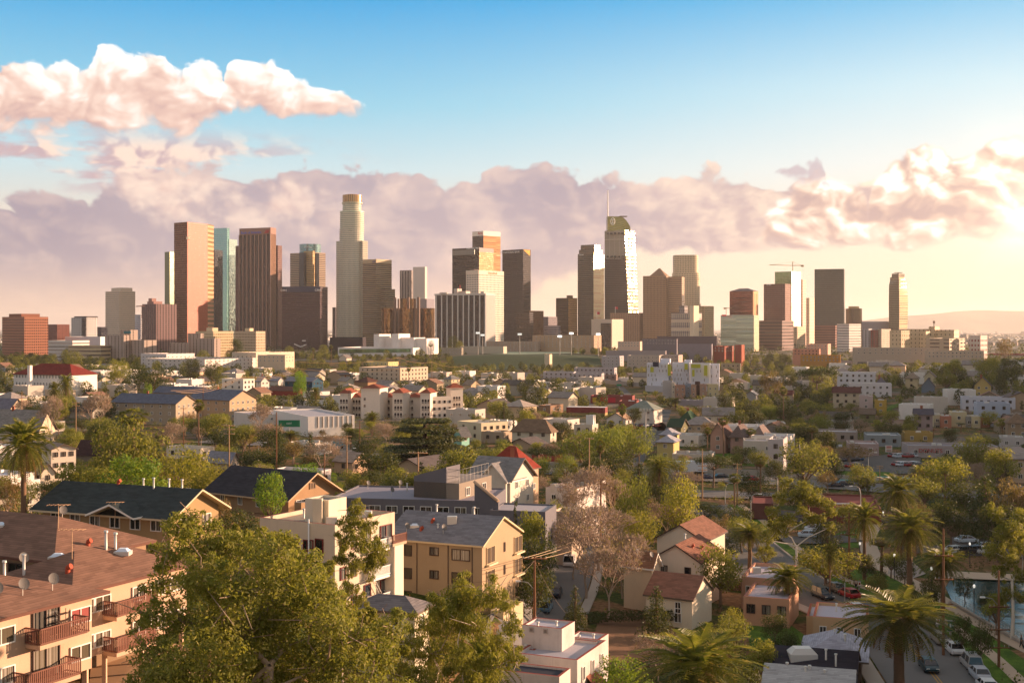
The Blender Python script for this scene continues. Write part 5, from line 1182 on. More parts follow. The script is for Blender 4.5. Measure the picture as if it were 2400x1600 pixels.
# hills on the horizon
def hillm(col):
    M, nt, b = newmat('hill_'+col); p = nt.nodes.new('ShaderNodeNewGeometry').outputs['Position']; n = noise(nt, p, .0009, 6, .6); setb(b, c=mixc(nt, n.ss(.35, .7), hexc(col), hexc('8a7f62')), r=1, s=0); return M
rng = np.random.default_rng(5)
m = MB(); n = 90; D_ = 24000.
def prof(t): return 330*(t > 0)*min(1, max(0, (t-.0)*5))**.7*(1+.10*sin(t*9)+.06*sin(t*23+1)+.03*sin(t*61))
xs = np.linspace(5600, 21000, n)
rows = [[], [], [], []]
for k, x in enumerate(xs):
    h = prof((x-5600)/15400); base = Gs(x, D_)
    rows[0].append((x, D_-1500, base-20)); rows[1].append((x, D_-500+300*sin(k*.7), base+h*.7)); rows[2].append((x, D_+400, base+h*1.15)); rows[3].append((x, D_+3000, base-20))
V = np.array(sum(rows, [])); i, j = np.meshgrid(np.arange(n-1), np.arange(3)); a = (j*n+i).ravel()
struct(link('hills', npmesh('hills', V, np.stack([a, a+1, a+1+n, a+n], -1), hillm('5d5a44'), smooth=True)))
# the far city: roofs by the thousand between the towers and the hills
rng = np.random.default_rng(11); N_ = 5200; dd = np.exp(rng.uniform(log(2900), log(15000), N_)); uu = rng.uniform(-.46, .46, N_); X = uu*dd; Zg = G(X, dd)
w = rng.uniform(8, 26, N_)*(dd/3500)**.5; l = rng.uniform(8, 26, N_)*(dd/3500)**.5; h = rng.uniform(4, 10, N_)*(1+2.2*(rng.random(N_) > .96)); an = rng.uniform(.4, .9, N_)
ca, sa = np.cos(an), np.sin(an); Vv = []
for sx, sy, sz in ((-1, -1, 0), (1, -1, 0), (1, 1, 0), (-1, 1, 0), (-1, -1, 1), (1, -1, 1), (1, 1, 1), (-1, 1, 1)):
    Vv.append(np.stack([X+sx*w/2*ca+sy*l/2*sa, dd-sx*w/2*sa+sy*l/2*ca, Zg+(h if sz else -2)], -1))
V = np.stack(Vv, 1).reshape(-1, 3); fb = np.array([(0, 1, 5, 4), (1, 2, 6, 5), (2, 3, 7, 6), (3, 0, 4, 7), (4, 5, 6, 7)])
Fq = (np.arange(N_)[:, None, None]*8+fb[None]).reshape(-1, 4); mi = np.repeat(rng.integers(0, 4, N_), 5)
me = npmesh('distant_city', V, Fq, mats=[plain(c, .9, .1) for c in ('c9b8a6', '8f8478', 'b09a88', 'e0d4c6')], mi=mi)
o = link('distant_city', me); struct(o, 'stuff')
N_ = 9000; dd = np.exp(rng.uniform(log(1500), log(9000), N_)); uu = rng.uniform(-.46, .46, N_); X = uu*dd; Zg = G(X, dd); rr = rng.uniform(3, 7, N_)*(dd/2500)**.4
V, Fq = leaves(rng, np.stack([X, dd, Zg+rr*.6], -1), rr, N_*9, 3.2, .8, .4)
struct(link('distant_trees', npmesh('distant_trees', V, Fq, LEAF['dark'])), 'stuff')
# air
mz = MB(); mz.box(-26000, -600, -130, 26000, 46000, 520)
hz = link('haze', mz.mesh('haze', [])); hm_ = bpy.data.materials.new('haze'); hm_.use_nodes = True; nt = hm_.node_tree; nt.nodes.clear()
pv = nt.nodes.new('ShaderNodeVolumePrincipled'); pv.inputs['Color'].default_value = (1., .93, .86, 1); pv.inputs['Density'].default_value = HAZE = 3.4e-5; pv.inputs['Anisotropy'].default_value = .35
om = nt.nodes.new('ShaderNodeOutputMaterial'); nt.links.new(pv.outputs[0], om.inputs['Volume']); hz.data.materials.clear(); hz.data.materials.append(hm_); struct(hz, 'stuff')
# ------------------------------------------------------------- houses and apartment blocks
FRW = plain('e8e2d6', .6, .05); FRR = plain('6e241e', .6, .1); FRB = plain('4d3a30', .6, .1); GL = glassm(); GLB = glassm('26323c', .08)
OCC, PROT = [], []                                    # ground circles already built on
def occ(bx, m=2.):
    Q = foot(*bx); cx = sum(q[0] for q in Q)/4; cy = sum(q[1] for q in Q)/4; OCC.append((cx, cy, math.hypot(bx[2], bx[3])/2*.85+m)); return cx, cy
def H(name, label, x0, xs, x1, yt, d, a, wall, roof='flat', rc='8d857c', rise=1.6, fl=2, wf=None, wr=None, L=None, R=None, fr=None, par=.5, cat='house', over=.5, st=.35, b=None, part='wall', trim=None, top=None, gl=None, fh=2.9, group=None, zb=None, wall_m=None, chim=None):
    bx = solve(x0, xs, x1, d, a, L, R); Q = foot(*bx); gz = min(Gs(*q) for q in Q); zt = zat(yt, d)
    if b is None: b = Bld(name, label, cat, bx[0][0], bx[0][1], Gs(*bx[0]), group)
    z0 = gz-1 if zb is None else zat(zb, d); wm = wall_m or stucco(wall, st); occ(bx)
    b.bx, b.zt, b.d = bx, zt, d; PROT.append((x0-3, x1+3, yt, yt+max(6, (zt-gz)*F/d*.62), d))
    tp = top or plain(rc, .9, .25, .25)
    if roof == 'flat': b.block(part, bx, z0, zt, wm, tp, par, trim)
    else:
        b.block(part, bx, z0, zt, wm, tp); rs = shingle(rc); sf = plain('6a5a4c', .8) if trim is None else trim
        if roof == 'hip': b.roof = b.part('roof', hip(bx, zt, rise, over), [rs, sf])
        else:
            m, g = gable(bx, zt, rise, over, axis=roof[-1]); b.roof = b.part('roof', m, [rs, sf]); b.part('gable_wall', g, [wm])
    fr = fr or FRW; gl = gl or GL; zs = [zt-(2.15 if roof == 'flat' else 1.95)-k*fh-(par if roof == 'flat' else 0)*.6 for k in range(fl)]
    for face, sp in (('f', wf), ('r', wr)):
        if sp:
            n, w, h = sp[:3]; s0, s1 = sp[3:5] if len(sp) > 4 else (.03, .97)
            windows(b, bx, face, n, [z+(1.25-h)*.5 for z in zs], w, h, fr, gl, 1 if w > .8 else 0, s0, s1)
    if chim:
        s, t, hh = chim; N, a_, L_, R_ = bx; cx, cy = N[0]-cos(a_)*L_*s+sin(a_)*R_*t, N[1]+sin(a_)*L_*s+cos(a_)*R_*t
        m = MB(); m.box(cx-.4, cy-.4, zt-.3, cx+.4, cy+.4, zt+hh); m.box(cx-.5, cy-.5, zt+hh, cx+.5, cy+.5, zt+hh+.15); b.part('chimney', m, plain('9a5a42', .9, .3, 3))
    return b
def at_bx(bx, s, t): N, a, L, R = bx; return (N[0]-cos(a)*L*s+sin(a)*R*t, N[1]+sin(a)*L*s+cos(a)*R*t)
PIPE = plain('cfc8bc', .45, .1, m=.3); PIPR = plain('a5482c', .7, .1); SKYL = plain('dfe6ee', .12, 0)
def vents(b, bx, z, spots, zf=None):
    """pipes, skylights and dishes: (kind, s, t[, height])"""
    for sp in spots:
        k, s, t = sp[:3]; x, y = at_bx(bx, s, t); zz = z if zf is None else zf(s, t); h = sp[3] if len(sp) > 3 else .9; m = MB(); x0, y0 = x-b.l[0], y-b.l[1]; loc = (x0, y0, zz-b.l[2])
        if k == 'pipe': m.tube([(0, 0, -.3), (0, 0, h)], .11, 8); m.tube([(0, 0, h), (0, 0, h+.14)], .17, 8); link('vent_pipe', m.mesh('vent_pipe', PIPE), b.o, loc)
        elif k == 'red': m.tube([(0, 0, -.2), (0, 0, .3)], .2, 8); m.tube([(0, 0, .3), (.3, -.1, .45)], .22, 8); link('roof_vent', m.mesh('roof_vent', PIPR), b.o, loc)
        elif k == 'sky':
            m.box(-.6, -.5, -.2, .6, .5, .12, 0); Q = [(-.5, -.4), (.5, -.4), (.5, .4), (-.5, .4)]; m.prism(Q, .12, .34, 1, Q2=[(p[0]*.55, p[1]*.55) for p in Q]); link('skylight', m.mesh('skylight', [PIPE, SKYL]), b.o, loc)
        elif k == 'dish':
            q = link('satellite_dish', None, b.o, loc); m.tube([(0, 0, -.3), (0, 0, .5), (.12, -.1, .75)], .035, 5); link('dish_stand', m.mesh('dish_stand', PIPE), q)
            m = MB(); n = 14; nrm = np.array((.55, -.65, .35)); nrm /= np.linalg.norm(nrm); e1 = np.cross(nrm, (0, 0, 1.)); e1 /= np.linalg.norm(e1); e2 = np.cross(e1, nrm); c = np.array((.12, -.1, .85))
            rings = [[tuple(c+nrm*(r*r*.5)+r*(cos(2*pi*i/n)*e1+sin(2*pi*i/n)*e2*1.1)) for i in range(n)] for r in (.02, .16, .28, .38)]
            for A_, B_ in zip(rings, rings[1:]):
                for i in range(n): m.face([A_[i], A_[(i+1) % n], B_[(i+1) % n], B_[i]], sm=True)
            m.tube([tuple(c-e2*.4), tuple(c+nrm*.6)], .02, 4); link('reflector', m.mesh('reflector', plain('6f6a64', .6, .1)), q)
        elif k == 'ant':
            m.tube([(0, 0, -.3), (0, 0, 2.2)], .03, 5); m.tube([(-1., 0, 2.1), (1., .2, 2.1)], .025, 4)
            for i in range(6): m.tube([(-.9+i*.36, -.4, 2.1), (-.9+i*.36, .4, 2.1)], .015, 4)
            link('tv_antenna', m.mesh('tv_antenna', plain('c09a74', .5)), b.o, loc)
        elif k == 'box':
            m.box(-.6, -.5, -.2, .6, .5, .8); link('air_unit', m.mesh('air_unit', PIPE), b.o, loc)
def balcony(b, bx, face, s, z, w, dep, mat, slab, hh=1.05, step=.16, name='balcony'):
    """slab with a picket railing on a wall"""
    m = MB(); m.box(-w/2, -dep, -.28, w/2, 0, 0); o = on_face(b, bx, face, s, z, name, m.mesh(name, slab))
    r = MB(); e = .05
    for x0, y0, x1, y1 in ((-w/2, -dep, w/2, -dep), (-w/2, -dep, -w/2, 0), (w/2, -dep, w/2, 0)):
        n = max(2, int(math.hypot(x1-x0, y1-y0)/step))
        for i in range(n+1):
            x, y = x0+(x1-x0)*i/n, y0+(y1-y0)*i/n; r.box(x-.045, y-.02, .05, x+.045, y+.02, hh)
        ax, ay = min(x0, x1)-e, min(y0, y1)-e; bx_, by_ = max(x0, x1)+e, max(y0, y1)+e
        r.box(ax, ay, hh, bx_, by_, hh+.08); r.box(ax, ay, .08, bx_, by_, .16)
    link('railing', r.mesh('railing', mat), o); return o

# --- apartment complex, bottom left
a27 = radians(27); lx, ly, rx_, ry_ = -cos(a27), sin(a27), sin(a27), cos(a27)
CREAM = stucco('cba98c', .5); RB = '80604f'; EAV = plain('6b4638', .8)
C1 = pt(215, 1384, 89); NA = (C1[0]-20*rx_, C1[1]-20*ry_); zA = zat(1384, 89)
b = Bld('apartment_complex', 'cream courtyard apartments with brown shingle roofs, wooden balconies and ground level carports', 'apartment block', NA[0], NA[1], Gs(NA[0], 85))
bA = (NA, a27, 11., 20.); gA = CZ-27.6; b.block('wall', bA, zA-5.55, zA, CREAM, u0=0); occ(bA); rs = shingle(RB)
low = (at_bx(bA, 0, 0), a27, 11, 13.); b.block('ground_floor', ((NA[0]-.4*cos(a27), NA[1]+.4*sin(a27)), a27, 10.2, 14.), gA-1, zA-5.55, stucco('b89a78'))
b.part('roof', hip(bA, zA, 1.7, .9, .22), [rs, EAV])
m = MB(); q = at_bx(bA, .02, .985)
for t in (.985, .76):
    q = at_bx(bA, .03, t); m = MB(); m.box(q[0]-.18, q[1]-.18, gA-1, q[0]+.18, q[1]+.18, zA-5.55); b.part('post', m, CREAM)
NB = (C1[0]-1.6*cos(a27)-.3*rx_, C1[1]+1.6*sin(a27)-.3*ry_); bB = (NB, a27, 8., 12.); b.block('wall', bB, zA-5.3, zA, CREAM); occ(bB)
b.part('roof', hip((NB, a27, 8., 12.), zA, 1.6, .8, .22), [rs, EAV])
for t in (.28, .6, .97):
    q = at_bx(bB, .03, t); m = MB(); m.box(q[0]-.15, q[1]-.15, gA-1, q[0]+.15, q[1]+.15, zA-5.3); b.part('post', m, CREAM)
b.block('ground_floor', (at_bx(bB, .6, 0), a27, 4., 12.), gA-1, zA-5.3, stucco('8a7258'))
NC = pt(128, 1310, 104); NC = (NC[0], NC[1]); zC = zat(1310, 104); bC = (NC, a27, 30., 10.7); b.block('wall', bC, gA-1, zC, stucco('a08468')); occ(bC, 0); b.part('roof', hip(bC, zC, 2.3, .7, .22), [rs, EAV])
def onA(s, z, w, h, fr=FRW, gl=None, mull=1, bx=bA): return on_face(b, bx, 'r', s, z, 'window', window_mesh(w, h, fr, gl or GL, mull))
CURT = plain('d8c4a0', .5, .3, 8); CURR = plain('8e3c34', .6, .4, 8); GC = glassm('5b5140', .2, 1.)
for z, row in ((zA-2.1, 0), (zA-4.75, 1)):
    onA(.4, z, 2.2, 1.2, gl=GC); onA(.60, z, 2.3, 1.2, gl=GC); onA(.945, z, 1.9, 1.15, gl=CURR if row == 0 else GC)
for z in (zA-2.35, zA-5.15): onA(.79, z, 2.4, 2.1, FRB, GC if z < zA-3 else GL)
RAILW = plain('7d5444', .85, .3, 2)
balcony(b, bA, 'r', .81, zA-2.45, 4.3, 1.4, RAILW, CREAM); balcony(b, bA, 'r', .765, zA-5.2, 4.6, 1.4, RAILW, CREAM)
for z in (zA-2.1, zA-4.75):
    for s, w in ((.12, 1.2), (.24, 1.6), (.55, 1.4), (.72, 1.6), (.9, 1.6)): onA(s, z, w, 1.15, bx=bB, gl=GC)
    balcony(b, bB, 'r', .42, z-.4, 4.2, 1.4, RAILW, CREAM)
for k in range(6): on_face(b, bC, 'f', .1+.15*k, zC-2.2, 'window', window_mesh(1.9, 1.5, FRB, GL, 1))
# shelf, crate and plants on the upper balcony are parts of daily life there, each its own thing
def facept(bx, s, out, z): x, y = at_bx(bx, 0, s); n = (cos(bx[1]), -sin(bx[1])); return (x+n[0]*out, y+n[1]*out, z)
x, y, z = facept(bA, .84, .5, zA-2.45); sh = thing('shelf_rack', 'tall open wire shelf rack on the upper cream balcony', 'shelf', (x, y, z), pi/2-a27); m = MB()
for sx in (-.5, .5):
    for sy in (-.2, .2): m.tube([(sx, sy, 0), (sx, sy, 1.8)], .03, 4)
link('uprights_frame', m.mesh('uprights_frame', FRB), sh)
for h in (.5, 1.0, 1.5): m = MB(); m.box(-.5, -.2, h, .5, .2, h+.04); link('shelf', m.mesh('shelf', FRB), sh)
x, y, z = facept(bA, .9, .8, zA-2.45); bi = thing('bicycle', 'bicycle leaning at the right end of the upper balcony', 'bicycle', (x, y, z), pi/2-a27+.3)
for sx in (-.5, .5): m = MB(); m.tube([(sx+.33*cos(t), 0, .36+.33*sin(t)) for t in [2*pi*i/16 for i in range(17)]], .025, 4); link('wheel', m.mesh('wheel', TYRE), bi)
m = MB(); m.tube([(-.5, 0, .36), (-.2, 0, .85), (.4, 0, .8), (.5, 0, .36)], .025, 4); m.tube([(-.2, 0, .85), (0, 0, .38), (.4, 0, .8)], .025, 4); link('frame', m.mesh('frame', FRB), bi)
m = MB(); m.tube([(.38, -.25, 1.0), (.38, .25, 1.0)], .02, 4); m.tube([(.4, 0, .8), (.38, 0, 1.)], .02, 4); link('handlebar', m.mesh('handlebar', CHROME), bi)
x, y, z = facept(bA, .74, .8, zA-2.45); cr = thing('crate', 'wooden crate standing at the left end of the upper balcony', 'crate', (x, y, z), .5); m = MB()
for k in range(4): m.box(-.4, -.3, k*.2, .4, .3, k*.2+.14)
link('slat_box', m.mesh('slat_box', plain('b98a5c', .8)), cr)
def hz_(bx, z, rise):
    h = min(bx[2], bx[3])/2
    return lambda s, t: z+rise*min(1, min(min(s, 1-s)*bx[2], min(t, 1-t)*bx[3])/h)+.2
vents(b, bA, 0, [('dish', .22, .60), ('dish', .12, .64, ), ('dish', .1, .74), ('dish', .08, .86), ('pipe', .6, .9, 1.)], hz_(bA, zA, 1.7))
vents(b, bB, 0, [('sky', .3, .62), ('pipe', .42, .55, 1.2), ('pipe', .4, .62, 1.), ('ant', .4, .25), ('red', .25, .12), ('pipe', .7, .05, 1.4), ('dish', .8, .1), ('sky', .75, .35)], hz_(bB, zA, 1.8))
vents(b, bC, 0, [('sky', .35, .3), ('ant', .12, .35), ('red', .02, .4), ('sky', .6, .25), ('pipe', .5, .6), ('dish', .2, .6)], hz_(bC, zC, 2.3))
car(228, 1540, 35, '9db0a4', 'pale green car half inside the carport of the cream apartments')
# --- long house with the dark green roof
TAN = 'a58a62'
b = H('green_roof_house', 'long single storey tan house with a dark green grey shingle roof and white porch', 100, 400, 512, 1207, 142, 23, TAN, 'gableL', '3b4140', 2.3, 1, (6, 1.5, 1.3), (2, 1.6, 1.3), over=1.1, trim=plain('cbb795', .7))
vents(b, b.bx, 0, [('pipe', .1, .5), ('pipe', .3, .45, 1.2), ('pipe', .42, .55), ('pipe', .2, .5), ('ant', .34, -.2), ('red', .6, .5)], lambda s, t: b.zt+2.3*(1-abs(t-.5)*2)+.2)
b.part('porch_roof', gable((at_bx(b.bx, .2, -.22), b.bx[1], 6, 4), b.zt-.2, 1.2, .5, axis='R')[0], [shingle('3b4140'), FRW])
# --- craftsman with the slate roof
b = H('slate_roof_house', 'tan timber house with a dark slate gable roof and white framed windows', 497, 676, 785, 1163, 190, 34, 'a88663', 'gableL', '38363b', 3., 1, (4, .95, 1.6), (2, 2.4, 1.1), over=1.2, trim=plain('c9aa86', .7))
on_face(b, b.bx, 'r', .5, b.zt+.6, 'attic_vent', window_mesh(1.3, 1., plain('8a7258'), plain('6a5644'), 1))
b.block('lower_bay', solve(690, 706, 722, 186, 34), b.l[2]-1, zat(1178, 186), stucco('a88663'))
# --- cream block with red framed windows
b = H('red_window_building', 'cream three storey block with dark red window frames and a white fire escape', 609, 785, 925, 1230, 130, 30, 'd0c0a6', 'flat', 'a5917c', fl=4, par=.45, cat='apartment block', trim=plain('9a5242', .7), st=.45)
bx = b.bx; z1 = b.zt
for k, (s, w, h, dz) in enumerate(((.36, .55, 1.2, 0), (.43, .6, 1., .35), (.50, .6, 1.25, 0), (.62, .6, 1.25, 0), (.69, .7, 1., .3), (.80, 1.1, 1.9, -.4))):
    for row in (0, 1): on_face(b, bx, 'f', s, z1-3.1+dz-row*3, 'window', window_mesh(w, h, FRR, GL, 0))
for row in range(4):
    for s, w in ((.12, .9), (.3, .9), (.52, 1.2), (.84, 2.2)): on_face(b, bx, 'r', s, z1-3.-row*3, 'window', window_mesh(w, 1.8 if w > 1 else 1.4, FRR, GLB, 1 if w > 1.5 else 0))
bb = solve(715, 770, 812, 133, 30); b.block('roof_room', bb, z1-1, zat(1172, 133), stucco('e0d2b8', .3), ROOFG, .25); m = MB(); q = at_bx(bb, 0, -.02); m.box(q[0]-1.6, q[1]-.5, z1-.6, q[0]-.6, q[1]+.3, z1+2.4); b.part('chimney', m, stucco('d8c8ac'))
bb = solve(898, 925, 946, 137, 30); b.block('side_bay', bb, gA-8, zat(1274, 137), stucco('e6d9c0', .3), None, .0)
m = MB(); q = at_bx(bx, .33, -.01); m.tube([(q[0], q[1]-.1, z1-9), (q[0], q[1]-.1, z1+.4)], .09, 6); b.part('drain_pipe', m, FRW)
WH = plain('ece6dc', .6, .05)
for k in range(3):
    o = balcony(b, bx, 'r', .66, z1-3.5-k*3, 3.2, 1., WH, WH, 1.0, .2, 'fire_escape')
    m = MB(); m.tube([(-1.2, -.7, 0), (1., -.7, -3)], .05, 4); m.tube([(-1.2, -.3, 0), (1., -.3, -3)], .05, 4)
    for i in range(9): m.tube([(-1.2+2.2*i/9, -.7, -3*i/9), (-1.2+2.2*i/9, -.3, -3*i/9)], .03, 4)
    link('ladder', m.mesh('ladder', WH), o)
m = MB(); o = facept(bx, .93, .1, z1-1); 
balcony(b, (at_bx(bb, .0, 0), bb[1], bb[2], bb[3]), 'r', .5, zat(1274, 137)+.05, 2.6, .1, RAILW, CREAM, .9, .18, 'roof_rail')
vents(b, bx, z1-.4, [('pipe', .5, .3), ('box', .2, .2), ('box', .15, .7), ('pipe', .75, .4), ('red', .6, .7)])
# --- tan three storey block, grey gable roof
b = H('tan_apartment_block', 'tan three storey block with a grey shingle gable roof and open end balconies', 905, 1130, 1220, 1279, 150, 24, 'ae9676', 'gableL', '7e7a7c', 2.6, 3, None, None, over=.35, cat='apartment block', st=.4, trim=plain('d6bd94', .7))
bx = b.bx
for row in range(3):
    z = b.zt-1.75-row*2.85
    for s, w, h in ((.155, 1.9, 1.35), (.46, 1.25, 1.05), (.735, 2.5, 1.4)): on_face(b, bx, 'f', s+.05, z+.1-(h-1.05), 'window', window_mesh(w, h, FRB, GC if w > 1.5 else GL, 1))
    for s in (.2, .92):
        on_face(b, bx, 'r', s, z-.75, 'balcony_opening', window_mesh(2.4, 2.1, plain('c8ac84'), plain('4a3c2c', .8, .4, 3), 1)); o = on_face(b, bx, 'r', s, z-.8, 'balcony_sill', proto('sill', lambda: (lambda m: (m.box(-1.3, -.5, -.1, 1.3, 0, .08), m.mesh('balcony_sill', plain('e6cfa6')))[1])(MB())))
    on_face(b, bx, 'r', .56, z, 'window', window_mesh(.35, 1.2, FRB, GL, 0))
for s in (.33, .655, .9):
    m = MB(); q = at_bx(bx, 1-s, -.004); m.box(q[0]-.05, q[1]-.06, b.zt-8.5, q[0]+.05, q[1]+.02, b.zt-.1); b.part('drain_pipe', m, FRB)
zf = lambda s, t: b.zt+2.6*(1-abs(t-.5)*2)+.2
vents(b, bx, 0, [('sky', .8, .22), ('red', .65, .3), ('box', .45, .33), ('dish', .83, .1), ('dish', .45, .12), ('pipe', .3, .52), ('pipe', .7, .52), ('red', .7, .15), ('pipe', .55, .22, .4)], zf)
# --- grey modern block on the ridge
GM = stucco('6f6c70', .2); 
b = H('grey_modern_house', 'dark grey modern block with sloping roof fins, roof deck and white framed windows', 775, 1148, 1165, 1174, 196, 9, '5d5358', 'flat', '8f8890', fl=1, wf=(8, 1.9, 1.2, .12, .98), par=.2, cat='apartment block', wall_m=GM, L=None, R=16)
vents(b, b.bx, b.zt, [('pipe', .62, .7, 1.), ('pipe', .5, .6, .6), ('dish', .66, .3), ('dish', .9, .8), ('pipe', .4, .8, .5), ('dish', .7, .9), ('pipe', .3, .4)])
bb = solve(970, 1076, 1152, 199, 24); b.block('tall_wing', bb, b.l[2]-3, zat(1133, 199), stucco('8f8272', .25), ROOFG)
occ(bb); Q = foot(*bb); m = MB(); z0, zl, zr = zat(1133, 199), zat(1121, 199), zat(1096, 199)
N_, a_, L_, R_ = bb; t = .35
def fin(m, A_, B_, za, zb_, zbot, th):
    n = (sin(bb[1])*th, cos(bb[1])*th); m.face([(*A_, zbot), (*B_, zbot), (*B_, zb_), (*A_, za)]); C_, D_ = (B_[0]+n[0], B_[1]+n[1]), (A_[0]+n[0], A_[1]+n[1]); m.face([(*C_, zbot), (*D_, zbot), (*D_, za), (*C_, zb_)]); m.face([(*A_, za), (*B_, zb_), (*C_, zb_), (*D_, za)]); m.face([(*B_, zbot), (*C_, zbot), (*C_, zb_), (*B_, zb_)]); m.face([(*D_, zbot), (*A_, zbot), (*A_, za), (*D_, za)])
fin(m, at_bx(bb, 1, 0), at_bx(bb, .28, 0), zl, zr, z0-8, 5.); b.part('sloping_fin', m, GM)
m = MB(); 
for i in range(13): q = at_bx(bb, .26*(1-i/12), .02); m.tube([(*q, z0), (*q, z0+2.2)], .03, 4)
for i in range(9): q = at_bx(bb, .0, i/8*.9); m.tube([(*q, z0), (*q, z0+2.2)], .03, 4)
for h in (1.1, 2.2): m.tube([(*at_bx(bb, .26, .02), z0+h), (*at_bx(bb, 0, .02), z0+h), (*at_bx(bb, 0, .9), z0+h)], .035, 4)
b.part('roof_deck_rail', m, METAL)
windows(b, bb, 'r', 2, [z0-2.3], 1.5, 1.4, FRW, GL)
bb = solve(1148, 1278, 1304, 190, 14); b.block('low_wing', bb, b.l[2]-4, zat(1199, 190), GM, plain('a9a2a4', .9, .15), .2); occ(bb); windows(b, bb, 'f', 2, [zat(1199, 190)-2.2], 1.8, 1.1, FRW, GL)
m = MB(); A_, B_ = pt(1112, 1128, 197), pt(1168, 1174, 193); fin(m, A_[:2], B_[:2], A_[2], B_[2], B_[2]-7, .7); b.part('sloping_fin', m, GM); m = MB(); fin(m, A_[:2], B_[:2], A_[2]+.25, B_[2]+.25, 0, .9) if False else m.tube([A_, B_], .32, 4); b.part('fin_cap', m, plain('d0b090'))
# --- victorian with chimney, red roof behind
b = H('gabled_white_house', 'white wooden house with grey cross gables and a tall brick chimney', 1100, 1196, 1250, 1123, 232, 28, 'd8ccb8', 'gableL', '85807c', 3.4, 2, None, (2, 1.1, 1.3), over=.7, chim=(.35, .7, 5.5))
m, g = gable((at_bx(b.bx, .05, -.1), b.bx[1], 5.5, 7), b.zt, 2.8, .6, axis='R'); b.part('cross_gable', m, [shingle('85807c'), FRW]); b.part('gable_wall', g, [stucco('d8ccb8')]); b.block('bay', (at_bx(b.bx, .05, -.1), b.bx[1], 5.5, 7), b.l[2]-2, b.zt, stucco('d8ccb8')); 
H('red_hip_house', 'house with a bright red tile hip roof behind the grey gabled white house', 1138, 1222, 1262, 1098, 262, 32, 'c8a888', 'hip', '8c3a2c', 4., 2, (2, 1, 1.2), (2, 1, 1.2))
b = H('white_flat_block', 'white stucco flat roofed block with red brown parapet among bare trees', 1279, 1352, 1420, 1145, 236, 26, 'ddd0c4', 'flat', 'a8a0a4', fl=2, wf=(2, 1., 1.1), wr=(3, .9, 1.3), par=.6, trim=plain('8e4a3a', .8), cat='apartment block', st=.45)
b.block('stair_tower', solve(1290, 1300, 1308, 238, 26), b.zt-1, zat(1134, 238), stucco('d8cab8')); vents(b, b.bx, b.zt-.5, [('box', .3, .5), ('pipe', .6, .3), ('box', .1, .7)])
H('low_grey_house', 'small dark sided flat house between the grey block and the bare trees', 1290, 1340, 1366, 1200, 208, 24, 'c9b49c', 'flat', '9a9496', fl=1, wf=(1, 1, 1), wr=(2, 1, 1.))
# --- white spanish house at the bottom
SPW = 'd2c6bc'; RT = plain('8e4434', .8, .2)
b = H('white_spanish_house', 'white stucco house with stepped flat roofs edged in red tile at bottom centre', 1197, 1353, 1421, 1546, 124, 24, SPW, 'flat', 'a9a5ab', fl=2, wr=(3, .9, 1.5), par=.35, trim=RT, st=.8, L=6.8)
for x0, xs, x1, yt, d in ((1223, 1317, 1347, 1473, 128.5), (1327, 1398, 1426, 1503, 131.5), (1168, 1252, 1262, 1523, 129)):
    bb = solve(x0, xs, x1, d, 24); b.block('wing', bb, b.l[2]-2, zat(yt, d), stucco(SPW, .9), plain('b0abb2', .9, .2, .5), .22, RT); vents(b, bb, zat(yt, d)-.2, [('pipe', .3, .5, .4), ('pipe', .7, .3, .3)])
bb = solve(1150, 1311, 1336, 118.5, 22, R=3.2); b.block('front_wing', bb, b.l[2]-4, zat(1585, 118.5), stucco(SPW, .9), plain('2c2c36', .8), .2, RT)
for s in (.25, .6): on_face(b, solve(1223, 1317, 1347, 128.5, 24), 'f', s, zat(1488, 128.5), 'wall_vent', window_mesh(.5, .5, plain('b0a498'), plain('8a8078'), 0))
m = MB(); m.face([(-1.5, -1.3, -.9), (1.5, -1.3, -.9), (1.3, 0, .3), (-1.3, 0, .3)], 0); m.face([(-1.5, -1.3, -.98), (-1.3, 0, .22), (1.3, 0, .22), (1.5, -1.3, -.98)], 0); on_face(b, b.bx, 'r', .45, b.zt-2.6, 'awning', m.mesh('awning', plain('8e5236', .8, .3, 4)))
# --- terracotta roofed houses
b = H('terracotta_house', 'cream house in steps with terracotta shingle roofs above the dirt lot', 1514, 1622, 1668, 1404, 168, 30, 'e2d2b6', 'gableL', '8a604e', 2.4, 1, (1, .9, 1.6, .5, .9), None, over=.35, st=.3)
bb = solve(1530, 1640, 1690, 181, 27); b.block('upper_wing', bb, b.l[2]-1, zat(1318, 181), stucco('dccab0', .3)); m, g = gable(bb, zat(1318, 181), 2.2, .35, axis='R'); b.part('roof', m, [shingle('825846'), FRB]); b.part('gable_wall', g, [stucco('dccab0', .3)]); windows(b, bb, 'f', 2, [zat(1352, 181)], 1., 1.3, FRB, GL, 0); occ(bb)
vents(b, bb, 0, [('red', .3, .3), ('red', .2, .5), ('pipe', .6, .6)], lambda s, t: zat(1318, 181)+2.2*(1-abs(s-.5)*2)+.2)
bb = solve(1540, 1650, 1668, 196, 27, R=11); b.block('back_wing', bb, b.l[2]-1, zat(1268, 196), stucco('dccab0', .3)); m, g = gable(bb, zat(1268, 196), 2.2, .4, axis='R'); b.part('roof', m, [shingle('865e4c'), FRB]); b.part('gable_wall', g, [stucco('dccab0', .3)]); occ(bb)
bb = solve(1462, 1528, 1546, 178, 30); b.block('left_wing', bb, b.l[2]-1, zat(1328, 178), stucco('d5bfa0', .3)); m, g = gable(bb, zat(1328, 178), 1.6, .4, axis='L'); b.part('roof', m, [shingle('886048'), FRW]); b.part('gable_wall', g, [stucco('d5bfa0', .3)]); vents(b, bb, 0, [('pipe', .6, .3), ('dish', .1, .2), ('sky', .5, .7)], lambda s, t: zat(1328, 178)+1.6*(1-abs(t-.5)*2)+.2); occ(bb)
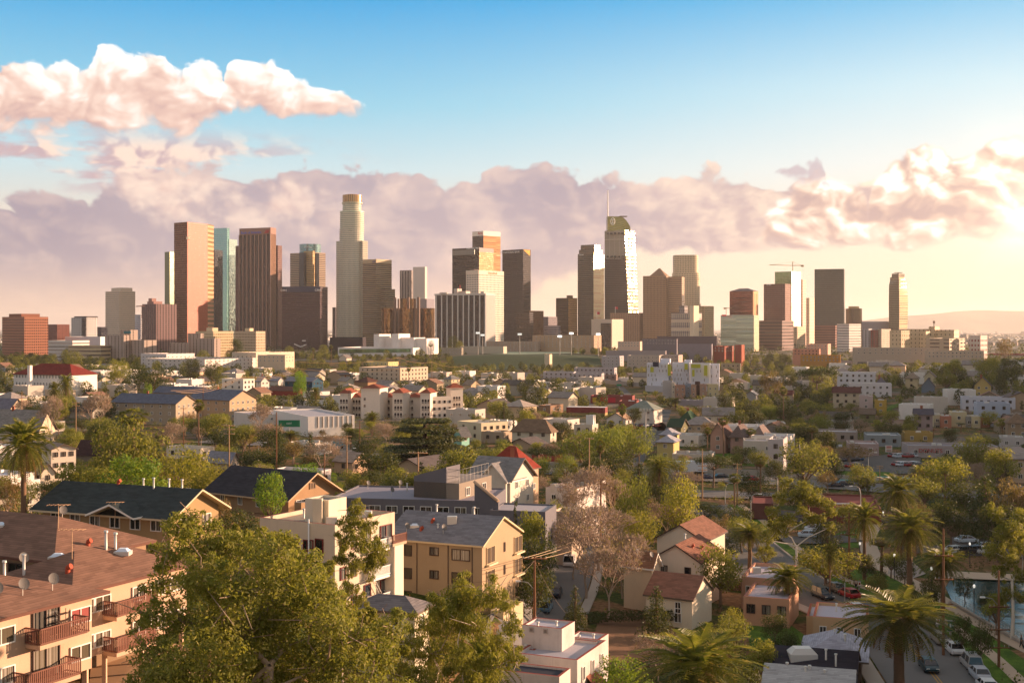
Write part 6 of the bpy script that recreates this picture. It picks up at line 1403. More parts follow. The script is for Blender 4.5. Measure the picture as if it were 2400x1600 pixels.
windows(b, b.bx, 'f', 1, [b.zt-3.4], 1.1, 2., FRW, GL, 1, .5, .9)
# --- flat pink and cream houses by the street
b = H('pink_flat_house', 'pale pink flat roofed house with two roof levels behind the terracotta houses', 1738, 1842, 1866, 1358, 181, 20, 'c99a7c', 'flat', 'b5acb4', fl=1, wf=(3, 1.2, 1.2), par=.5, trim=plain('a86a54'))
bb = solve(1742, 1850, 1872, 170, 20); b.block('front_wing', bb, b.l[2]-1, zat(1404, 170), stucco('c49474'), plain('b5acb4', .9, .2), .4, plain('a86a54')); windows(b, bb, 'f', 3, [zat(1404, 170)-2.3], 1.2, 1.3, FRB, GL); occ(bb); vents(b, b.bx, b.zt-.4, [('pipe', .3, .4), ('pipe', .5, .5), ('box', .8, .5)])
b = H('cream_flat_house', 'cream flat roofed house with red edged roofs on the curve of the street', 1905, 2034, 2041, 1452, 160, 17, 'c9a47c', 'flat', 'b9b0b8', fl=1, wf=(3, .9, 1.2), par=.4, trim=plain('a8583e'), R=9.)
bb = solve(1890, 1945, 1950, 166, 17, R=8); b.block('side_wing', bb, b.l[2]-1, zat(1446, 166), stucco('c9a47c'), plain('c5bcc4', .9, .2), .4, plain('a8583e')); occ(bb); vents(b, b.bx, b.zt-.3, [('pipe', .4, .5), ('pipe', .6, .6)])
b = H('white_roof_house', 'low house with a pale grey hip roof under the big street palm', 1888, 2018, 2030, 1541, 145, 17, '6a5648', 'hip', 'a5a3ad', 1.6, 1, (3, 1, 1), None, R=9., over=.9); vents(b, b.bx, 0, [('pipe', .5, .5, .6), ('pipe', .3, .3, .5)], lambda s, t: b.zt+1.4)
b = H('skylight_house', 'dark gabled house with a big white domed skylight on its roof', 1826, 1990, 2012, 1594, 133, 18, '5c4838', 'gableL', '34323a', 1.9, 1, None, None, R=9., over=.9)
q = at_bx(b.bx, .7, .35); m = MB(); Qd = [(q[0]-1.5, q[1]-1), (q[0]+1.5, q[1]-1), (q[0]+1.5, q[1]+1.2), (q[0]-1.5, q[1]+1.2)]; m.prism(Qd, b.zt+.8, b.zt+1.8); m.prism(Qd, b.zt+1.8, b.zt+2.4, Q2=[(q[0]+(p[0]-q[0])*.6, q[1]+(p[1]-q[1])*.6) for p in Qd]); b.part('domed_skylight', m, plain('cfc9bf', .4, .1)); vents(b, b.bx, 0, [('pipe', .35, .3, 1.2), ('pipe', .2, .2, 1.)], lambda s, t: b.zt+1.2)
b = H('gravel_roof_house', 'house with a pale gravel coloured roof at the bottom edge beside the street', 1800, 1985, 2004, 1636, 122, 17, 'b5ada2', 'gableL', 'a8a5a2', 1.5, 1, None, (1, 1, 1), R=9., over=.8); vents(b, b.bx, 0, [('pipe', .8, .5, .5), ('pipe', .55, .4, .5), ('pipe', .5, .45, .5), ('pipe', .3, .4, .3)], lambda s, t: b.zt+1.3)
b = H('corner_cottage', 'small grey roofed cream annex below the red windowed block', 840, 972, 1004, 1432, 112, 18, 'e4d4b8', 'hip', '77706e', .8, 1, (2, .9, 1.1), (1, 1, 1.4), over=.5, L=6)
H('concrete_podium', 'pale concrete garage wall below the end balconies of the tan block', 1150, 1180, 1226, 1432, 146, 24, 'cdb68e', 'flat', 'a8967c', fl=1, wr=(1, 1.4, 2.), cat='garage')

# ------------------------------------------------------------- the middle distance
SP = 'e6d6c2'; TILE = '8a4c38'
b = Bld('white_spanish_apartments', 'large white four storey block with red tile corner towers and arched balconies', 'apartment block', -70, 565, Gs(-70, 565))
spw = stucco(SP, .2)
def spb(x0, xs, x1, yt, d, a, roof='flat', rise=2, R=None, L=None, nm='wing'):
    bx = solve(x0, xs, x1, d, a, L, R); zt = zat(yt, d); PROT.append((x0, x1, yt, yt+60, d)); b.block(nm, bx, b.l[2]-3, zt, spw, plain('b5a898'), .4 if roof == 'flat' else 0); occ(bx)
    if roof == 'hip': b.part('tile_roof', hip(bx, zt, rise, .6), [shingle(TILE), spw])
    b.bx, b.zt = bx, zt; return bx, zt
arch = MB(); 
for k in (-1, 0, 1):
    c = k*1.35; P = [(c-.5, -.03, 0), (c+.5, -.03, 0), (c+.5, -.03, 1.5)]+[(c+.5*cos(t), -.03, 1.5+.5*sin(t)) for t in [pi*i/6 for i in range(1, 6)]]+[(c-.5, -.03, 1.5)]; arch.face(P, 0)
arch.box(-2.1, -.5, -.1, 2.1, 0, .05, 1); arch.box(-2.1, -.5, .7, 2.1, -.4, .8, 1)
for k in range(15): arch.box(-2.05+k*.29, -.47, .05, -1.98+k*.29, -.42, .7, 1)
ARCH = arch.mesh('arched_balcony', [plain('3a2820', .6, .2), spw])
for x0, xs, x1, yt, d, roof, cols in ((797, 815, 822, 920, 566, 'hip', (.5,)), (812, 846, 852, 931, 572, 'hip', (.25, .7)), (846, 890, 897, 910, 560, 'hip', ()), (885, 924, 928, 931, 572, 'hip', (.5,)), (920, 944, 948, 920, 562, 'hip', (.55,)), (944, 988, 992, 931, 572, 'hip', (.35,)), (985, 1008, 1014, 920, 562, 'hip', (.55,))):
    bx, zt = spb(x0, xs, x1, yt, d, 12, roof, 1.6, R=12)
    for s in cols:
        for k in range(3): on_face(b, bx, 'f', s, zt-(2.6 if yt > 925 else 4.4)-.6-k*3.1, 'arched_balcony', ARCH)
    if not cols: windows(b, bx, 'f', 1, [zt-5.5, zt-8.6], .8, 1.2, FRB, GL, 0, .1, .3)
bx, zt = spb(1008, 1012, 1060, 930, 566, 62, 'flat'); windows(b, bx, 'r', 4, [zt-3, zt-6.1, zt-9.2], 1.1, 1.3, FRB, GL, 0); bx, zt = spb(1046, 1056, 1085, 908, 575, 62, 'hip', 1.8)
for k in range(4): on_face(b, bx, 'r', .5, zt-6.2-k*3.1, 'arched_balcony', ARCH)
H('white_slit_building', 'long white windowless hall with a row of tall narrow wall slits', 640, 722, 831, 976, 470, 62, 'efe6da', 'flat', 'a9a4a8', fl=1, par=.6, cat='hall', st=.15); b_ = THINGS[-1][0]
bb = solve(640, 722, 831, 470, 62)
class _B: pass
tb = _B(); tb.o, tb.l = b_, tuple(b_.location)
for k in range(8): on_face(tb, bb, 'r', .2+.105*k, zat(1006, 470)+.5, 'wall_slit', window_mesh(.45, 4.2, plain('cbbfb0'), plain('4a4038'), 0))
H('low_white_hall', 'low white flat hall behind the bare trees, beside the slit walled building', 548, 600, 716, 972, 500, 55, 'dcd0c4', 'flat', '99949a', fl=1, cat='hall', wr=(5, 1, 1))
b = H('red_roof_school', 'white three storey school with a long red hip roof and tall window groups', 32, 168, 228, 878, 690, 22, 'e9e0d4', 'hip', '7a3028', 5.5, 3, (18, .8, 1.9), None, cat='school', fh=4.2, over=.8, st=.15)
bb = solve(64, 70, 76, 683, 22); b.block('chimney', bb, b.zt-8, zat(856, 683), stucco('e9e0d4'))
DATA = """
low_cream_house|cream flat house with a dark window directly below the red roofed school|105|146|178|915|640|40|dcc4a4|flat|b0a090|1.6|1
white_hip_house|white three storey house with a shallow brown roof right of the stout near palm|98|120|178|1054|352|52|e2d2bc|gableL|8f7a6a|1.2|3
brown_hip_house|dark brown hip roofed house with a tiny white attic gable|178|236|247|1057|330|24|8a7f74|hip|4a3636|3|1
big_grey_roof_house|large cream house with a broad pale grey gable roof above the near palm|-40|92|130|1005|425|24|d5c2a4|gableL|8f877f|6|2
chapel|cream gabled chapel with red trimmed eaves at the picture edge|-40|20|62|962|500|32|dac4a6|gableL|77727a|5|1
small_gable_house|small white gabled house at the foot of the white three storey house|82|96|128|1108|300|46|dccab2|gableL|8a7a70|2.2|1
grey_long_apartments|long grey roofed apartment row with pale dividing walls below the dark round trees|262|412|460|946|480|22|a8957c|gableL|5f6370|3.4|3
gabled_apartments|beige apartment block with grey roof and open balconies in its gable end|440|538|600|938|500|30|b89c7c|gableL|666a76|4|3
gabled_apartments|grey roofed apartment wing behind the long row, its chimneys in a line|360|470|500|922|520|24|b5a088|gableL|5f6370|3|2
white_apartments|white three storey house with grey flat roof left of the blue timber house|520|570|597|888|650|30|dcd4c6|flat|8e9298|1|3
white_row_house|low white flat houses below the thin palm|390|470|503|1050|402|30|e0d0b8|flat|b5a594|1|1
cottage|grey roofed cottage with cream gable right of the leafy yellow trees|487|540|560|1082|320|30|a89c8c|gableL|7f8088|2.4|1
flat_roof_house|white flat roofed house with two thin roof pipes behind the slate roof house|645|752|776|1103|268|22|d8ccc4|flat|b5b2ba|1|1
beige_gable_house|beige gabled house with a white chimney stub above the dark hedge|784|826|862|1082|330|34|c9a888|gableL|a08c7c|2.2|1
blue_house|long dark blue timber house with grey roof|668|732|757|894|700|26|274a5c|gableL|7c7c84|2.4|2
red_house|low dark red house right below the blue timber house|632|700|712|915|640|24|8e3a30|gableL|6a4c44|2|1
white_gable_house|small white gabled house with dark windows left of the blue house|600|612|631|893|690|40|e4d8c8|gableL|8a8a90|3|2
white_gable_house|white gabled cottage between the white gabled house and blue house|632|652|667|892|700|40|d8d0c4|gableL|8a8a90|2.6|1
cream_flat_apartments|long cream flat roofed block behind the pale houses below the dark slab tower|604|668|690|832|1050|24|d5bfa2|flat|b0a08e|1|2
white_terrace|white stepped terrace houses left of the cream flat block|600|640|690|848|960|34|dfd6cc|flat|a8a0a0|1|2
yellow_flats|pale yellow flat block above the mansard roofed flats|853|910|934|848|900|28|d9c486|flat|b5aa90|1|2
mansard_flats|four storey flats with slate mansard roofs and stacked balconies|842|938|1003|862|780|34|cbb69c|flat|5a5660|1|4
gable_pair_house|cream twin gabled house below the green banded white school|795|812|824|838|1000|40|dcccb4|gableR|8a8078|3|1
brown_hip_bungalow|brown hip roofed bungalow in front of the mansard roofed flats|830|862|890|895|690|34|a5805e|hip|5c3c34|3|1
cream_bungalow|cream gabled bungalow with white trim right of the bright lime tree|792|812|832|893|700|36|d8c8a8|gableL|8a8078|2.6|1
hill_house|cream hip roofed house above the green roadside hill|1040|1058|1078|888|760|36|d5c49c|hip|7c7a76|2.2|2
rust_roof_house|cream gabled house with a rust coloured porch roof|1085|1104|1127|902|700|40|d2b48e|gableL|8d7a68|3|1
cream_two_storey_shop|cream two storey corner shop with white parapet right of the cedar|1072|1128|1190|991|520|50|dccba8|flat|c0b4a4|1|2
teal_house|small pale turquoise gabled house beside the cream corner shop|1064|1082|1100|1020|450|40|8fc0ac|gableR|5a5a5a|2.4|2
flat_shop|low brown walled shop with pale flat roof right of the cream corner shop|1130|1180|1200|1012|490|24|a8937c|flat|c8bdb0|1|1
grey_brown_hip_house|large brown hip roofed house with white walls and dormer|1200|1290|1304|1010|480|22|d0c4ac|hip|7a6450|3.6|2
olive_house|olive walled house right of the large brown hip roofed house|1284|1316|1330|1015|465|24|8f8350|gableL|4f4a4a|2|1
white_workshop|white flat workshop with a pale lit end wall|1268|1330|1358|984|540|34|dccfc0|flat|c9c2bc|1|1
tan_hall|yellowish hall with a dark red roof band behind the slim cypresses|1328|1418|1424|955|640|14|a8925c|flat|8a4038|1|1
vent_block|white flat block topped by a cluster of pale roof cylinders|1345|1388|1402|995|500|24|c9bca8|flat|dcd6d0|1|1
brown_roof_shop|low brown shop with a white flat roof left of the tan hall|1262|1290|1320|950|700|30|8e7058|flat|d5cfca|1|1
painted_wall_shop|long low shop with a yellow and red painted front wall|1384|1482|1490|928|760|12|8c4a44|flat|b5b8c2|1|1
white_side_shop|low white shed right of the painted wall shop|1450|1492|1497|940|700|12|8a5048|flat|c8c8cc|1|1
angled_white_shop|white wedge shaped shop beside the overpass|1512|1560|1602|905|790|46|b9b4b4|flat|c8c4c4|1|1
grey_pitched_house|two storey white house with a wide grey green hip roof|1466|1532|1552|960|620|26|cfc6b8|hip|7f8478|3.4|2
white_garage|white gabled garage below the wide grey green hip roof|1422|1466|1480|982|560|26|d5ccc0|gableR|a8876a|2.4|1
green_roof_cottage|cream cottage with a dark green hip roof|1590|1622|1640|985|560|26|c4b888|hip|2f4a34|3.4|1
green_roof_bungalow|low bungalow with dark green gable roof left of the yellow house|1566|1596|1612|1000|520|26|6f6a48|gableL|2f4636|2.6|1
yellow_house|two storey pale yellow house with grey hip roofs|1546|1578|1592|1018|480|22|c8b478|hip|9a969a|1.6|2
yellow_house|pale yellow porch house directly below the two storey yellow house|1540|1578|1592|1035|450|20|c4b070|hip|a09ca0|1.6|2
pink_victorian|pink victorian house with peaked gable behind two thin palms|1665|1700|1716|1018|470|22|b9907c|gableR|6a5048|3.6|2
pink_victorian|mauve victorian house with a green pointed turret|1712|1742|1760|1020|470|22|a8877c|hip|6a5a54|3|2
cream_victorian|pale victorian house right of the turreted mauve house|1762|1792|1806|1022|468|20|c0b0a0|hip|7a6a62|3|2
white_corner_flats|white flats with square windows right of the dry orange tree|1800|1836|1846|1030|440|18|bfb4ae|flat|c8c0c0|1|3
low_white_shops|row of low white roofed shops behind the dry trees|1918|2010|2020|1012|520|14|9a8c80|flat|c9c8ce|1|1
low_white_shops|low shop with pale blue walls and white roof under the pole sign|2030|2112|2120|1020|510|12|8a9090|flat|c4c8cc|1|1
low_white_shops|pinkish shop with a flat white roof behind the car park|1988|2060|2068|1040|460|12|b09890|flat|c4bcbc|1|1
strip_mall|long low strip mall with lettered front and an arched entrance|2128|2340|2350|1046|455|8|a89c98|flat|8f8a90|1|1
mustard_wall|low mustard yellow store left of the stepped colour block flats|2120|2186|2192|1014|520|12|a88a4a|flat|a89468|1|1
mauve_house|mauve two storey house with dark gable roof and a red door|2144|2186|2198|972|560|16|a08a84|gableL|4c4a54|2|2
white_modern_flats|long white flat roofed flats on the hillside|2255|2380|2396|932|640|16|c6c4c8|flat|a5a2a6|1|2
pale_blue_flats|pale blue grey flats in front of the long white flats|2290|2368|2378|945|610|14|a8b0bc|flat|a5a2a6|1|3
hip_house_edge|brown hip roofed house at the picture edge above the white garden house|2362|2410|2440|990|560|16|9a8468|hip|7a6450|3|2
white_garden_house|low white flat house among trees near the picture edge|2345|2400|2430|1025|470|18|b8b0a8|flat|c0c4c4|1|1
dark_red_roof_house|cream two storey house with a dark red gable roof on the hillside|1952|2014|2026|920|700|18|bfae92|gableL|5a3834|2.4|2
pink_hill_house|pale pink boxy house right of the dark red roofed house|2014|2046|2052|928|680|16|bfa8a0|flat|b0a8a8|1|2
yellow_hill_house|small mustard yellow house stepping down the slope|2050|2078|2082|938|660|16|b09040|flat|a89c80|1|2
slope_cottage|olive cottage with brown roof at the foot of the dirt slope|2016|2050|2058|970|580|18|7c7850|gableL|6a5a4c|2|1
balcony_house|cream house with arched stair balconies among dark slope trees|1815|1856|1868|925|700|18|b5a48c|gableL|6a3c38|2|2
white_long_flats|long white flat roofed flats with two small windows, mid hillside|1992|2090|2104|899|760|14|cfc8c4|flat|d0ccc8|1|2
grey_hip_hill_house|pale blue house with a tall grey hip roof|2045|2082|2094|907|720|20|8a98a4|hip|6c6468|5|1
cream_gable_hill_house|cream house with twin gables and yellow trim beside cypresses|2284|2322|2342|903|720|22|c4a868|gableR|5c5456|4|2
blue_gable_house|slate blue gabled house with white trim|2160|2190|2200|905|720|20|74828e|gableR|4c4a54|4|1
cream_hill_house|small cream hip roofed house among the hillside palms|2122|2150|2160|885|800|24|ccb890|hip|8a7a68|2.6|2
cream_hill_house|cream gabled house left of the tall brown green tree|2166|2190|2196|882|810|24|c8b894|gableR|7a6c60|2.6|2
white_school_wing|white school wing with blue green window bands and a lit rounded end|1962|2052|2067|873|850|16|d0ccca|flat|b5b0ae|1|2
olive_hall|grey olive flat hall left of the white school wing|1826|1878|1888|882|850|16|7c7468|flat|a8a4a0|1|1
gym_hall|long pale gym hall with a blank wall|1878|1996|2000|845|1000|14|a89890|flat|a8a09c|1|1
gym_hall|blank walled beige hall stepping down left of the gym hall|1842|1880|1884|850|980|14|a89a8c|flat|a8a09c|1|1
high_school|long beige high school with ribbed upper storey|2000|2200|2204|815|1100|12|b5a490|flat|a89c8c|1|2
high_school_wing|beige high school wing with two rows of small square windows|2170|2306|2314|822|1050|14|c0ac94|flat|a89c8c|1|2
red_roof_hall|beige hall with a red ridge roof right of the high school|2318|2400|2440|832|1000|20|c8b49c|gableL|8a4038|2|1
ochre_flats|long ochre flats with small roof stacks|1876|1970|1976|832|1150|16|b5823c|flat|a88c5c|1|2
pink_flats|pink stepped flats above the ochre flats|1858|1920|1934|818|1230|20|c98f74|flat|c4a494|1|2
pink_flats|cream pink flats with a corner tower right of the stepped pink flats|1890|1940|1960|806|1300|22|d8ab90|flat|c4a494|1|2
brick_hall|small brick hall with a flat white roof among dark trees|1672|1698|1720|811|1250|30|8e4c3c|flat|c8b8ac|1|2
brick_hall|orange brick hall right of the small brick hall|1722|1738|1745|808|1260|30|a85e48|flat|c8b8ac|1|1
arched_hall|long low hall with a pale curved roof|1590|1668|1676|806|1300|14|8c8488|flat|c4bfc4|1|1
grey_garage|grey parking garage with dark horizontal openings|1505|1586|1592|794|1350|14|7c7478|flat|8e888c|1|2
long_low_roof|long dark flat roof stretching in front of the bronze tower|1540|1680|1700|788|1500|12|6f6264|flat|5c5456|1|1
grey_terrace_roof|mauve grey flat roofs below the parking garage|1420|1560|1570|822|1250|12|a09490|flat|a8a0a4|1|1
cream_row|cream lit low buildings below the pale panelled block|1448|1500|1505|800|1400|20|d8bca4|flat|b8a8a0|1|2
dark_glass_school_block|black glass school block framed in pale stone|773|850|858|790|1560|14|3a3438|flat|a8a0a0|1|1
tan_flats|four storey tan apartment row with dark balconies, left half|1140|1262|1268|800|1500|16|a8907c|flat|8e7c70|1|4
tan_flats|five storey tan apartment block with red brown roofs, right half|1248|1392|1430|786|1480|26|b89a7c|flat|8c5c4c|1|5
field_school|cream low school beside the playing field|1078|1180|1188|812|1350|12|b8ac98|flat|a09890|1|1
field_school|grey beige school wing left of the cream low school|1035|1082|1086|815|1330|16|a89c88|flat|a09890|1|2
small_field_hut|small cream hut on the edge of the playing field|1276|1288|1294|830|1190|20|d8c4a4|flat|c4b4a0|1|1
white_condos|white stepped condominiums in a front row left of the overpass|1273|1345|1350|871|960|14|b8aeac|flat|9a9498|1|2
white_condos|second row of white condominiums right of the front row|1340|1410|1416|875|940|14|b8aca8|flat|9a9498|1|2
white_condos|upper row of grey white condominiums below the green slope|1346|1440|1446|862|1020|14|b5aaa8|flat|a8a0a4|1|2
brown_condo|brown fronted condominium at the right end of the front row|1416|1444|1448|878|935|14|8c7468|flat|9a9498|1|2
stepped_white_flats|grey white stepped flats with balconies above the condominiums|1410|1452|1462|834|1150|22|b5aca8|flat|a8a4a4|1|4
cream_hill_flats|cream hillside flats with rows of small windows|1470|1545|1552|833|1130|16|b8a898|flat|c0b8b0|1|3
cream_hill_flats|second group of cream hillside flats toward the bronze tower|1544|1590|1600|832|1140|18|b5a294|flat|c0b8b0|1|3
beige_end_flats|beige flats at the right of the white and lime block|1690|1736|1739|852|900|12|b09c80|flat|b0a494|1|3
small_white_house|small white gabled house tucked left of the slope trees|1748|1770|1776|925|720|18|a8a4a0|gableR|8a8a8a|2|1
low_shed_row|long pale flat roof at the foot of the overpass|1590|1650|1656|938|700|12|9a9090|flat|c4c4ca|1|1
"""
rr = random.Random(3); zsolve = True
for ln in DATA.strip().split('\n'):
    nm, lab, x0, xs, x1, yt, d, a, wall, roof, rc, rise, fl = ln.split('|'); x0, xs, x1, yt, d, a = map(float, (x0, xs, x1, yt, d, a)); fl = int(fl)
    cat = 'apartment block' if any(k in nm for k in ('flats', 'apart', 'condo')) else 'shop' if ('shop' in nm or 'mall' in nm) else 'school' if 'school' in nm else 'hall' if 'hall' in nm else 'house'
    if d <= 1000 and zsolve:                     # slide the house along its sight line until it stands on the ground
        hh = fl*2.9+.4+(.7 if roof == 'flat' else 0); best = None
        for k in range(220):
            dd = d*.45*(1.0085**k)
            if dd > 1750: break
            e = abs(zat(yt, dd)-Gs((xs-1200)/F*dd, dd)-hh)+abs(log(dd/d))*1.2
            if best is None or e < best[0]: best = (e, dd)
        d = best[1]
    wpx = (xs-x0)/F*d; rpx = (x1-xs)/F*d*1.6; big = d < 620 or fl > 1
    n1 = int(max(1, min(14, wpx/3.4))) if big and nm not in ('gym_hall', 'long_low_roof', 'grey_terrace_roof', 'arched_hall') else 0; n2 = int(max(1, min(8, rpx/3.4))) if big and rpx > 3 else 0
    par = .7 if roof == 'flat' else 0
    # depth for right walls too oblique to read from the photo
    u1 = (x1-1200)/F; R = None
    if math.sin(radians(a))-u1*math.cos(radians(a)) < .12: R = 12. if cat != 'house' else 9.
    elif (u1*d-(xs-1200)/F*d)/(math.sin(radians(a))-u1*math.cos(radians(a))) > 45: R = 24.
    b = H(nm, lab, x0, xs, x1, yt, d, a, wall, roof, rc, float(rise), fl, (n1, 1.2, 1.3) if n1 else None, (n2, 1.2, 1.3) if n2 else None, cat=cat, R=R, par=par, over=.6, fr=rr.choice((FRW, FRB)), gl=GL, chim=(.6, .5, float(rise)+1.2) if roof != 'flat' and rr.random() < .35 else None, st=.3)
    if roof == 'flat' and d < 1000:
        vents(b, b.bx, b.zt-par, [(rr.choice(('pipe', 'box', 'box')), rr.uniform(.15, .85), rr.uniform(.2, .8)) for _ in range(rr.randint(2, 5))])
    if nm == 'painted_wall_shop':
        for s0, s1, c in ((.05, .22, 'c8a020'), (.22, .6, 'c01c34')):
            m = MB(); q0, q1 = fq(b.bx, s0, .12), fq(b.bx, s1, .12); m.face([(*q0, b.zt-3.6), (*q1, b.zt-3.6), (*q1, b.zt-1), (*q0, b.zt-1)]); b.part('painted_panel', m, plain(c, .7, .05))
    if nm == 'vent_block':
        for k in range(7):
            q = at_bx(b.bx, .05+.09*(k % 4), .2+.25*(k//4)); m = MB(); m.tube([(*q, b.zt-.7), (*q, b.zt+3.6)], .55, 8); b.part('roof_cylinder', m, PIPE)
    if nm == 'tan_hall':
        m = MB(); Q = foot(fq(b.bx, 1.004, .25), b.bx[1], b.bx[2]*1.008, b.bx[3]); m.prism(Q, b.zt-2.6, b.zt+.05, top=1); b.part('roof_band', m, [plain('7e3430'), plain('d8d2cc')])
    if nm == 'strip_mall':
        face_text(b, b.bx, 'f', .25, b.zt-2.2, 'DONUTS', 1.8, plain('b0504c', .6, 0), ext=.1); face_text(b, b.bx, 'f', .6, b.zt-2.2, 'DISCOUNT MARKET', 1.6, plain('5a7290', .6, 0), ext=.1) if False else None
        m = MB(); q = fq(b.bx, .86, 2.); m.prism([(q[0]-3.5, q[1]-1), (q[0]+3.5, q[1]-1), (q[0]+3.5, q[1]+2), (q[0]-3.5, q[1]+2)], b.l[2]-1, b.zt-.6); m.tube([(q[0]-3+k*.6, q[1]-1.1, b.zt-1.5+1.4*sin(pi*k/10)) for k in range(11)], .3, 5); b.part('arched_entrance', m, stucco('c4a48c'))
# white and lime block
b = Bld('white_lime_apartments', 'bright white six storey block with lime yellow accents and scattered narrow windows', 'apartment block', (1600-1200)/F*800, 800, Gs(110, 800))
wl = stucco('d5d4d8', .1); rng_ = random.Random(4); LM = plain('b5b430', .7, .05)
for x0, xs, yt, d in ((1516, 1566, 851, 800), (1576, 1616, 850, 806), (1618, 1664, 852, 796), (1662, 1686, 853, 803), (1548, 1570, 841, 812), (1604, 1620, 844, 815)):
    PROT.append((x0, xs+4, yt, 915, d)); bx = solve(x0, xs, xs+6, d, 10, R=14); b.block('wing', bx, b.l[2]-2, zat(yt, d), wl, plain('c4c4ca'), .6); occ(bx); b.bx = bx
    if yt > 848:
        n = int(bx[2]/2.2)
        for k in range(6):
            for c in range(n):
                if rng_.random() < .6: on_face(b, bx, 'f', (c+.5+(k % 2)*.3)/n*.94, zat(yt, d)-2.9-k*2.9, 'window', window_mesh(.55, 1.9, FRW, GL, 0))
for x0, x1, y0, y1, d in ((1524, 1532, 860, 872, 799), (1565, 1572, 853, 880, 799), (1604, 1612, 852, 866, 805), (1620, 1642, 853, 862, 795), (1650, 1658, 856, 880, 795), (1622, 1628, 866, 882, 795)):
    bx = solve(x0, x1, x1+1, d-1.2, 10, R=.4); b.block('lime_panel', bx, zat(y1, d), zat(y0, d), LM)
b.block('dark_panel', solve(1530, 1544, 1545, 797, 10, R=.4), zat(859, 797), zat(848, 797), plain('2a2c40'))
b = Bld('mixed_colour_flats', 'low blocks in salmon, brown and cream in front of the white and lime block', 'apartment block', (1620-1200)/F*720, 720, Gs(100, 720))
for x0, xs, yt, d, c in ((1553, 1577, 893, 722, 'b0aaa4'), (1574, 1582, 897, 718, 'c9bca4'), (1582, 1606, 903, 716, 'a8826c'), (1606, 1620, 900, 720, '8f98a0'), (1620, 1632, 902, 716, 'ac8a74'), (1629, 1641, 895, 721, '5c4640'), (1640, 1656, 901, 716, 'ac8a74'), (1658, 1684, 901, 716, 'c8b88c')):
    PROT.append((x0, xs, yt, 925, d)); bx = solve(x0, xs, xs+2, d, 8, R=9); b.block('wing', bx, b.l[2]-2, zat(yt, d), stucco(c, .15), None, .4); occ(bx)
    if c not in ('5c4640', 'b0aaa4'): windows(b, bx, 'f', max(1, int(bx[2]/2.4)), [zat(yt, d)-3, zat(yt, d)-6], .7, 1.3, FRW, GL, 0)
b = Bld('colour_block_apartments', 'four storey flats with alternating salmon and cream bays and roof plant', 'apartment block', (2250-1200)/F*500, 500, Gs(181, 500))
for x0, xs, yt, d, c in ((2188, 2206, 972, 503, 'c4b490'), (2204, 2230, 975, 500, 'b87a60'), (2230, 2266, 966, 505, 'c8b890'), (2264, 2280, 976, 503, '8c8a84'), (2278, 2298, 976, 500, 'c8b890'), (2298, 2320, 978, 502, 'b87a60')):
    PROT.append((x0, xs, yt, 1020, d)); bx = solve(x0, xs, xs+3, d, 14, R=11); b.block('bay', bx, b.l[2]-2, zat(yt, d), stucco(c, .2), plain('c0bcc0'), .5); occ(bx)
    windows(b, bx, 'f', max(1, int(bx[2]/3)), [zat(yt, d)-3-k*2.8 for k in range(4)], 1.3, 1.4, FRW, GL)
    vents(b, bx, zat(yt, d)-.5, [('box', .3, .4), ('box', .7, .6)])
for k in range(3): balcony(b, solve(2188, 2206, 2209, 503, 14, R=11), 'f', .5, zat(972, 503)-4.2-k*2.8, 2.6, .8, METAL, plain('8c8a84'), 1., .2)
# overpass
b = Bld('overpass', 'concrete freeway overpass crossing behind the low shops', 'bridge', (1450-1200)/F*850, 850, Gs(73, 850))
op = [pt(1262, 888, 900), pt(1340, 888, 890), pt(1420, 893, 870), pt(1500, 900, 845), pt(1560, 908, 830), pt(1640, 916, 810)]
for (p, q) in zip(op, op[1:]):
    m = MB(); w = 9; m.face([(p[0], p[1], p[2]), (q[0], q[1], q[2]), (q[0], q[1]+w, q[2]), (p[0], p[1]+w, p[2])]); m.face([(p[0], p[1], p[2]-1.8), (q[0], q[1], q[2]-1.8), (q[0], q[1], q[2]+.9), (p[0], p[1], p[2]+.9)]); m.face([(p[0], p[1]+.3, p[2]+.9), (q[0], q[1]+.3, q[2]+.9), (q[0], q[1]+.3, q[2]), (p[0], p[1]+.3, p[2])]); m.face([(p[0], p[1], p[2]-1.8), (p[0], p[1]+w, p[2]-1.8), (q[0], q[1]+w, q[2]-1.8), (q[0], q[1], q[2]-1.8)])
    b.part('deck', m, plain('a09488', .9, .15))
for k in range(7):
    t = k/6*5; i = min(4, int(t)); f = t-i; p = [op[i][c]+(op[i+1][c]-op[i][c])*f for c in range(3)]; m = MB(); m.tube([(p[0], p[1]+4, b.l[2]-3), (p[0], p[1]+4, p[2]-1.8)], .9, 8); b.part('pier', m, plain('8f857a'))
# white school with the green glass band, downtown side
b = H('white_banded_school', 'bright white school with a long green glass band and stepped upper blocks', 792, 968, 1026, 815, 1420, 20, 'ece2d8', 'flat', 'd8d0c8', fl=1, cat='school', R=60, par=1, st=.1)
m = MB(); q0, q1 = fq(b.bx, .02, .4), fq(b.bx, .97, .4); m.face([(*q0, zat(829, 1420)), (*q1, zat(825, 1420)), (*q1, zat(817, 1420)), (*q0, zat(819, 1420))]); b.part('green_glass_band', m, facade('4a6048', '5c7858', 3, 30, .95, 1, gr=.15, gm=.7))
for x0, xs, x1, yt in ((876, 888, 893, 783), (890, 970, 976, 791), (918, 934, 940, 782), (966, 1000, 1028, 793)): b.block('upper_block', solve(x0, xs, x1, 1440, 22, R=30 if x1 != 1028 else None), b.l[2], zat(yt, 1440), plain('ece0d4', .8, .08), None, .6)
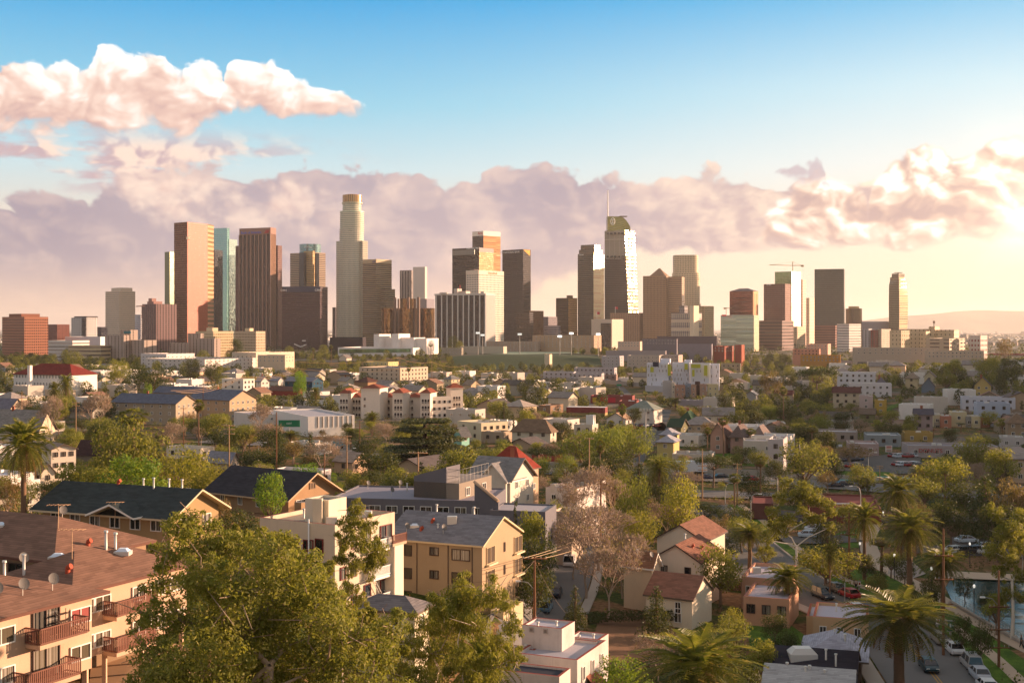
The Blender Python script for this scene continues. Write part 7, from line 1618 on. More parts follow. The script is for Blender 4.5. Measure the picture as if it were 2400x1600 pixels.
# downtown foot: beige flats and offices
for nm, l, P_ in (('beige_flats', 'group of beige slab flats with dark window strips before the pale slab tower', ((246, 290, 303, 785, 1300), (281, 306, 323, 773, 1330), (303, 338, 367, 797, 1290))), ('grey_beige_flats', 'beige slab flats with dark strips below the orange tower', ((398, 436, 441, 803, 1300), (440, 470, 478, 781, 1320), (455, 502, 517, 793, 1290)))):
    X, Y, _ = pt(P_[0][0], 0, 1300); b = Bld(nm, l, 'apartment block', X, Y, Gs(X, Y))
    for x0, xs, x1, yt, d in P_: b.block('slab', solve(x0, xs, x1, d, 40), b.l[2]-5, zat(yt, d), facade('b39d8c', '4a3c38', 6.5, 3, .16, .9, gm=0, var=.2), ROOFG, .8)
    if nm == 'beige_flats': b.block('teal_sign', solve(290, 306, 306.4, 1325, 40, R=.6), zat(781.5, 1325), zat(776, 1325), plain('1f6a72', .5, 0))
b = tower('gold_office', 'cream office block with gold lit window bands behind the grey beige flats', 458, 500, 547, 776, 1500, 44, facade('d8bf94', '9a8462', 3, 3.4, .8, .5, gm=.2), cat='building'); b.block('roof_block', solve(484, 498, 511, 1510, 44), b.zt-1, zat(768, 1510), plain('e2cca4'))
b = tower('beige_office', 'beige gridded office with a roof frame right of the lone dark tree', 549, 600, 622, 776, 1480, 34, facade('c4ad8c', '7a6850', 2.6, 3.4, .6, .5, gm=.1), cat='building'); b.block('roof_block', solve(574, 585, 594, 1490, 34), b.zt-1, zat(769, 1490), plain('e0c8a0'))
tower('white_low_complex', 'low white banded building stretching below the white gridded tower', 113, 170, 192, 798, 1450, 20, facade('d4cbc0', '7a746e', 40, 4, 1, .35), cat='building', R=30)
tower('white_hall', 'broad blank white hall beside the pale slab tower', 152, 235, 248, 789, 1650, 18, plain('d8d4d4', .8, .08), cat='hall', R=40)
tower('cream_banded_offices', 'cream low offices with dark window bands behind the hedge', 160, 236, 247, 810, 1300, 18, facade('cdb68c', '6b6058', 40, 4.2, 1, .4), cat='building', R=26)
tower('white_gabled_flats', 'white flats with many small gables in front of the beige slab flats', 330, 390, 456, 829, 1150, 34, facade('e0d4cc', '8a7c74', 5, 3, .3, .4, gm=0), cat='apartment block')
for x0, xs, x1, yt, d, c in ((340, 480, 600, 842, 1020, 'dcd0c4'), (544, 600, 690, 826, 1080, 'd5c0a4')):
    tower('long_white_terrace', 'long low terrace of %s flat roofed houses behind the dark round trees' % ('white' if c == 'dcd0c4' else 'cream'), x0, xs, x1, yt, d, 30, facade(c, '7c7068', 5, 3, .3, .4, gm=0), cat='terrace')
tower('blue_panel_tower', 'dark spire topped building peeking left of the cylinder tower', 779, 786, 790, 720, 2750, 30, plain('4a4448'), cat='building', R=20)
tower('hospital_office', 'low beige office with dark bands in front of the cream hospital', 2170, 2225, 2262, 793, 1280, 34, facade('c4ac8c', '4c443c', 14, 4, .7, .45, gm=0), cat='building')
# ------------------------------------------------------------- named trees: (kind, pixel column, top row, depth, width in pixels, label)
KW = dict(round=8, olive=8, dark=9, yellow=8, lime=7, pepper=8, rust=7, pine=5, cypress=1.9, flat=10, layer=16, bare=9.5, bush=3.4, date=8.6, fan=4.2)
LAND = []                                  # landmarks used to tell repeats apart
def T(kind, px, yt, d, w=None, label=None, **k):
    x = (px-1200)/F*d; g = Gs(x, d); h = zat(yt, d)-g; nh = KINDS[kind][4]
    if kind in ('date', 'fan'):                # yt is the row of the crown's heart
        hh = h; s = hh/(9 if kind == 'date' else 17); w_ = (w/F*d)/(KW[kind]*s) if w else 1
        return plant(kind, px=px, d=d, h=s*nh, sx=w_, label=label, **k)
    h = max(1.2, h); s = h/nh; OCC.append((x, d, min((w or 30)/F*d*.28, 3.5))); return plant(kind, px=px, d=d, h=h, sx=(w/F*d)/(KW[kind]*s) if w else 1, label=label, **k)
TD = """
date|55|1042|150|140|stout palm with arching fronds beside the white house at the picture's edge
date|2108|1448|137|280|biggest palm, glowing fronds spread over the dark roofed houses by the curved street
date|1632|1562|100|320|stout palm cut off by the bottom edge below the dirt lot
date|1132|1562|96|180|palm with a few orange dead fronds at the bottom, under the leaning eucalyptus
date|1846|1352|176|125|stout palm in front of the pale trunked eucalyptus
date|1757|1250|214|100|stout palm right of the terracotta roofed house
date|2026|1216|205|90|slim dark palm at the left of the lakeside palms
date|2132|1240|192|150|tall palm in the middle of the lakeside palms
date|2104|1152|232|120|sunlit palm rising behind the lakeside palms against the brick red roof
date|2210|1318|182|120|palm with a full drooping crown behind the tall wooden pole by the lake
fan|2066|1268|208|70|palm with a thick brown skirt between the lakeside palms
fan|312|972|330|90|fan palm poking out of the leafy green tree mass
fan|466|948|400|34|thin lone fan palm beside the beige gable end
date|740|918|640|30|small stout palm right of the low red house
date|682|1018|430|56|first of three palms by the freeway below the slit walled hall
date|708|1030|440|44|second of three palms by the freeway, slightly lower
date|822|1014|420|52|palm right of the slit walled hall, dark in front of its end
date|872|978|470|44|palm in front of the white arched balcony block
fan|1102|1050|330|40|palm with hanging fronds right of the big cedar
date|1545|1098|290|70|stout palm above the white lorry
date|1583|938|620|32|small palm before the salmon and brown flats
date|1716|955|600|34|small palm left of the billboard slope
fan|1459|957|400|26|tall fan palm left of the floodlight mast
fan|1432|992|400|22|fan palm in front of the weeping pepper trees
fan|1498|1008|380|24|shorter fan palm among the pepper trees
fan|1658|1008|390|24|twin fan palm, the lower of the pair before the mauve victorian
fan|1696|985|400|30|twin fan palm, the taller of the pair before the victorian houses
fan|1760|1010|390|30|fan palm before the turreted mauve victorian
fan|1782|1078|290|36|fan palm at the edge of the park lawn
fan|1722|1118|270|36|bushy fan palm beside the freeway pole
fan|1904|1004|400|36|golden lit fan palm above the dry orange tree
date|2155|1108|300|56|palm in front of the car park shops
date|2298|1064|420|48|palm beyond the dark trees at the edge by the strip mall
fan|2188|852|800|16|sunlit fan palm above the hillside houses
fan|1862|885|800|20|small golden fan palm by the olive hall
fan|2252|992|480|26|first fan palm before the colour block flats
fan|2232|1005|480|26|second, darker fan palm before the colour block flats
fan|2300|1005|480|24|dark fan palm at the end of the colour block flats
fan|2390|1035|430|34|fan palm at the edge by the white garden house
fan|1512|925|700|16|small fan palm by the slim cypresses
fan|958|862|760|14|fan palm before the mansard roofed flats
fan|734|818|1250|12|lollipop shaped palm left of the white banded school
fan|776|812|1250|12|second lollipop shaped palm left of the white banded school
fan|1010|808|1300|14|dark palm against the white banded school
date|1945|1300|190|40|young feathery palm behind the cream flat house
date|155|900|560|40|pair of dark palms below the cream flat house, the larger
date|128|915|540|34|pair of dark palms below the cream flat house, the smaller
layer|1000|957|320|250|
dark|355|846|700|100|wide almost black tree below the beige slab flats
dark|450|838|800|46|round black green tree, left of a pair
dark|498|840|800|40|round black green tree, right of a pair
euc|278|838|720|54|tall pale eucalyptus beside the wide black tree
dark|554|793|1350|34|lone dark tree standing against the beige office
lime|703|865|650|34|bright lime green round tree by the blue timber house
lime|347|893|620|22|small bright lime tree on the flat roofed hut
olive|300|982|215|170|big leafy tree below the fan palm, left half of the green mass
lime|310|1058|180|170|bright green sunlit tree behind the dark green roof
yellow|430|1045|225|150|golden green tree right of the leafy green mass
yellow|495|1078|215|110|golden green tree reaching toward the slate roofed house
round|185|1080|210|120|bushy green tree behind the long green roofed house
olive|240|1095|190|110|olive tree between the near palm and the bright green tree
rust|18|1110|170|70|dry pale tree at the picture edge beside the near palm
lime|632|1100|172|78|bright lime leafed tree in front of the slate roofed house
dark|555|1188|152|110|dark hedge like tree left of the cream penthouse
rust|520|1165|158|50|dry shrub in front of the slate roofed house
dark|640|1236|118|80|small weeping dark tree against the cream wall with red windows
olive|1245|1200|182|84|tall layered dark yellow tree right of the tan block gable
dark|1262|1262|172|100|middle of the dark yellow trees beside the centre street
dark|1250|1322|160|100|lowest of the dark trees beside the centre street
pine|1347|1362|160|52|dense small conifer beside the dirt lot
pine|1538|1362|162|74|twisted dark juniper against the terracotta roofed house
cypress|1208|1160|182|14|single slim cypress beside the grey modern block
round|1688|1276|182|116|round topped tree with two pale stems in front of the cream house
yellow|1936|1276|198|150|broad golden topped tree by the red car
pepper|1480|1112|235|92|weeping pale tree behind the bare trees
yellow|1594|1110|235|92|golden tree with a forked white trunk below the white lorry
dark|885|1058|262|120|dark tree mass left of the pole with the long crossarm
olive|950|1092|240|110|brownish olive tree beside the pole with the long crossarm
dark|905|1105|228|90|dark shrub tree behind the flat roof of the grey modern block
olive|1015|1098|238|70|olive shrub tree between the pole and grey tower block
rust|860|1120|222|60|brown shrub tree above the grey flat roof
lime|720|1080|300|70|lime green shrub tree beyond the flat white roof
bare|1372|1195|182|190|nearest big leafless tree, standing at the edge of the centre street
bare|1425|1262|172|150|low leafless tree beside the dirt lot and the street
olive|2335|1395|170|70|olive tree before the lake at the picture edge
dark|2262|1352|190|50|dark tree on the lake's near corner
bare|1370|1082|245|150|large leafless tree, farthest of the bare group
bare|1405|1175|205|200|broadest leafless pinkish tree over the centre street
bare|1345|1215|196|120|leafless tree leaning over the parked truck
bare|1460|1235|186|140|leafless tree left of the terracotta roofed house
bare|1440|1115|250|120|leafless grey tree behind the weeping pale tree
bare|1340|1130|230|90|leafless tree before the white flat roofed block
bare|1545|1478|140|110|small leafless tree at the foot of the dirt lot
bare|1590|1500|132|90|small pale leafless shrub tree above the bottom palm
bare|612|945|450|70|tall leafless tree before the white hall
bare|628|985|400|80|leafless white limbed tree by the green road sign
bare|225|915|430|80|leafless tree left of the long grey roofs
bare|118|925|430|60|leafless tree below the cream flat house
bare|905|985|420|80|leafless pale tree left of the cedar
bare|920|1035|380|60|leafless brownish tree at the foot of the cedar
olive|1710|1440|150|80|thick green shrubbery tree beside the terracotta house corner
yellow|1722|1420|160|50|golden spire shaped shrub tree above the green slope
round|1660|1470|145|100|leafy green tree below the cream house end wall
lime|1460|1530|118|120|low bright green shrub tree with red blossoms, bottom centre
dark|1815|1425|160|60|dark ivy covered bush tree left of the cream flat house
round|2055|1345|190|60|small street tree on the verge by the lake path
dark|2255|1440|158|50|first young street tree behind the parked cars
dark|2298|1448|152|60|second young street tree behind the parked cars
dark|2190|1420|172|40|dark rounded bush tree by the lake path
round|1770|1010|420|40|umbrella topped green tree before the victorian houses
pepper|1365|1002|370|120|weeping golden tree left of the fan palms
pepper|1420|1000|350|100|weeping golden tree behind the lamp post
pepper|1480|985|360|110|weeping tree around the floodlight mast
dark|1440|1035|320|110|dark domed tree in front of the pepper trees
flat|1390|1062|290|60|flat topped pine left of the white lorry
pine|1500|1075|300|70|dark pine beside the stout palm
rust|1990|1035|380|110|dry orange leafed tree over the car park
rust|1930|1040|370|60|smaller dry orange tree left of the pole sign
olive|1885|1035|300|120|tall golden tree by the park lawn
dark|1882|1110|270|100|dark lower tree beside the park lawn
pine|1958|1045|340|44|dark column shaped tree beside the pole sign
flat|1915|852|640|90|big flat topped pine on the hillside
olive|2218|870|640|56|tall brown green pointed tree on the hillside
olive|2237|842|720|44|broad topped tree behind the tall hillside tree
yellow|2312|833|780|60|wide golden green tree above the hillside houses
dark|1850|862|760|40|dark tree before the gym hall
rust|1805|868|640|60|brown sunlit tree at the top of the wooded slope
cypress|2376|905|560|16|tall slim cypress before the white long flats
cypress|2395|935|540|14|second slim cypress at the picture edge
pine|2268|878|680|34|dark conifer between the hillside houses
rust|2355|790|1250|40|dark round tree on the skyline edge above the red roof hall
olive|2290|1020|330|110|broad olive tree between palm and car park
yellow|2215|1065|290|110|golden olive tree left of the dark conifers
pine|2310|1100|250|90|blue green conifer beyond the lake
dark|2280|1120|260|120|dark tree mass beyond the lake
rust|2370|1120|240|90|brown tree at the picture edge beyond the lake
dark|2340|1180|225|110|dark round tree over the lakeside car park
dark|2230|1160|235|90|dark tree behind the lakeside lamp
olive|2345|1050|300|80|sunlit tree at the edge above the brown tree
dark|2155|1380|176|60|dark shrub tree between the lakeside palm trunks
pine|2140|1355|180|30|small grey green conifer on the plaza
dark|2180|1340|178|50|hanging dark tree behind the wooden pole
dark|2318|1385|178|60|dark tree hiding part of the lake shore
olive|2088|1290|206|60|olive tree beside the lakeside plaza
dark|2120|1300|200|50|dark tree at the back of the lakeside plaza
round|2030|1300|200|44|small round tree left of the lakeside plaza
dark|1840|1470|152|70|dark shrub tree on the slope above the pale roofs
olive|1790|1500|138|80|olive shrub tree at the bottom of the green slope
dark|1745|1560|118|90|dark shrub tree at the bottom edge beside the bottom palm
rust|1700|1500|140|70|brown shrub tree on the slope below the terracotta house
dark|1700|1238|221|80|dark tree directly right of the terracotta roof ridge
dark|1655|1240|214|64|dark tree peeking over the terracotta roof
round|1738|1212|229|70|green tree at the back of the small street bend palm
olive|1795|1280|213|60|olive tree between pink flat house and the white trunk
dark|1655|1178|262|90|dark tree by the street bend, farthest of the row
rust|1690|1200|243|70|brown twiggy tree by the street bend
dark|1722|1178|252|80|dark tree at the street bend behind the small palm
olive|1800|1225|232|80|olive tree across the street from the small palm
dark|1640|1215|225|70|dark tree behind the terracotta roofed house
round|1605|1205|236|60|round tree behind the terracotta roof ridge
dark|1800|1325|208|50|dark bush tree between the pink flat house and street
bare|1560|1170|240|90|leafless tree behind the terracotta roofed house
olive|1985|1180|250|70|olive tree in front of the large brick red roof
dark|1940|1215|225|80|dark tree left of the slim dark lakeside palm
dark|2060|1330|200|36|small dark tree by the plaza steps
yellow|1500|1190|225|90|golden green tree between the bare trees and terracotta house
olive|1300|1175|215|60|olive tree at the top of the centre street
"""
KINDS['euc'] = ('eucalyptus', 'tree', 'pale limbed eucalyptus', lambda v: tree_mesh(150+v, 'open', 12, 9, 5200, .40, 'euc', BARKP, nc=30, base=.35, droop=.8, asp=.3, puff=.3), 12); KW['euc'] = 9
for ln in TD.strip().split('\n'):
    k, px, yt, d, w, lab = ln.split('|'); px, yt, d, w = map(float, (px, yt, d, w)); T(k, px, yt, d, w, lab or 'huge dark cedar with flat layered boughs in front of the white arched block')
# near trees with their own shape: clumps given where the photo shows them, at their own depth
def own_tree(name, label, d, clumps, n, size, leaf, bark, dspread=3., trunk=(0, 0), asp=.4, droop=.3, seed=1, gd=None, fork=3, rk=.16):
    rng = np.random.default_rng(seed); cen, rad = [], []
    for px, py, r in clumps:
        dd = d+rng.uniform(-1, 1)*dspread; cen.append(pt(px, py, dd)); q = r/F*d; rad.append((q, q, q*.85))
        for _ in range(5):
            e = rng.normal(size=3); e[2] += .3; e /= np.linalg.norm(e); f = rng.uniform(.22, .45); cen.append(tuple(np.array(cen[-1-_])+e*q*rng.uniform(.95, 1.3))); rad.append((q*f, q*f, q*f*.8))
    bx_, by_ = (trunk[0]-1200)/F*d, d; g = Gs(bx_, by_); o = thing(name, label, 'tree', (bx_, by_, g)); L0 = np.array((bx_, by_, g))
    cen = np.array(cen)-L0; V, Fq = leaves(rng, cen, np.array(rad)*rng.uniform(.8, 1.15, (len(rad), 1)), n, size, asp, .25, droop); link('crown', npmesh('crown', V, Fq, LEAF[leaf]), o)
    m = MB(); top = np.array(pt(trunk[0]+trunk[2], trunk[1], d))-L0; m.tube([(0, 0, -.6), top*.4+np.array((.15, 0, 0)), top], [rk*2.2, rk*1.6, rk*1.2], 10); hubs = [top]
    order = np.argsort([np.linalg.norm(c-top) for c in cen[::6]])
    nodes = [(top, rk*1.1)]
    for i in order:
        c = cen[::6][i]; j = min(range(len(nodes)), key=lambda q: np.linalg.norm(nodes[q][0]-c)+(0 if nodes[q][0][2] < c[2] else 4)); p, r = nodes[j]
        mid = (p+c)/2+rng.normal(size=3)*.25; r2 = max(r*.62, .025); m.tube([p, mid, c], [r*.75, r2, r2*.8], 6, cap=False); nodes.append((c, r2))
        for _ in range(7): e = c+rng.normal(size=3)*np.array(rad[6*i])*.75; m.tube([c, (c+e)/2+rng.normal(size=3)*.08, e], [r2*.6, .03, .015], 3, cap=False)
    link('trunk', m.mesh('trunk', bark), o); return o
own_tree('broadleaf_tree', 'huge leafy green tree filling the bottom in front of the cream courtyard apartments', 64,
  [(350, 1440, 40), (380, 1370, 45), (400, 1300, 40), (425, 1240, 35), (450, 1215, 25), (470, 1270, 50), (360, 1530, 60), (420, 1450, 65), (470, 1360, 60), (540, 1300, 55), (600, 1290, 50), (640, 1300, 50), (700, 1340, 55), (560, 1390, 75), (650, 1400, 80), (740, 1410, 65), (780, 1460, 60), (830, 1500, 60), (880, 1520, 55), (915, 1470, 40), (560, 1500, 90), (660, 1520, 90), (760, 1560, 80), (480, 1560, 90), (400, 1600, 80), (560, 1640, 100), (700, 1650, 100), (850, 1620, 80), (520, 1450, 60), (340, 1610, 50), (395, 1235, 18), (505, 1300, 40)],
  76000, .22, 'green', plain('a08a74', .9, .3, 2.5), 3.4, (610, 1560, 20), seed=3, rk=.2)
own_tree('broadleaf_tree', 'golden crowned tree wedged between the huge leafy tree and the corner cottage', 70,
  [(600, 1275, 30), (690, 1310, 35), (740, 1340, 35), (560, 1260, 25), (640, 1270, 30), (720, 1380, 45), (800, 1440, 40), (860, 1480, 45), (900, 1530, 45)], 26000, .24, 'yellow', BARK, 2., (700, 1560, 0), seed=5, rk=.14)
own_tree('eucalyptus', 'slender eucalyptus rising in front of the cream block with red windows', 88,
  [(838, 1192, 20), (822, 1225, 26), (858, 1235, 26), (812, 1268, 26), (850, 1275, 30), (885, 1290, 26), (868, 1320, 30), (830, 1325, 24), (800, 1310, 18), (790, 1400, 22), (815, 1380, 22), (842, 1405, 20), (800, 1445, 25)], 14000, .26, 'euc', BARKP, 1.3, (800, 1430, -6), seed=8, asp=.22, droop=1., rk=.11)
own_tree('eucalyptus', 'leaning eucalyptus with drooping leaves below the tan block', 82,
  [(1080, 1372, 26), (1060, 1400, 32), (1100, 1410, 38), (1150, 1395, 34), (1185, 1420, 26), (1200, 1465, 24), (1035, 1430, 34), (1000, 1465, 34), (1060, 1470, 42), (1120, 1470, 40), (1165, 1510, 40), (960, 1510, 36), (1010, 1530, 42), (1080, 1540, 45), (940, 1570, 36), (1140, 1570, 45), (1205, 1540, 24), (1000, 1600, 50), (1090, 1620, 50)], 38000, .26, 'euc', BARKP, 2.4, (1010, 1600, 10), seed=9, asp=.22, droop=1.1, rk=.13)
def euc2(px, yt, d, w, label, seed, cl):
    x = (px-1200)/F*d
    return own_tree('eucalyptus', label, d, cl, 20000, .34, 'euc', plain('d8cbb8', .7, .2), 2.5, (px, cl[0][1]+120, 0), seed=seed, asp=.3, droop=.7, rk=.14)
euc2(1866, 1120, 198, 160, 'tall eucalyptus with a white trunk and separate leaf tufts above the street', 21,
  [(1866, 1160, 18), (1840, 1130, 15), (1885, 1150, 20), (1905, 1170, 20), (1830, 1165, 18), (1812, 1200, 18), (1820, 1235, 20), (1800, 1265, 16), (1850, 1215, 16), (1935, 1180, 18), (1950, 1200, 14), (1945, 1235, 12), (1900, 1215, 16), (1880, 1195, 14), (1925, 1215, 12), (1840, 1250, 12)])
euc2(2372, 1180, 168, 140, 'tall eucalyptus with a pale trunk at the picture edge over the lake lawn', 22,
  [(2372, 1240, 24), (2335, 1205, 22), (2395, 1210, 26), (2350, 1250, 22), (2330, 1290, 22), (2390, 1280, 26), (2365, 1310, 24), (2340, 1340, 20), (2395, 1350, 22), (2370, 1390, 18), (2345, 1400, 14), (2410, 1400, 22)])
for n_, (p, q) in enumerate((((0, 862), (60, 862)), ((60, 860), (265, 858)))):
    pass
# hedge along the boulevard at the far left
x, y, z = pt(150, 860, 930); ho = thing('hedge', 'long clipped green hedge running below the reddish brown office block', 'hedge', (x, y, Gs(x, y)))
rng = np.random.default_rng(2); cs_ = [(pt(px, 850, 930)[0]-x, rng.normal()*2, 3.5+rng.normal()*.5) for px in np.linspace(38, 268, 46)]
V, Fq = leaves(rng, cs_, [(3.2, 3.4, 5.2)]*46, 9000, .9, .5, .6); link('foliage', npmesh('foliage', V, Fq, LEAF['green']), ho)
for px0, px1, py, d, hh, lab in ((770, 850, 1108, 290, 3.6, 'dark trimmed hedge behind the grey modern block'), (1340, 1600, 1478, 168, 1.4, 'low ivy hedge along the foot of the terracotta roofed house'), (930, 1010, 1405, 138, 1.6, 'dark hedge at the foot of the tan block wall'), (690, 790, 1075, 330, 3., 'leafy sunlit hedge beyond the flat white roof')):
    x, y = (px0-1200)/F*d, d; ho = thing('hedge', lab, 'hedge', (x, y, Gs(x, y))); n = max(6, int((px1-px0)/F*d/1.2)); cs_ = [((px1-px0)/F*d*k/n, k*.15, hh*.45) for k in range(n)]
    V, Fq = leaves(rng, cs_, [(1.1, 1., hh*.55)]*n, n*260, .3, .5, .6); link('foliage', npmesh('foliage', V, Fq, LEAF['dark' if d != 330 else 'lime']), ho)
# ------------------------------------------------------------- poles, masts, signs, wires
_, p1 = pole(1253, 149, 1303, 'wooden pole with one crossarm and a street lamp arm beside the centre street', (0,), 3., WOOD, lamp=-1, r=.15)
_, p2 = pole(2211, 158, 1238, 'tall wooden pole with several crossarms by the lake path', (3.2, 6.2, 9.4), 2.4, WOOD, lamp=0, r=.16)
_, p3 = pole(2341, 152, 1336, 'tall dark wooden pole with two crossarms and a lamp near the railing', (4.2, 7., 9.2), 2.6, WOOD, lamp=-1, r=.16)
_, p4 = pole(537, 330, 995, 'wooden pole with three stacked crossarms behind the yellow trees', (0, 1., 2.2), 3., WOODL)
pole(813, 330, 1020, 'pale wooden pole with two crossarms and a lamp beside the freeway', (0, 1.8), 2.4, WOODL, lamp=1)
pole(980, 235, 1058, 'pale pole with one long crossarm left of the grey modern block', (0,), 3.6, WOODL)
pole(843, 380, 985, 'dark pole right of the slit walled hall', (0,), 2., WOOD)
pole(760, 262, 1062, 'thin dark pole in front of the flat white roof', (), 2., WOOD)
pole(648, 300, 965, 'tall thin dark pole left of the slit walled hall', (), 2., WOOD)
pole(178, 400, 942, 'pale pole with two crossarms above the grey roofed house', (0, 1.), 2.4, WOODL)
pole(51, 440, 918, 'pale pole with crossarm by the cream chapel', (0, 1.), 2., WOODL)
pole(430, 420, 955, 'dark pole by the long grey roofed apartments', (0,), 2.2, WOOD)
pole(476, 560, 878, 'slim dark pole left of the white three storey house', (0,), 2.2, WOOD)
pole(1408, 245, 1112, 'dark pole with crossarm in front of the white flat roofed block', (1.6,), 3., WOOD)
pole(1646, 300, 1052, 'wooden freeway pole with three crossarms by the white lorry', (3.8, 4.8), 2.2, WOODL, lamp=0)
pole(1728, 290, 1085, 'pale wooden pole behind the bushy fan palm', (0, 1.), 2., WOODL)
pole(1381, 285, 1025, 'pale pole topped with lamps left of the dark domed tree', (0,), 2., WOODL)
pole(2062, 330, 1090, 'pale pole with a short crossarm by the tennis court', (0, .5), 1.8, WOODL)
pole(1822, 300, 1115, 'short grey pole with crossarm at the park edge', (0,), 3., METAL)
pole(1990, 205, 1200, 'dark pole with several crossarms left of the lakeside palms', (.6, 3.4, 6.8), 3., WOOD)
pole(2188, 460, 1005, 'thin pole in front of the colour block flats', (0,), 2.4, WOOD)
pole(1989, 520, 998, 'dark pole by the low white shops', (0,), 2.2, WOOD)
pole(1980, 186, 1365, 'short leaning pole beside the white parked car', (), 2., METAL, r=.08)
o, _ = pole(1513, 390, 962, 'tall steel floodlight mast rising from the pepper trees', (), 2., METAL, name='floodlight_mast', r=.2)
m = MB()
for k in range(4): m.box(-1.9+k*1.0, -.3, 0, -1.2+k*1.0, .2, .7)
m.box(-2., -.1, -.2, 2., .1, 0); hh = zat(962, 390)-Gs((1513-1200)/F*390, 390); link('lamp_head', m.mesh('lamp_head', plain('c8c0b0', .4, 0)), o, (0, 0, hh))
for k, (px, d, yt) in enumerate(((1218, 1330, 783), (1312, 1300, 788), (1339, 1310, 781), (1402, 1300, 783), (1120, 1340, 780), (1131, 1340, 785))):
    o, _ = pole(px, d, yt, 'floodlight mast by the playing field, %s from the west end' % ('third', 'fourth', 'fifth', 'last', 'first', 'second')[k], (), 2, METAL, name='floodlight_mast', r=.35)
    hh = zat(yt, d)-Gs((px-1200)/F*d, d); m = MB(); m.box(-2.2, -.5, -1, 2.2, .5, 1); M_, nt, b_ = newmat('lit_lamp'+str(k)); setb(b_, c=(.9, .9, .8)); b_.inputs['Emission Color'].default_value = (1, .95, .85, 1); b_.inputs['Emission Strength'].default_value = 1. if k in (1, 2, 3) else .3; link('lamp_head', m.mesh('lamp_head', M_), o, (0, 0, hh))
for px, py, h, s, lab in ((2017, 1240, 9, -1, 'curved street lamp by the lakeside plaza'), (2035, 1140, 9, 1, 'tall pale lamp post with a curved arm by the car park'), (1875, 1110, 9, -1, 'pale lamp post at the park edge beside the golden tree'), (1700, 1205, 7, 1, 'street lamp at the freeway ramp, the nearer'), (1760, 1235, 7, 1, 'street lamp by the street bend, right of the ramp lamp'), (2332, 1110, 8, -1, 'lamp post among the dark trees beyond the lake'), (745, 905, 8, 1, 'thin lamp by the blue timber house'), (1360, 1075, 6, 1, 'lamp post in front of the weeping golden tree'), (606, 1110, 9, 1, 'curved street lamp by the green road sign')):
    street_lamp(px, py, None, h, s, lab)
EM, nt_, b_ = newmat('globe_light'); setb(b_, c=(.9, .9, .85)); b_.inputs['Emission Color'].default_value = (1, .93, .8, 1); b_.inputs['Emission Strength'].default_value = .3
for k, (px, py, lab) in enumerate(((2015, 1330, 'left of the slim dark palm'), (2096, 1360, 'between the two lakeside palm trunks'), (2183, 1395, 'beside the wooden pole'), (2283, 1440, 'at the railing over the water'), (2273, 1330, 'on the far bank of the lake'), (2272, 1220, 'behind the far bank, in the dark trees'), (2312, 1215, 'at the far car park'), (2070, 1250, 'by the brick coloured building'))):
    x, y, z = hit(px, py); o = thing('park_lamp', 'lit globe park lamp '+lab, 'park lamp', (x, y, z)); m = MB(); m.tube([(0, 0, -.2), (0, 0, 4)], .07, 6); link('post', m.mesh('post', plain('2e2e30')), o)
    m = MB(); P_ = [circ(0, 0, r, 10) for r in (.1, .16, .19, .15, .06)]
    for q_, (A_, B_) in enumerate(zip(P_, P_[1:])): m.prism(A_, 4+q_*.13, 4.13+q_*.13, Q2=B_)
    link('globe', m.mesh('globe', EM), o)
# signs
def board(name, label, px, py, d, w, h, col, rows=(), post=True, leg=None, rz=0., txt=None):
    x, y, z = pt(px, py, d); g = Gs(x, y); o = thing(name, label, 'sign', (x, y, g), rz); zz = z-g; m = MB(); m.box(-w/2, -.15, zz-h/2, w/2, .15, zz+h/2); link('panel', m.mesh('panel', plain(col, .6, .05)), o)
    m = MB(); m.box(-w/2-.12, -.1, zz-h/2-.12, w/2+.12, .1, zz-h/2); m.box(-w/2-.12, -.1, zz+h/2, w/2+.12, .1, zz+h/2+.12); link('frame', m.mesh('frame', METAL), o)
    m = MB(); m.tube([(0, .2, -.3), (0, .2, zz)], .14, 6); link('post', m.mesh('post', METAL), o)
    for c, u0, u1, v0, v1 in rows: m = MB(); m.box(w*(u0-.5), -.18, zz+h*(v0-.5), w*(u1-.5), -.14, zz+h*(v1-.5)); link('printed_panel', m.mesh('printed_panel', plain(c, .6, .05)), o)
    if txt:
        for st_, sz, dz in txt:
            cu = bpy.data.curves.new('lettering', 'FONT'); cu.body = st_; cu.size = sz; cu.extrude = .01; cu.align_x = 'CENTER'; t = bpy.data.objects.new('t', cu); me = bpy.data.meshes.new_from_object(t); bpy.data.objects.remove(t)
            me.name = 'lettering'; me.materials.clear(); me.materials.append(plain('f4f0e6', .6, 0)); q = link('lettering', me, o, (0, -.19, zz+dz)); q.rotation_euler = (pi/2, 0, 0)
    return o
board('billboard', 'billboard with a yellow picture on a pole at the foot of the wooded slope', 1804, 993, 500, 5.6, 3., 'e6e0d6', (('b49a4c', .06, .94, .1, .9), ('8a3c28', .3, .7, .3, .6)))
board('pole_sign', 'tall white shop pole sign with red and brown stripes', 2083, 1051, 400, 2.1, 2.1, 'e4d8cc', (('b43c30', .1, .9, .72, .9), ('c07840', .1, .9, .5, .62), ('7c5c40', .1, .9, .28, .36), ('a8503c', .1, .9, .1, .2)))
board('pole_sign', 'plain white two panel pole sign beside the column shaped tree', 1967, 1045, 400, 1.8, 1., 'd8d8dc', ())
board('road_sign', 'green freeway direction sign behind the leafless trees', 678, 992, 430, 7.4, 2.2, '1f7a50', (), txt=(('EXIT', .9, -.3),))
board('road_sign', 'second green freeway sign left of the bigger one', 650, 1000, 432, 3.2, 1.4, '1f7a50')
board('road_sign', 'small green sign on the overpass edge', 1451, 902, 838, 3.4, 1.2, '1f8a58')
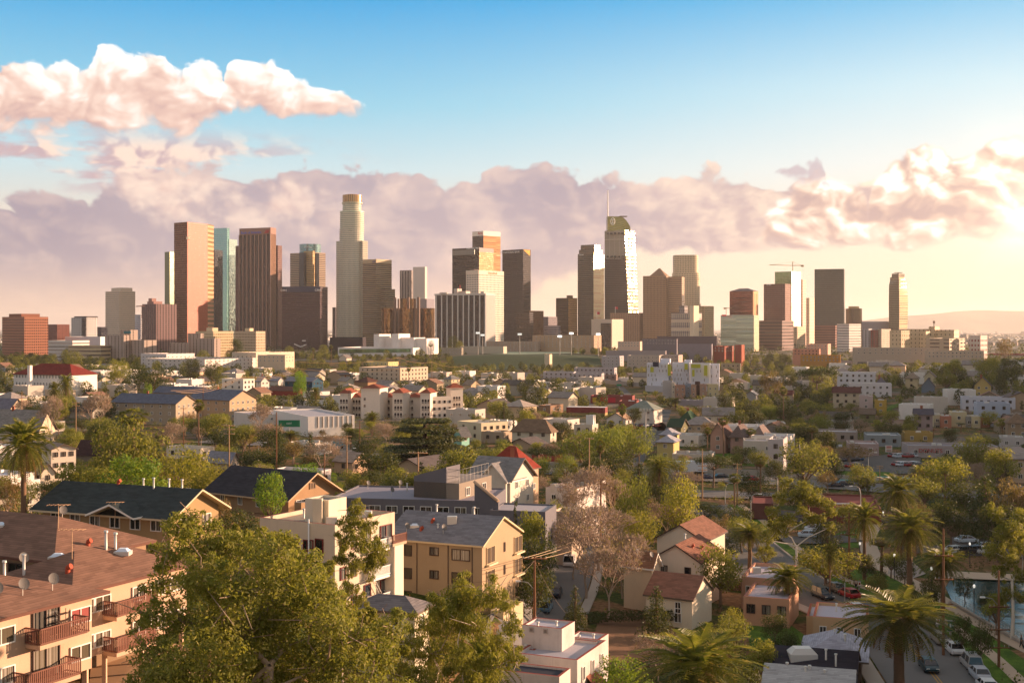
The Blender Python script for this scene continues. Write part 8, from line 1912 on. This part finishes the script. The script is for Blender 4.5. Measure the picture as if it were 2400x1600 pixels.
board('street_sign', 'green guide sign standing on the verge grass near the parked cars', 2229, 1466, 160, .8, 1.2, '1e6a48', (('d8e0d8', .2, .45, .4, .8), ('d8e0d8', .55, .85, .5, .6)))
board('notice_sign', 'small white notice sign with red print on the verge', 2198, 1455, 168, .42, .7, 'e8e2d8', (('b0302c', .2, .8, .3, .8),))
board('notice_sign', 'small white notice sign on the lamp pole by the red car', 2014, 1367, 196, .36, .7, 'e8e2d8', (('b0302c', .2, .8, .3, .8),))
# wires
q1 = (p1[0], p1[1], p1[2]-.2); far1 = pt(1412, 1245, 232)
for k, dx in enumerate((-1.3, -.4, 1.2)): wire('power_line', 'power line running from the centre street pole up toward the bare trees, %s strand' % ('upper', 'middle', 'lower')[k], [(q1[0]+dx, q1[1], q1[2]), (far1[0]+dx*.6, far1[1], far1[2]-dx*.5)], .5, .03, plain('d8b890', .6, 0))
for k, (px, py, d) in enumerate(((1120, 1380, 90), (1080, 1365, 150), (1340, 1455, 150))): wire('service_wire', 'thin service wire from the centre street pole to %s' % ('the leaning eucalyptus', 'the tan block wall', 'the ground by the dirt lot')[k], [(q1[0], q1[1], q1[2]-.3), pt(px, py, d) if k < 2 else (*hit(1340, 1455)[:2], Gs(*hit(1340, 1455)[:2])+.3)], .8, .022, plain('8a7660', .6, 0))
for k in range(3): wire('power_line', 'golden lit cable sagging across the left middle distance, strand %s' % ('one', 'two', 'three')[k], [pt(400+k*12, 915+k*3, 480), pt(560, 883+k*3, 620), pt(700, 862+k*4, 800)], 2., .05)
for k in range(2): wire('power_line', 'golden cable sagging over the pale houses to the green slope, %s strand' % ('upper', 'lower')[k], [pt(700, 848+k*16, 760), pt(937, 838+k*26, 800), pt(1012, 848+k*20, 820), pt(1092, 856+k*14, 840), pt(1150, 868+k*10, 860)], 2., .07)
for k, (px, d, yt) in enumerate(((937, 800, 836), (1012, 820, 846), (1089, 840, 855))): pole(px, d, yt, 'slender pole carrying the golden cable, %s of three' % ('first', 'second', 'third')[k], (), 2, WOODL)
# ------------------------------------------------------------- traffic
hd = 0
for px, py, h_, c, lab, kd in ((2177, 1570, 186, '1d3a42', 'dark teal car driving toward the bottom of the curved street', 'sedan'), (2204, 1506, 4, '8f887a', 'champagne parked car with a person standing beside it', 'sedan'), (2237, 1530, 5, 'd8d6d2', 'white parked car, second in the kerbside row by the lake lawn', 'sedan'), (2276, 1564, 6, 'a8a29c', 'silver hatchback, third in the kerbside row', 'suv'), (2296, 1590, 6, 'b4b6ba', 'silver parked car, fourth in the kerbside row', 'sedan'), (2314, 1620, 6, 'dcdad6', 'white car cut off at the bottom, last in the kerbside row', 'sedan'),
     (2002, 1434, 345, 'd4d2d0', 'white car parked on the near kerb behind the cream flat house', 'sedan'), (2048, 1424, 345, '7c8ea0', 'blue grey car parked on the lake side left of the big palm', 'sedan'), (1991, 1400, 345, 'a01820', 'bright red parked car by the kerb', 'sedan'), (1928, 1402, 165, '2e3a44', 'dark suv under the broad golden topped tree', 'suv'), (1957, 1386, 343, '5a564e', 'brownish car parked behind the red car', 'sedan'),
     (1897, 1260, 100, 'b8c4cc', 'pale car behind the tall white trunked eucalyptus', 'sedan'), (1912, 1246, 100, 'd0d4d8', 'white car beyond the pale car behind the eucalyptus', 'sedan'),
     (1653, 1124, 82, '2a3048', 'dark blue car on the freeway right of the lorry', 'sedan'), (1691, 1122, 82, '16282e', 'black green car on the freeway', 'sedan'), (1745, 1128, 82, 'a8a8ac', 'silver car on the freeway by the bushy fan palm', 'sedan'), (1762, 1128, 82, 'a02024', 'small red car on the freeway behind the silver one', 'sedan'), (1958, 1143, 84, '20242e', 'black car on the freeway, ahead of its twin', 'sedan'), (1978, 1139, 84, '2a3038', 'black car on the freeway just behind another', 'sedan'),
     (1270, 1094, 80, '2e5a78', 'blue car on the freeway by the red fenced yard', 'suv'), (1336, 1325, 8, 'e0dcd8', 'white van parked on the centre street below the bare trees', 'van'), (1302, 1398, 8, '1c2430', 'black car parked in the shade of the centre street', 'sedan'), (1277, 1432, 10, '4a6a7c', 'pickup blue car parked at the foot of the wooden pole', 'suv'), (1338, 1300, 8, '9aa4ac', 'grey car beyond the white van', 'sedan'),
     (2265, 1272, 80, 'c8d4dc', 'pale blue car in the lakeside car park', 'sedan'), (2310, 1288, 80, 'b8c0c8', 'silver car in the lakeside car park', 'sedan'), (1075, 1085, 60, 'd0d4d8', 'white car at the freeway ramp right of the cedar', 'sedan'), (906, 1060, 80, 'c0c4c8', 'pale car on the freeway left of the cedar', 'sedan')):
    car(px, py, h_, c, lab, kd)
x, y = gp(788, 1052); o = thing('box_truck', 'white and blue box van on the freeway left of the pale crossarm pole', 'truck', (x, y, Gs(x, y)+.35), radians(10)); m = MB(); m.box(-1, -1.1, .8, 3.2, 1.1, 3.1); link('cargo_box', m.mesh('cargo_box', plain('5aa0b0', .5, .1)), o)
m = MB(); m.prism([(-3, -1), (-1.05, -1), (-1.05, 1), (-3, 1)], .6, 2.5, Q2=[(-2.3, -.9), (-1.05, -.9), (-1.05, .9), (-2.3, .9)]); link('cab', m.mesh('cab', WHITE), o)
for sx in (-2.1, 2.):
    for sy in (-1, 1): m = MB(); m.tube([(0, -.15, 0), (0, .15, 0)], .42, 12); link('wheel', m.mesh('wheel', TYRE), o, (sx, sy*.95, .42))
x, y = gp(1606, 1116); o = thing('trailer_truck', 'long white box lorry on the freeway behind the golden tree', 'truck', (x, y, Gs(x, y)+.35), radians(8)); m = MB(); m.box(-7, -1.25, 1.1, 6, 1.25, 4); link('trailer_box', m.mesh('trailer_box', plain('dcd8d4', .5, .08)), o)
m = MB(); m.box(-9.3, -1.15, .7, -7.2, 1.15, 3.2); link('cab', m.mesh('cab', plain('c8c4c0', .4, .05)), o)
for sx in (-8.4, -6, 3.4, 4.7):
    for sy in (-1, 1): m = MB(); m.tube([(0, -.15, 0), (0, .15, 0)], .5, 12); link('wheel', m.mesh('wheel', TYRE), o, (sx, sy*1.05, .5))
CC = ('2c3036', 'b8bcc0', 'e0e0de', '8c2024', '3a5068', '6a6660'); CN = ('dark', 'silver', 'white', 'red', 'blue', 'grey'); k = 0
for px0, px1, py, n, ang, wh in ((1972, 2010, 1080, 5, 60, 'car park by the dry orange tree'), (1985, 2016, 1095, 4, 60, 'car park by the dry orange tree'), (2105, 2150, 1092, 6, 60, 'car park under the pole sign'), (2095, 2140, 1072, 5, 60, 'car park under the pole sign'), (2240, 2330, 1296, 5, 70, 'lakeside car park'), (1480, 1540, 1000, 6, 30, 'diagonal street below the overpass'), (1470, 1500, 940, 4, 20, 'side street beside the painted wall shop'), (2300, 2380, 1040, 6, 80, 'strip mall forecourt')):
    for i in range(n):
        j = (k*7+i*3) % 6; o = car(px0+(px1-px0)*i/(n-1), py+(i % 2), ang, CC[j], '%s parked car in the %s' % (CN[j], wh), 'sedan', full=False, group='cars parked in the '+wh); THINGS[-1] = (o, '%s parked car' % CN[j]); k += 1
for px in range(1340, 1540, 26): 
    t = (px-1262)/378*5; i = min(4, int(t)); f = t-i; p = [op[i][c]+(op[i+1][c]-op[i][c])*f for c in range(3)]; j = (px*7) % 6
    P_ = proto(('car', CC[j], 'sedan'), car_parts, CC[j], 'sedan'); o = thing('car', '%s car crossing the overpass' % CN[j], 'car', (p[0], p[1]+3.5, p[2]), .1, 'cars on the overpass'); THINGS[-1] = (o, '%s car on the overpass' % CN[j])
    for a_ in ('body', 'glass', 'roof'): link({'glass': 'cabin_glass'}.get(a_, a_), P_[a_], o)
# people
person(2211, 1513, 'person in black standing beside the champagne parked car', '15151a', '181a22', stride=.08, head=.4)
person(2394, 1520, 'person in dark jacket walking on the lake path at the picture edge', '2c3440', '1c1c22', stride=.22, head=1.2); person(2402, 1523, 'person in red beside the walker at the picture edge', '8a3830', '20222a', stride=.2, head=1.2)
person(2006, 1384, 'person in a pale top on the lawn above the red car', 'c8b4a8', '2a2c38', stride=.2, head=.5)
person(2168, 1398, 'person sitting group edge, dark clothes by the lake path bend', '2a2a30', '1c1c22', head=2.); person(2178, 1402, 'person in grey by the lake path near the wooden pole', '6a6664', '22242c', stride=.15, head=1.); person(2194, 1412, 'person in blue walking under the wooden pole', '3c4c64', '1c1e26', stride=.25, head=.8)
# red fenced play yard, brick coloured building, low brick wall
b = H('red_brick_building', 'large building with a flat brick red roof beside the lakeside palms', 1890, 2066, 2078, 1192, 262, 12, '7a4438', 'flat', '8a4436', fl=1, R=22, par=.3, cat='building', top=plain('7d3a30', .9, .15, .2)); m = MB(); q = at_bx(b.bx, .5, .3); m.box(q[0]-5, q[1]-.3, b.zt-.2, q[0]+2, q[1]+.3, b.zt+.1); b.part('roof_duct', m, WHITE)
H('red_brick_annex', 'smaller brick red roofed hall left of the large brick red roof', 1762, 1812, 1822, 1180, 268, 12, '6a4038', 'flat', '844238', fl=1, R=12, par=.3, cat='building')
for i_, (x0, x1, py, d, c, lab) in enumerate(((1247, 1320, 1070, 385, 'a83830', 'red mesh fence around the play yard'), (1300, 1336, 1082, 372, 'b06048', 'orange red play yard wall right of the mesh fence'), (1700, 1762, 1385, 196, '6a4a38', 'brown timber fence behind the round topped tree'), (1362, 1378, 1440, 165, 'a88a64', 'short wooden fence panel beside the small conifer'))):
    xa, ya = (x0-1200)/F*d, d; o = thing('fence', lab, 'fence', (xa, ya, Gs(xa, ya))); w = (x1-x0)/F*d; m = MB(); n = int(w/.3)
    for k in range(n): m.box(k*.3, -.03, -.3, k*.3+.24, .03, 2.6 if i_ < 2 else 1.8)
    link('board_panel', m.mesh('board_panel', plain(c, .8, .2)), o)
    m = MB(); m.box(0, .03, .4, w, .09, .5); m.box(0, .03, 1.4, w, .09, 1.5); link('rail', m.mesh('rail', plain(c, .8, .2)), o)
x, y = gp(1240, 1075); 
# ------------------------------------------------------------- filling the streets: houses and trees, each its own thing
def seg_d(x, y, P, w):
    for a, b in zip(P, P[1:]):
        dx, dy = b[0]-a[0], b[1]-a[1]; l = dx*dx+dy*dy; t = 0 if l == 0 else max(0, min(1, ((x-a[0])*dx+(y-a[1])*dy)/l))
        if math.hypot(x-a[0]-t*dx, y-a[1]-t*dy) < w: return True
    return False
def inpoly(x, y, Q):
    c = False; j = len(Q)-1
    for i in range(len(Q)):
        if (Q[i][1] > y) != (Q[j][1] > y) and x < (Q[j][0]-Q[i][0])*(y-Q[i][1])/(Q[j][1]-Q[i][1])+Q[i][0]: c = not c
        j = i
    return c
def free(x, y, r):
    return not any(math.hypot(x-a, y-b) < r+c for a, b, c in OCC) and not any(seg_d(x, y, P, w+r) for P, w in ROADS) and not any(inpoly(x, y, Q) for Q in EXC)
WALLC = ('d8c8ac', 'c9b08c', 'e0d8cc', 'b59a7c', 'a8a090', 'd5b898', 'c4b8a8', '9c8a70'); ROOFC = ('8a8078', '665c58', '7c5a48', 'a8988a', '5c5650', '8f6c58', 'c4bab0', '988c84')
WN = ('cream', 'tan', 'white', 'brown', 'grey', 'peach', 'stone coloured', 'olive brown'); RN = ('grey', 'dark', 'brown', 'beige', 'slate', 'reddish', 'white', 'pale grey')
def small_house(v):
    r = random.Random(50+v); L, R = r.uniform(10, 14), r.uniform(8, 11); fl = 2 if v % 3 == 0 else 1; h = 3.1*fl+.3; bx = ((0, 0), 0., L, R); kind = ('gableL', 'hip', 'flat', 'gableR')[v % 4]; wm, rm = stucco(WALLC[v % 8], .3), shingle(ROOFC[(v*3) % 8])
    Q = foot(*bx); out = []
    m = MB(); m.prism(Q, -2, h, 0, 1); 
    if kind == 'flat':
        q = foot(bx[0], 0, L, R, .3)
        for i in range(4): j = (i+1) % 4; m.prism([Q[i], Q[j], q[j], q[i]], h, h+.6, 0)
        for _ in range(3): x, y = -r.uniform(1, L-1), r.uniform(1, R-1); m.box(x-.4, y-.4, h, x+.4, y+.4, h+.9, 2)
    out.append(('walls', m.mesh('walls', [wm, plain(('c4c0c4', 'a49c94', '8c8684')[v % 3], .9, .2), PIPE])))
    if kind == 'hip': out.append(('roof', hip(bx, h, 2.6, .6).mesh('roof', [rm, FRB])))
    elif kind != 'flat':
        g_, w_ = gable(bx, h, 2.6, .6, axis=kind[-1]); out.append(('roof', g_.mesh('roof', [rm, FRB]))); out.append(('gable_wall', w_.mesh('gable_wall', [wm])))
    wins = []
    for k in range(fl):
        for i in range(3): wins.append((-L*(.2+.3*i), 0, 1.1+3.1*k, 0.))
        for i in range(2): wins.append((0, R*(.28+.44*i), 1.1+3.1*k, pi/2))
    return out, wins, (WN[v % 8], RN[(v*3) % 8], {'flat': 'flat', 'hip': 'hip'}.get(kind, 'gable'), L, R)
def clear_h(x, y, h, w):
    """tallest height up to h that leaves the known buildings behind it in view"""
    px = 1200+F*x/y; r = w/2*F/y; g = Gs(x, y)
    for a, b_, t, bt, d_ in PROT:
        if d_ > y and px+r*.7 > a and px-r*.7 < b_:
            top = HY+(CZ-(g+h))*F/y
            if t-4 < bt and top < bt and g < CZ: h = min(h, CZ-g-(bt-HY)*y/F)
    return h
rf = random.Random(77); nh_ = 0; ntree = 0; stuffc, stuffr = [], []
WIN = window_mesh(1.2, 1.3, FRW, GL)
cell = lambda d: 7.6+d*.0085
d = 232.
while d < 1500:
    cw = cell(d); u = -.46
    while u < .46:
        x, y = u*d+rf.uniform(-.4, .4)*cw, d+rf.uniform(-.4, .4)*cw; u += cw/d; px = 1200+F*x/y
        if y < 236 or abs(px-1200) > 1280: continue
        hill = 1780 < px < 2130 and 530 < y < 700 or 2080 < px < 2400 and 640 < y < 720
        if hash((int(x/9), int(y/9))) and not hill and nh_ < 285 and rf.random() < (.36 if y > 420 else .25) and free(x, y, 6.8):
            if 1060 < px < 1415 and 1170 < y < 1330: continue
            if 1760 < px < 2330 and 540 < y < 680 and rf.random() < .6: continue
            pyb = HY+(CZ-Gs(x, y))*F/y
            if any(a_ < px < b2 and c_ < pyb < d2 for a_, b2, c_, d2 in ((760, 1080, 1050, 1160), (500, 620, 1090, 1200), (100, 560, 985, 1200), (1200, 1700, 1110, 1300), (1700, 2300, 1180, 1400), (1300, 1560, 1000, 1110))): continue
            if clear_h(x, y, 6., 12) < 5.: continue
            v = rf.randrange(24) if rf.random() < .5 else rf.choice((2, 10, 18, 14, 6)); parts, wins, (wn, rn, kd, L, R) = proto(('house', v), small_house, v); a = rf.choice((25, 30, 35, 40))*pi/180 if px < 1500 else rf.choice((8, 14, 20, 26))*pi/180
            o = thing('small_house', '', 'house', (x, y, Gs(x, y)), -a, 'houses filling the streets of the middle distance', auto='%s house with %s %s roof' % (wn, rn, kd)); nh_ += 1
            for nm, me in parts: link(nm, me, o)
            if y < 520:
                for wx, wy, wz, wr_ in wins: link('window', WIN, o, (wx, wy, wz), wr_)
            OCC.append((x+(-L/2*cos(a)+R/2*sin(a)), y+(L/2*sin(a)+R/2*cos(a)), 6.5)); continue
        if rf.random() < .06 or not free(x, y, 1.5): continue
        if 1060 < px < 1415 and 1150 < y < 1340: continue
        shade = px > 1250
        kd = rf.choices(('round', 'olive', 'dark', 'yellow', 'pepper', 'rust', 'pine', 'cypress', 'bare', 'fan', 'date', 'bush', 'lime', 'flat'), (17, 18, 17 if not hill else 40, 4, 6, 14, 5, 5, 11, 6, 2, 3, 1, 2))[0]
        nh0 = KINDS[kd][4]; h = nh0*rf.uniform(.6, 1.15)*(.85 if y < 330 else 1)
        h2 = clear_h(x, y, h, h*.8)
        if h2 < h and rf.random() < .93:
            if h2 < 2.2: continue
            h = h2; kd = 'bush' if h < 3.6 else kd if kd not in ('fan', 'date', 'cypress') else 'round'
        if y < 560 and ntree < 620: plant(kd, xy=(x, y), h=h, v=rf.randrange(3)); ntree += 1
        elif kd not in ('bare', 'fan', 'date', 'cypress') or rf.random() < .3:
            g = Gs(x, y); r = h*.34; stuffc.append((x, y, g+h*.55)); stuffr.append((r, r, h*.42))
            if rf.random() < .6: stuffc.append((x+r, y+rf.uniform(-r, r), g+h*.4)); stuffr.append((r*.7, r*.7, h*.3))
    d += cw
rng = np.random.default_rng(4)
for li, lf in enumerate(('dark', 'round')):
    c = stuffc[li::2]; r = stuffr[li::2]
    V, Fq = leaves(rng, c, r, len(c)*230, .85, .55, .6); struct(link('wooded_city_blocks', npmesh('wooded_city_blocks', V, Fq, LEAF['dark' if li == 0 else 'olive'])), 'stuff')
# low scrub over every free patch of near ground
cs_, rs_ = [], []
for _ in range(9000):
    dd = exp(rf.uniform(log(95), log(620))); u = rf.uniform(-.44, .44); x, y = u*dd, dd
    if not free(x, y, .4): continue
    if math.sin(x*.13+2*math.sin(y*.07))+math.sin(y*.11) < -.5 and rf.random() < .7: continue
    r = rf.uniform(.4, 1.25)*(1+dd/500); cs_.append((x, y, Gs(x, y)+r*.4)); rs_.append((r, r, r*.75))
for li, lf in enumerate(('dark', 'green', 'rust')):
    c = cs_[li::3]; V, Fq = leaves(rng, c, rs_[li::3], len(c)*46, .36, .5, .5); struct(link('undergrowth', npmesh('undergrowth', V, Fq, LEAF[lf])), 'stuff')
print('houses', nh_, 'trees', ntree, 'stuff', len(stuffc), 'scrub', len(cs_), 'objects', len(bpy.data.objects))
# ------------------------------------------------------------- labels that single out each repeat
LM = [('the red roofed school', 130, 690), ('the wide black tree', 355, 700), ('the long grey roofed apartments', 360, 480), ('the near stout palm', 55, 150), ('the leafy green mass', 300, 215), ('the slate roofed house', 620, 190),
 ('the blue timber house', 710, 700), ('the slit walled hall', 780, 470), ('the arched balcony block', 930, 566), ('the mansard roofed flats', 930, 780), ('the big cedar', 1000, 320), ('the grey modern block', 1060, 196), ('the gabled white house', 1180, 232), ('the cream corner shop', 1130, 520), ('the brown hip roofed house', 1255, 480), ('the green grassy slope', 1230, 1250), ('the tan hall', 1375, 640),
 ('the floodlight mast', 1513, 390), ('the white condominiums', 1360, 960), ('the painted wall shop', 1435, 760), ('the white and lime block', 1600, 800), ('the salmon and brown flats', 1620, 720), ('the yellow porch house', 1565, 450), ('the victorian houses', 1730, 470), ('the bare trees', 1400, 200), ('the white lorry', 1606, 345),
 ('the billboard', 1804, 500), ('the gym hall', 1940, 1000), ('the hillside flat topped pine', 1915, 640), ('the low white shops', 1960, 520), ('the high school', 2100, 1100), ('the dirt slope', 2120, 580), ('the white school wing', 2010, 850), ('the colour block flats', 2250, 500), ('the white long flats', 2310, 640), ('the strip mall', 2250, 455), ('the car park pole sign', 2083, 400), ('the brick red roof', 1980, 262), ('the white chapel gable', 20, 500), ('the white row houses', 440, 402), ('the flat white roof', 700, 268), ('the red fenced yard', 1280, 380)]
ORD = ['', 'second', 'third', 'fourth', 'fifth', 'sixth', 'seventh', 'eighth', 'ninth', 'tenth', 'eleventh', 'twelfth', 'thirteenth', 'fourteenth', 'fifteenth', 'sixteenth']
byl = {}
for o, auto in THINGS:
    if not auto: continue
    x, y = o.location[0], o.location[1]; px = 1200+F*x/max(y, 1); h = o.scale[2]*1.
    best = min(LM, key=lambda L: abs(px-L[1])*y/F+abs(y-L[2])*.55); dx, dy = (px-best[1])*y/F, y-best[2]
    rel = ('behind' if dy > 0 else 'in front of') if abs(dy)*.55 > abs(dx) else ('right of' if dx > 0 else 'left of')
    if 'parked car' in auto and o.get('group'): lab = '%s in the %s' % (auto, o['group'].replace('cars parked in the ', ''))
    elif 'overpass' in auto: lab = auto+' behind the low shops'
    else:
        sz = '' if 'house' in auto or 'car' in auto else ('tall ' if h > .92 else 'small ' if h < .68 else '')
        sz = '' if (sz.strip() and sz.strip() in auto) else sz
        lab = '%s%s %s %s' % (sz, auto, rel, best[0])
    byl.setdefault(lab, []).append((px, o))
for lab, L in byl.items():
    L.sort(key=lambda t: t[0]); n = len(L)
    for i, (px, o) in enumerate(L):
        if n == 1: s = lab
        elif n == 2: s = lab+(', the %s of two' % ('left' if i == 0 else 'right'))
        elif i == 0: s = lab+', leftmost of several'
        elif i < 16: s = lab+', '+ORD[i]+' from the left'
        else: s = lab+', far along the row'
        w = s.split()
        while len(w) > 16 and 'the' in w[:-3]: w.remove('the')
        while len(w) > 16: w.remove('roof' if 'roof' in w else w[1])
        o['label'] = ' '.join(w)
seen = {}
for o, auto in THINGS:
    n = len(o['label'].split())
    if n > 16: print('LONG', n, o.name, o['label'])
    seen.setdefault(o['label'], []).append(o.name)
for k_, v_ in seen.items():
    if len(v_) > 1: print('DUP', k_, v_)
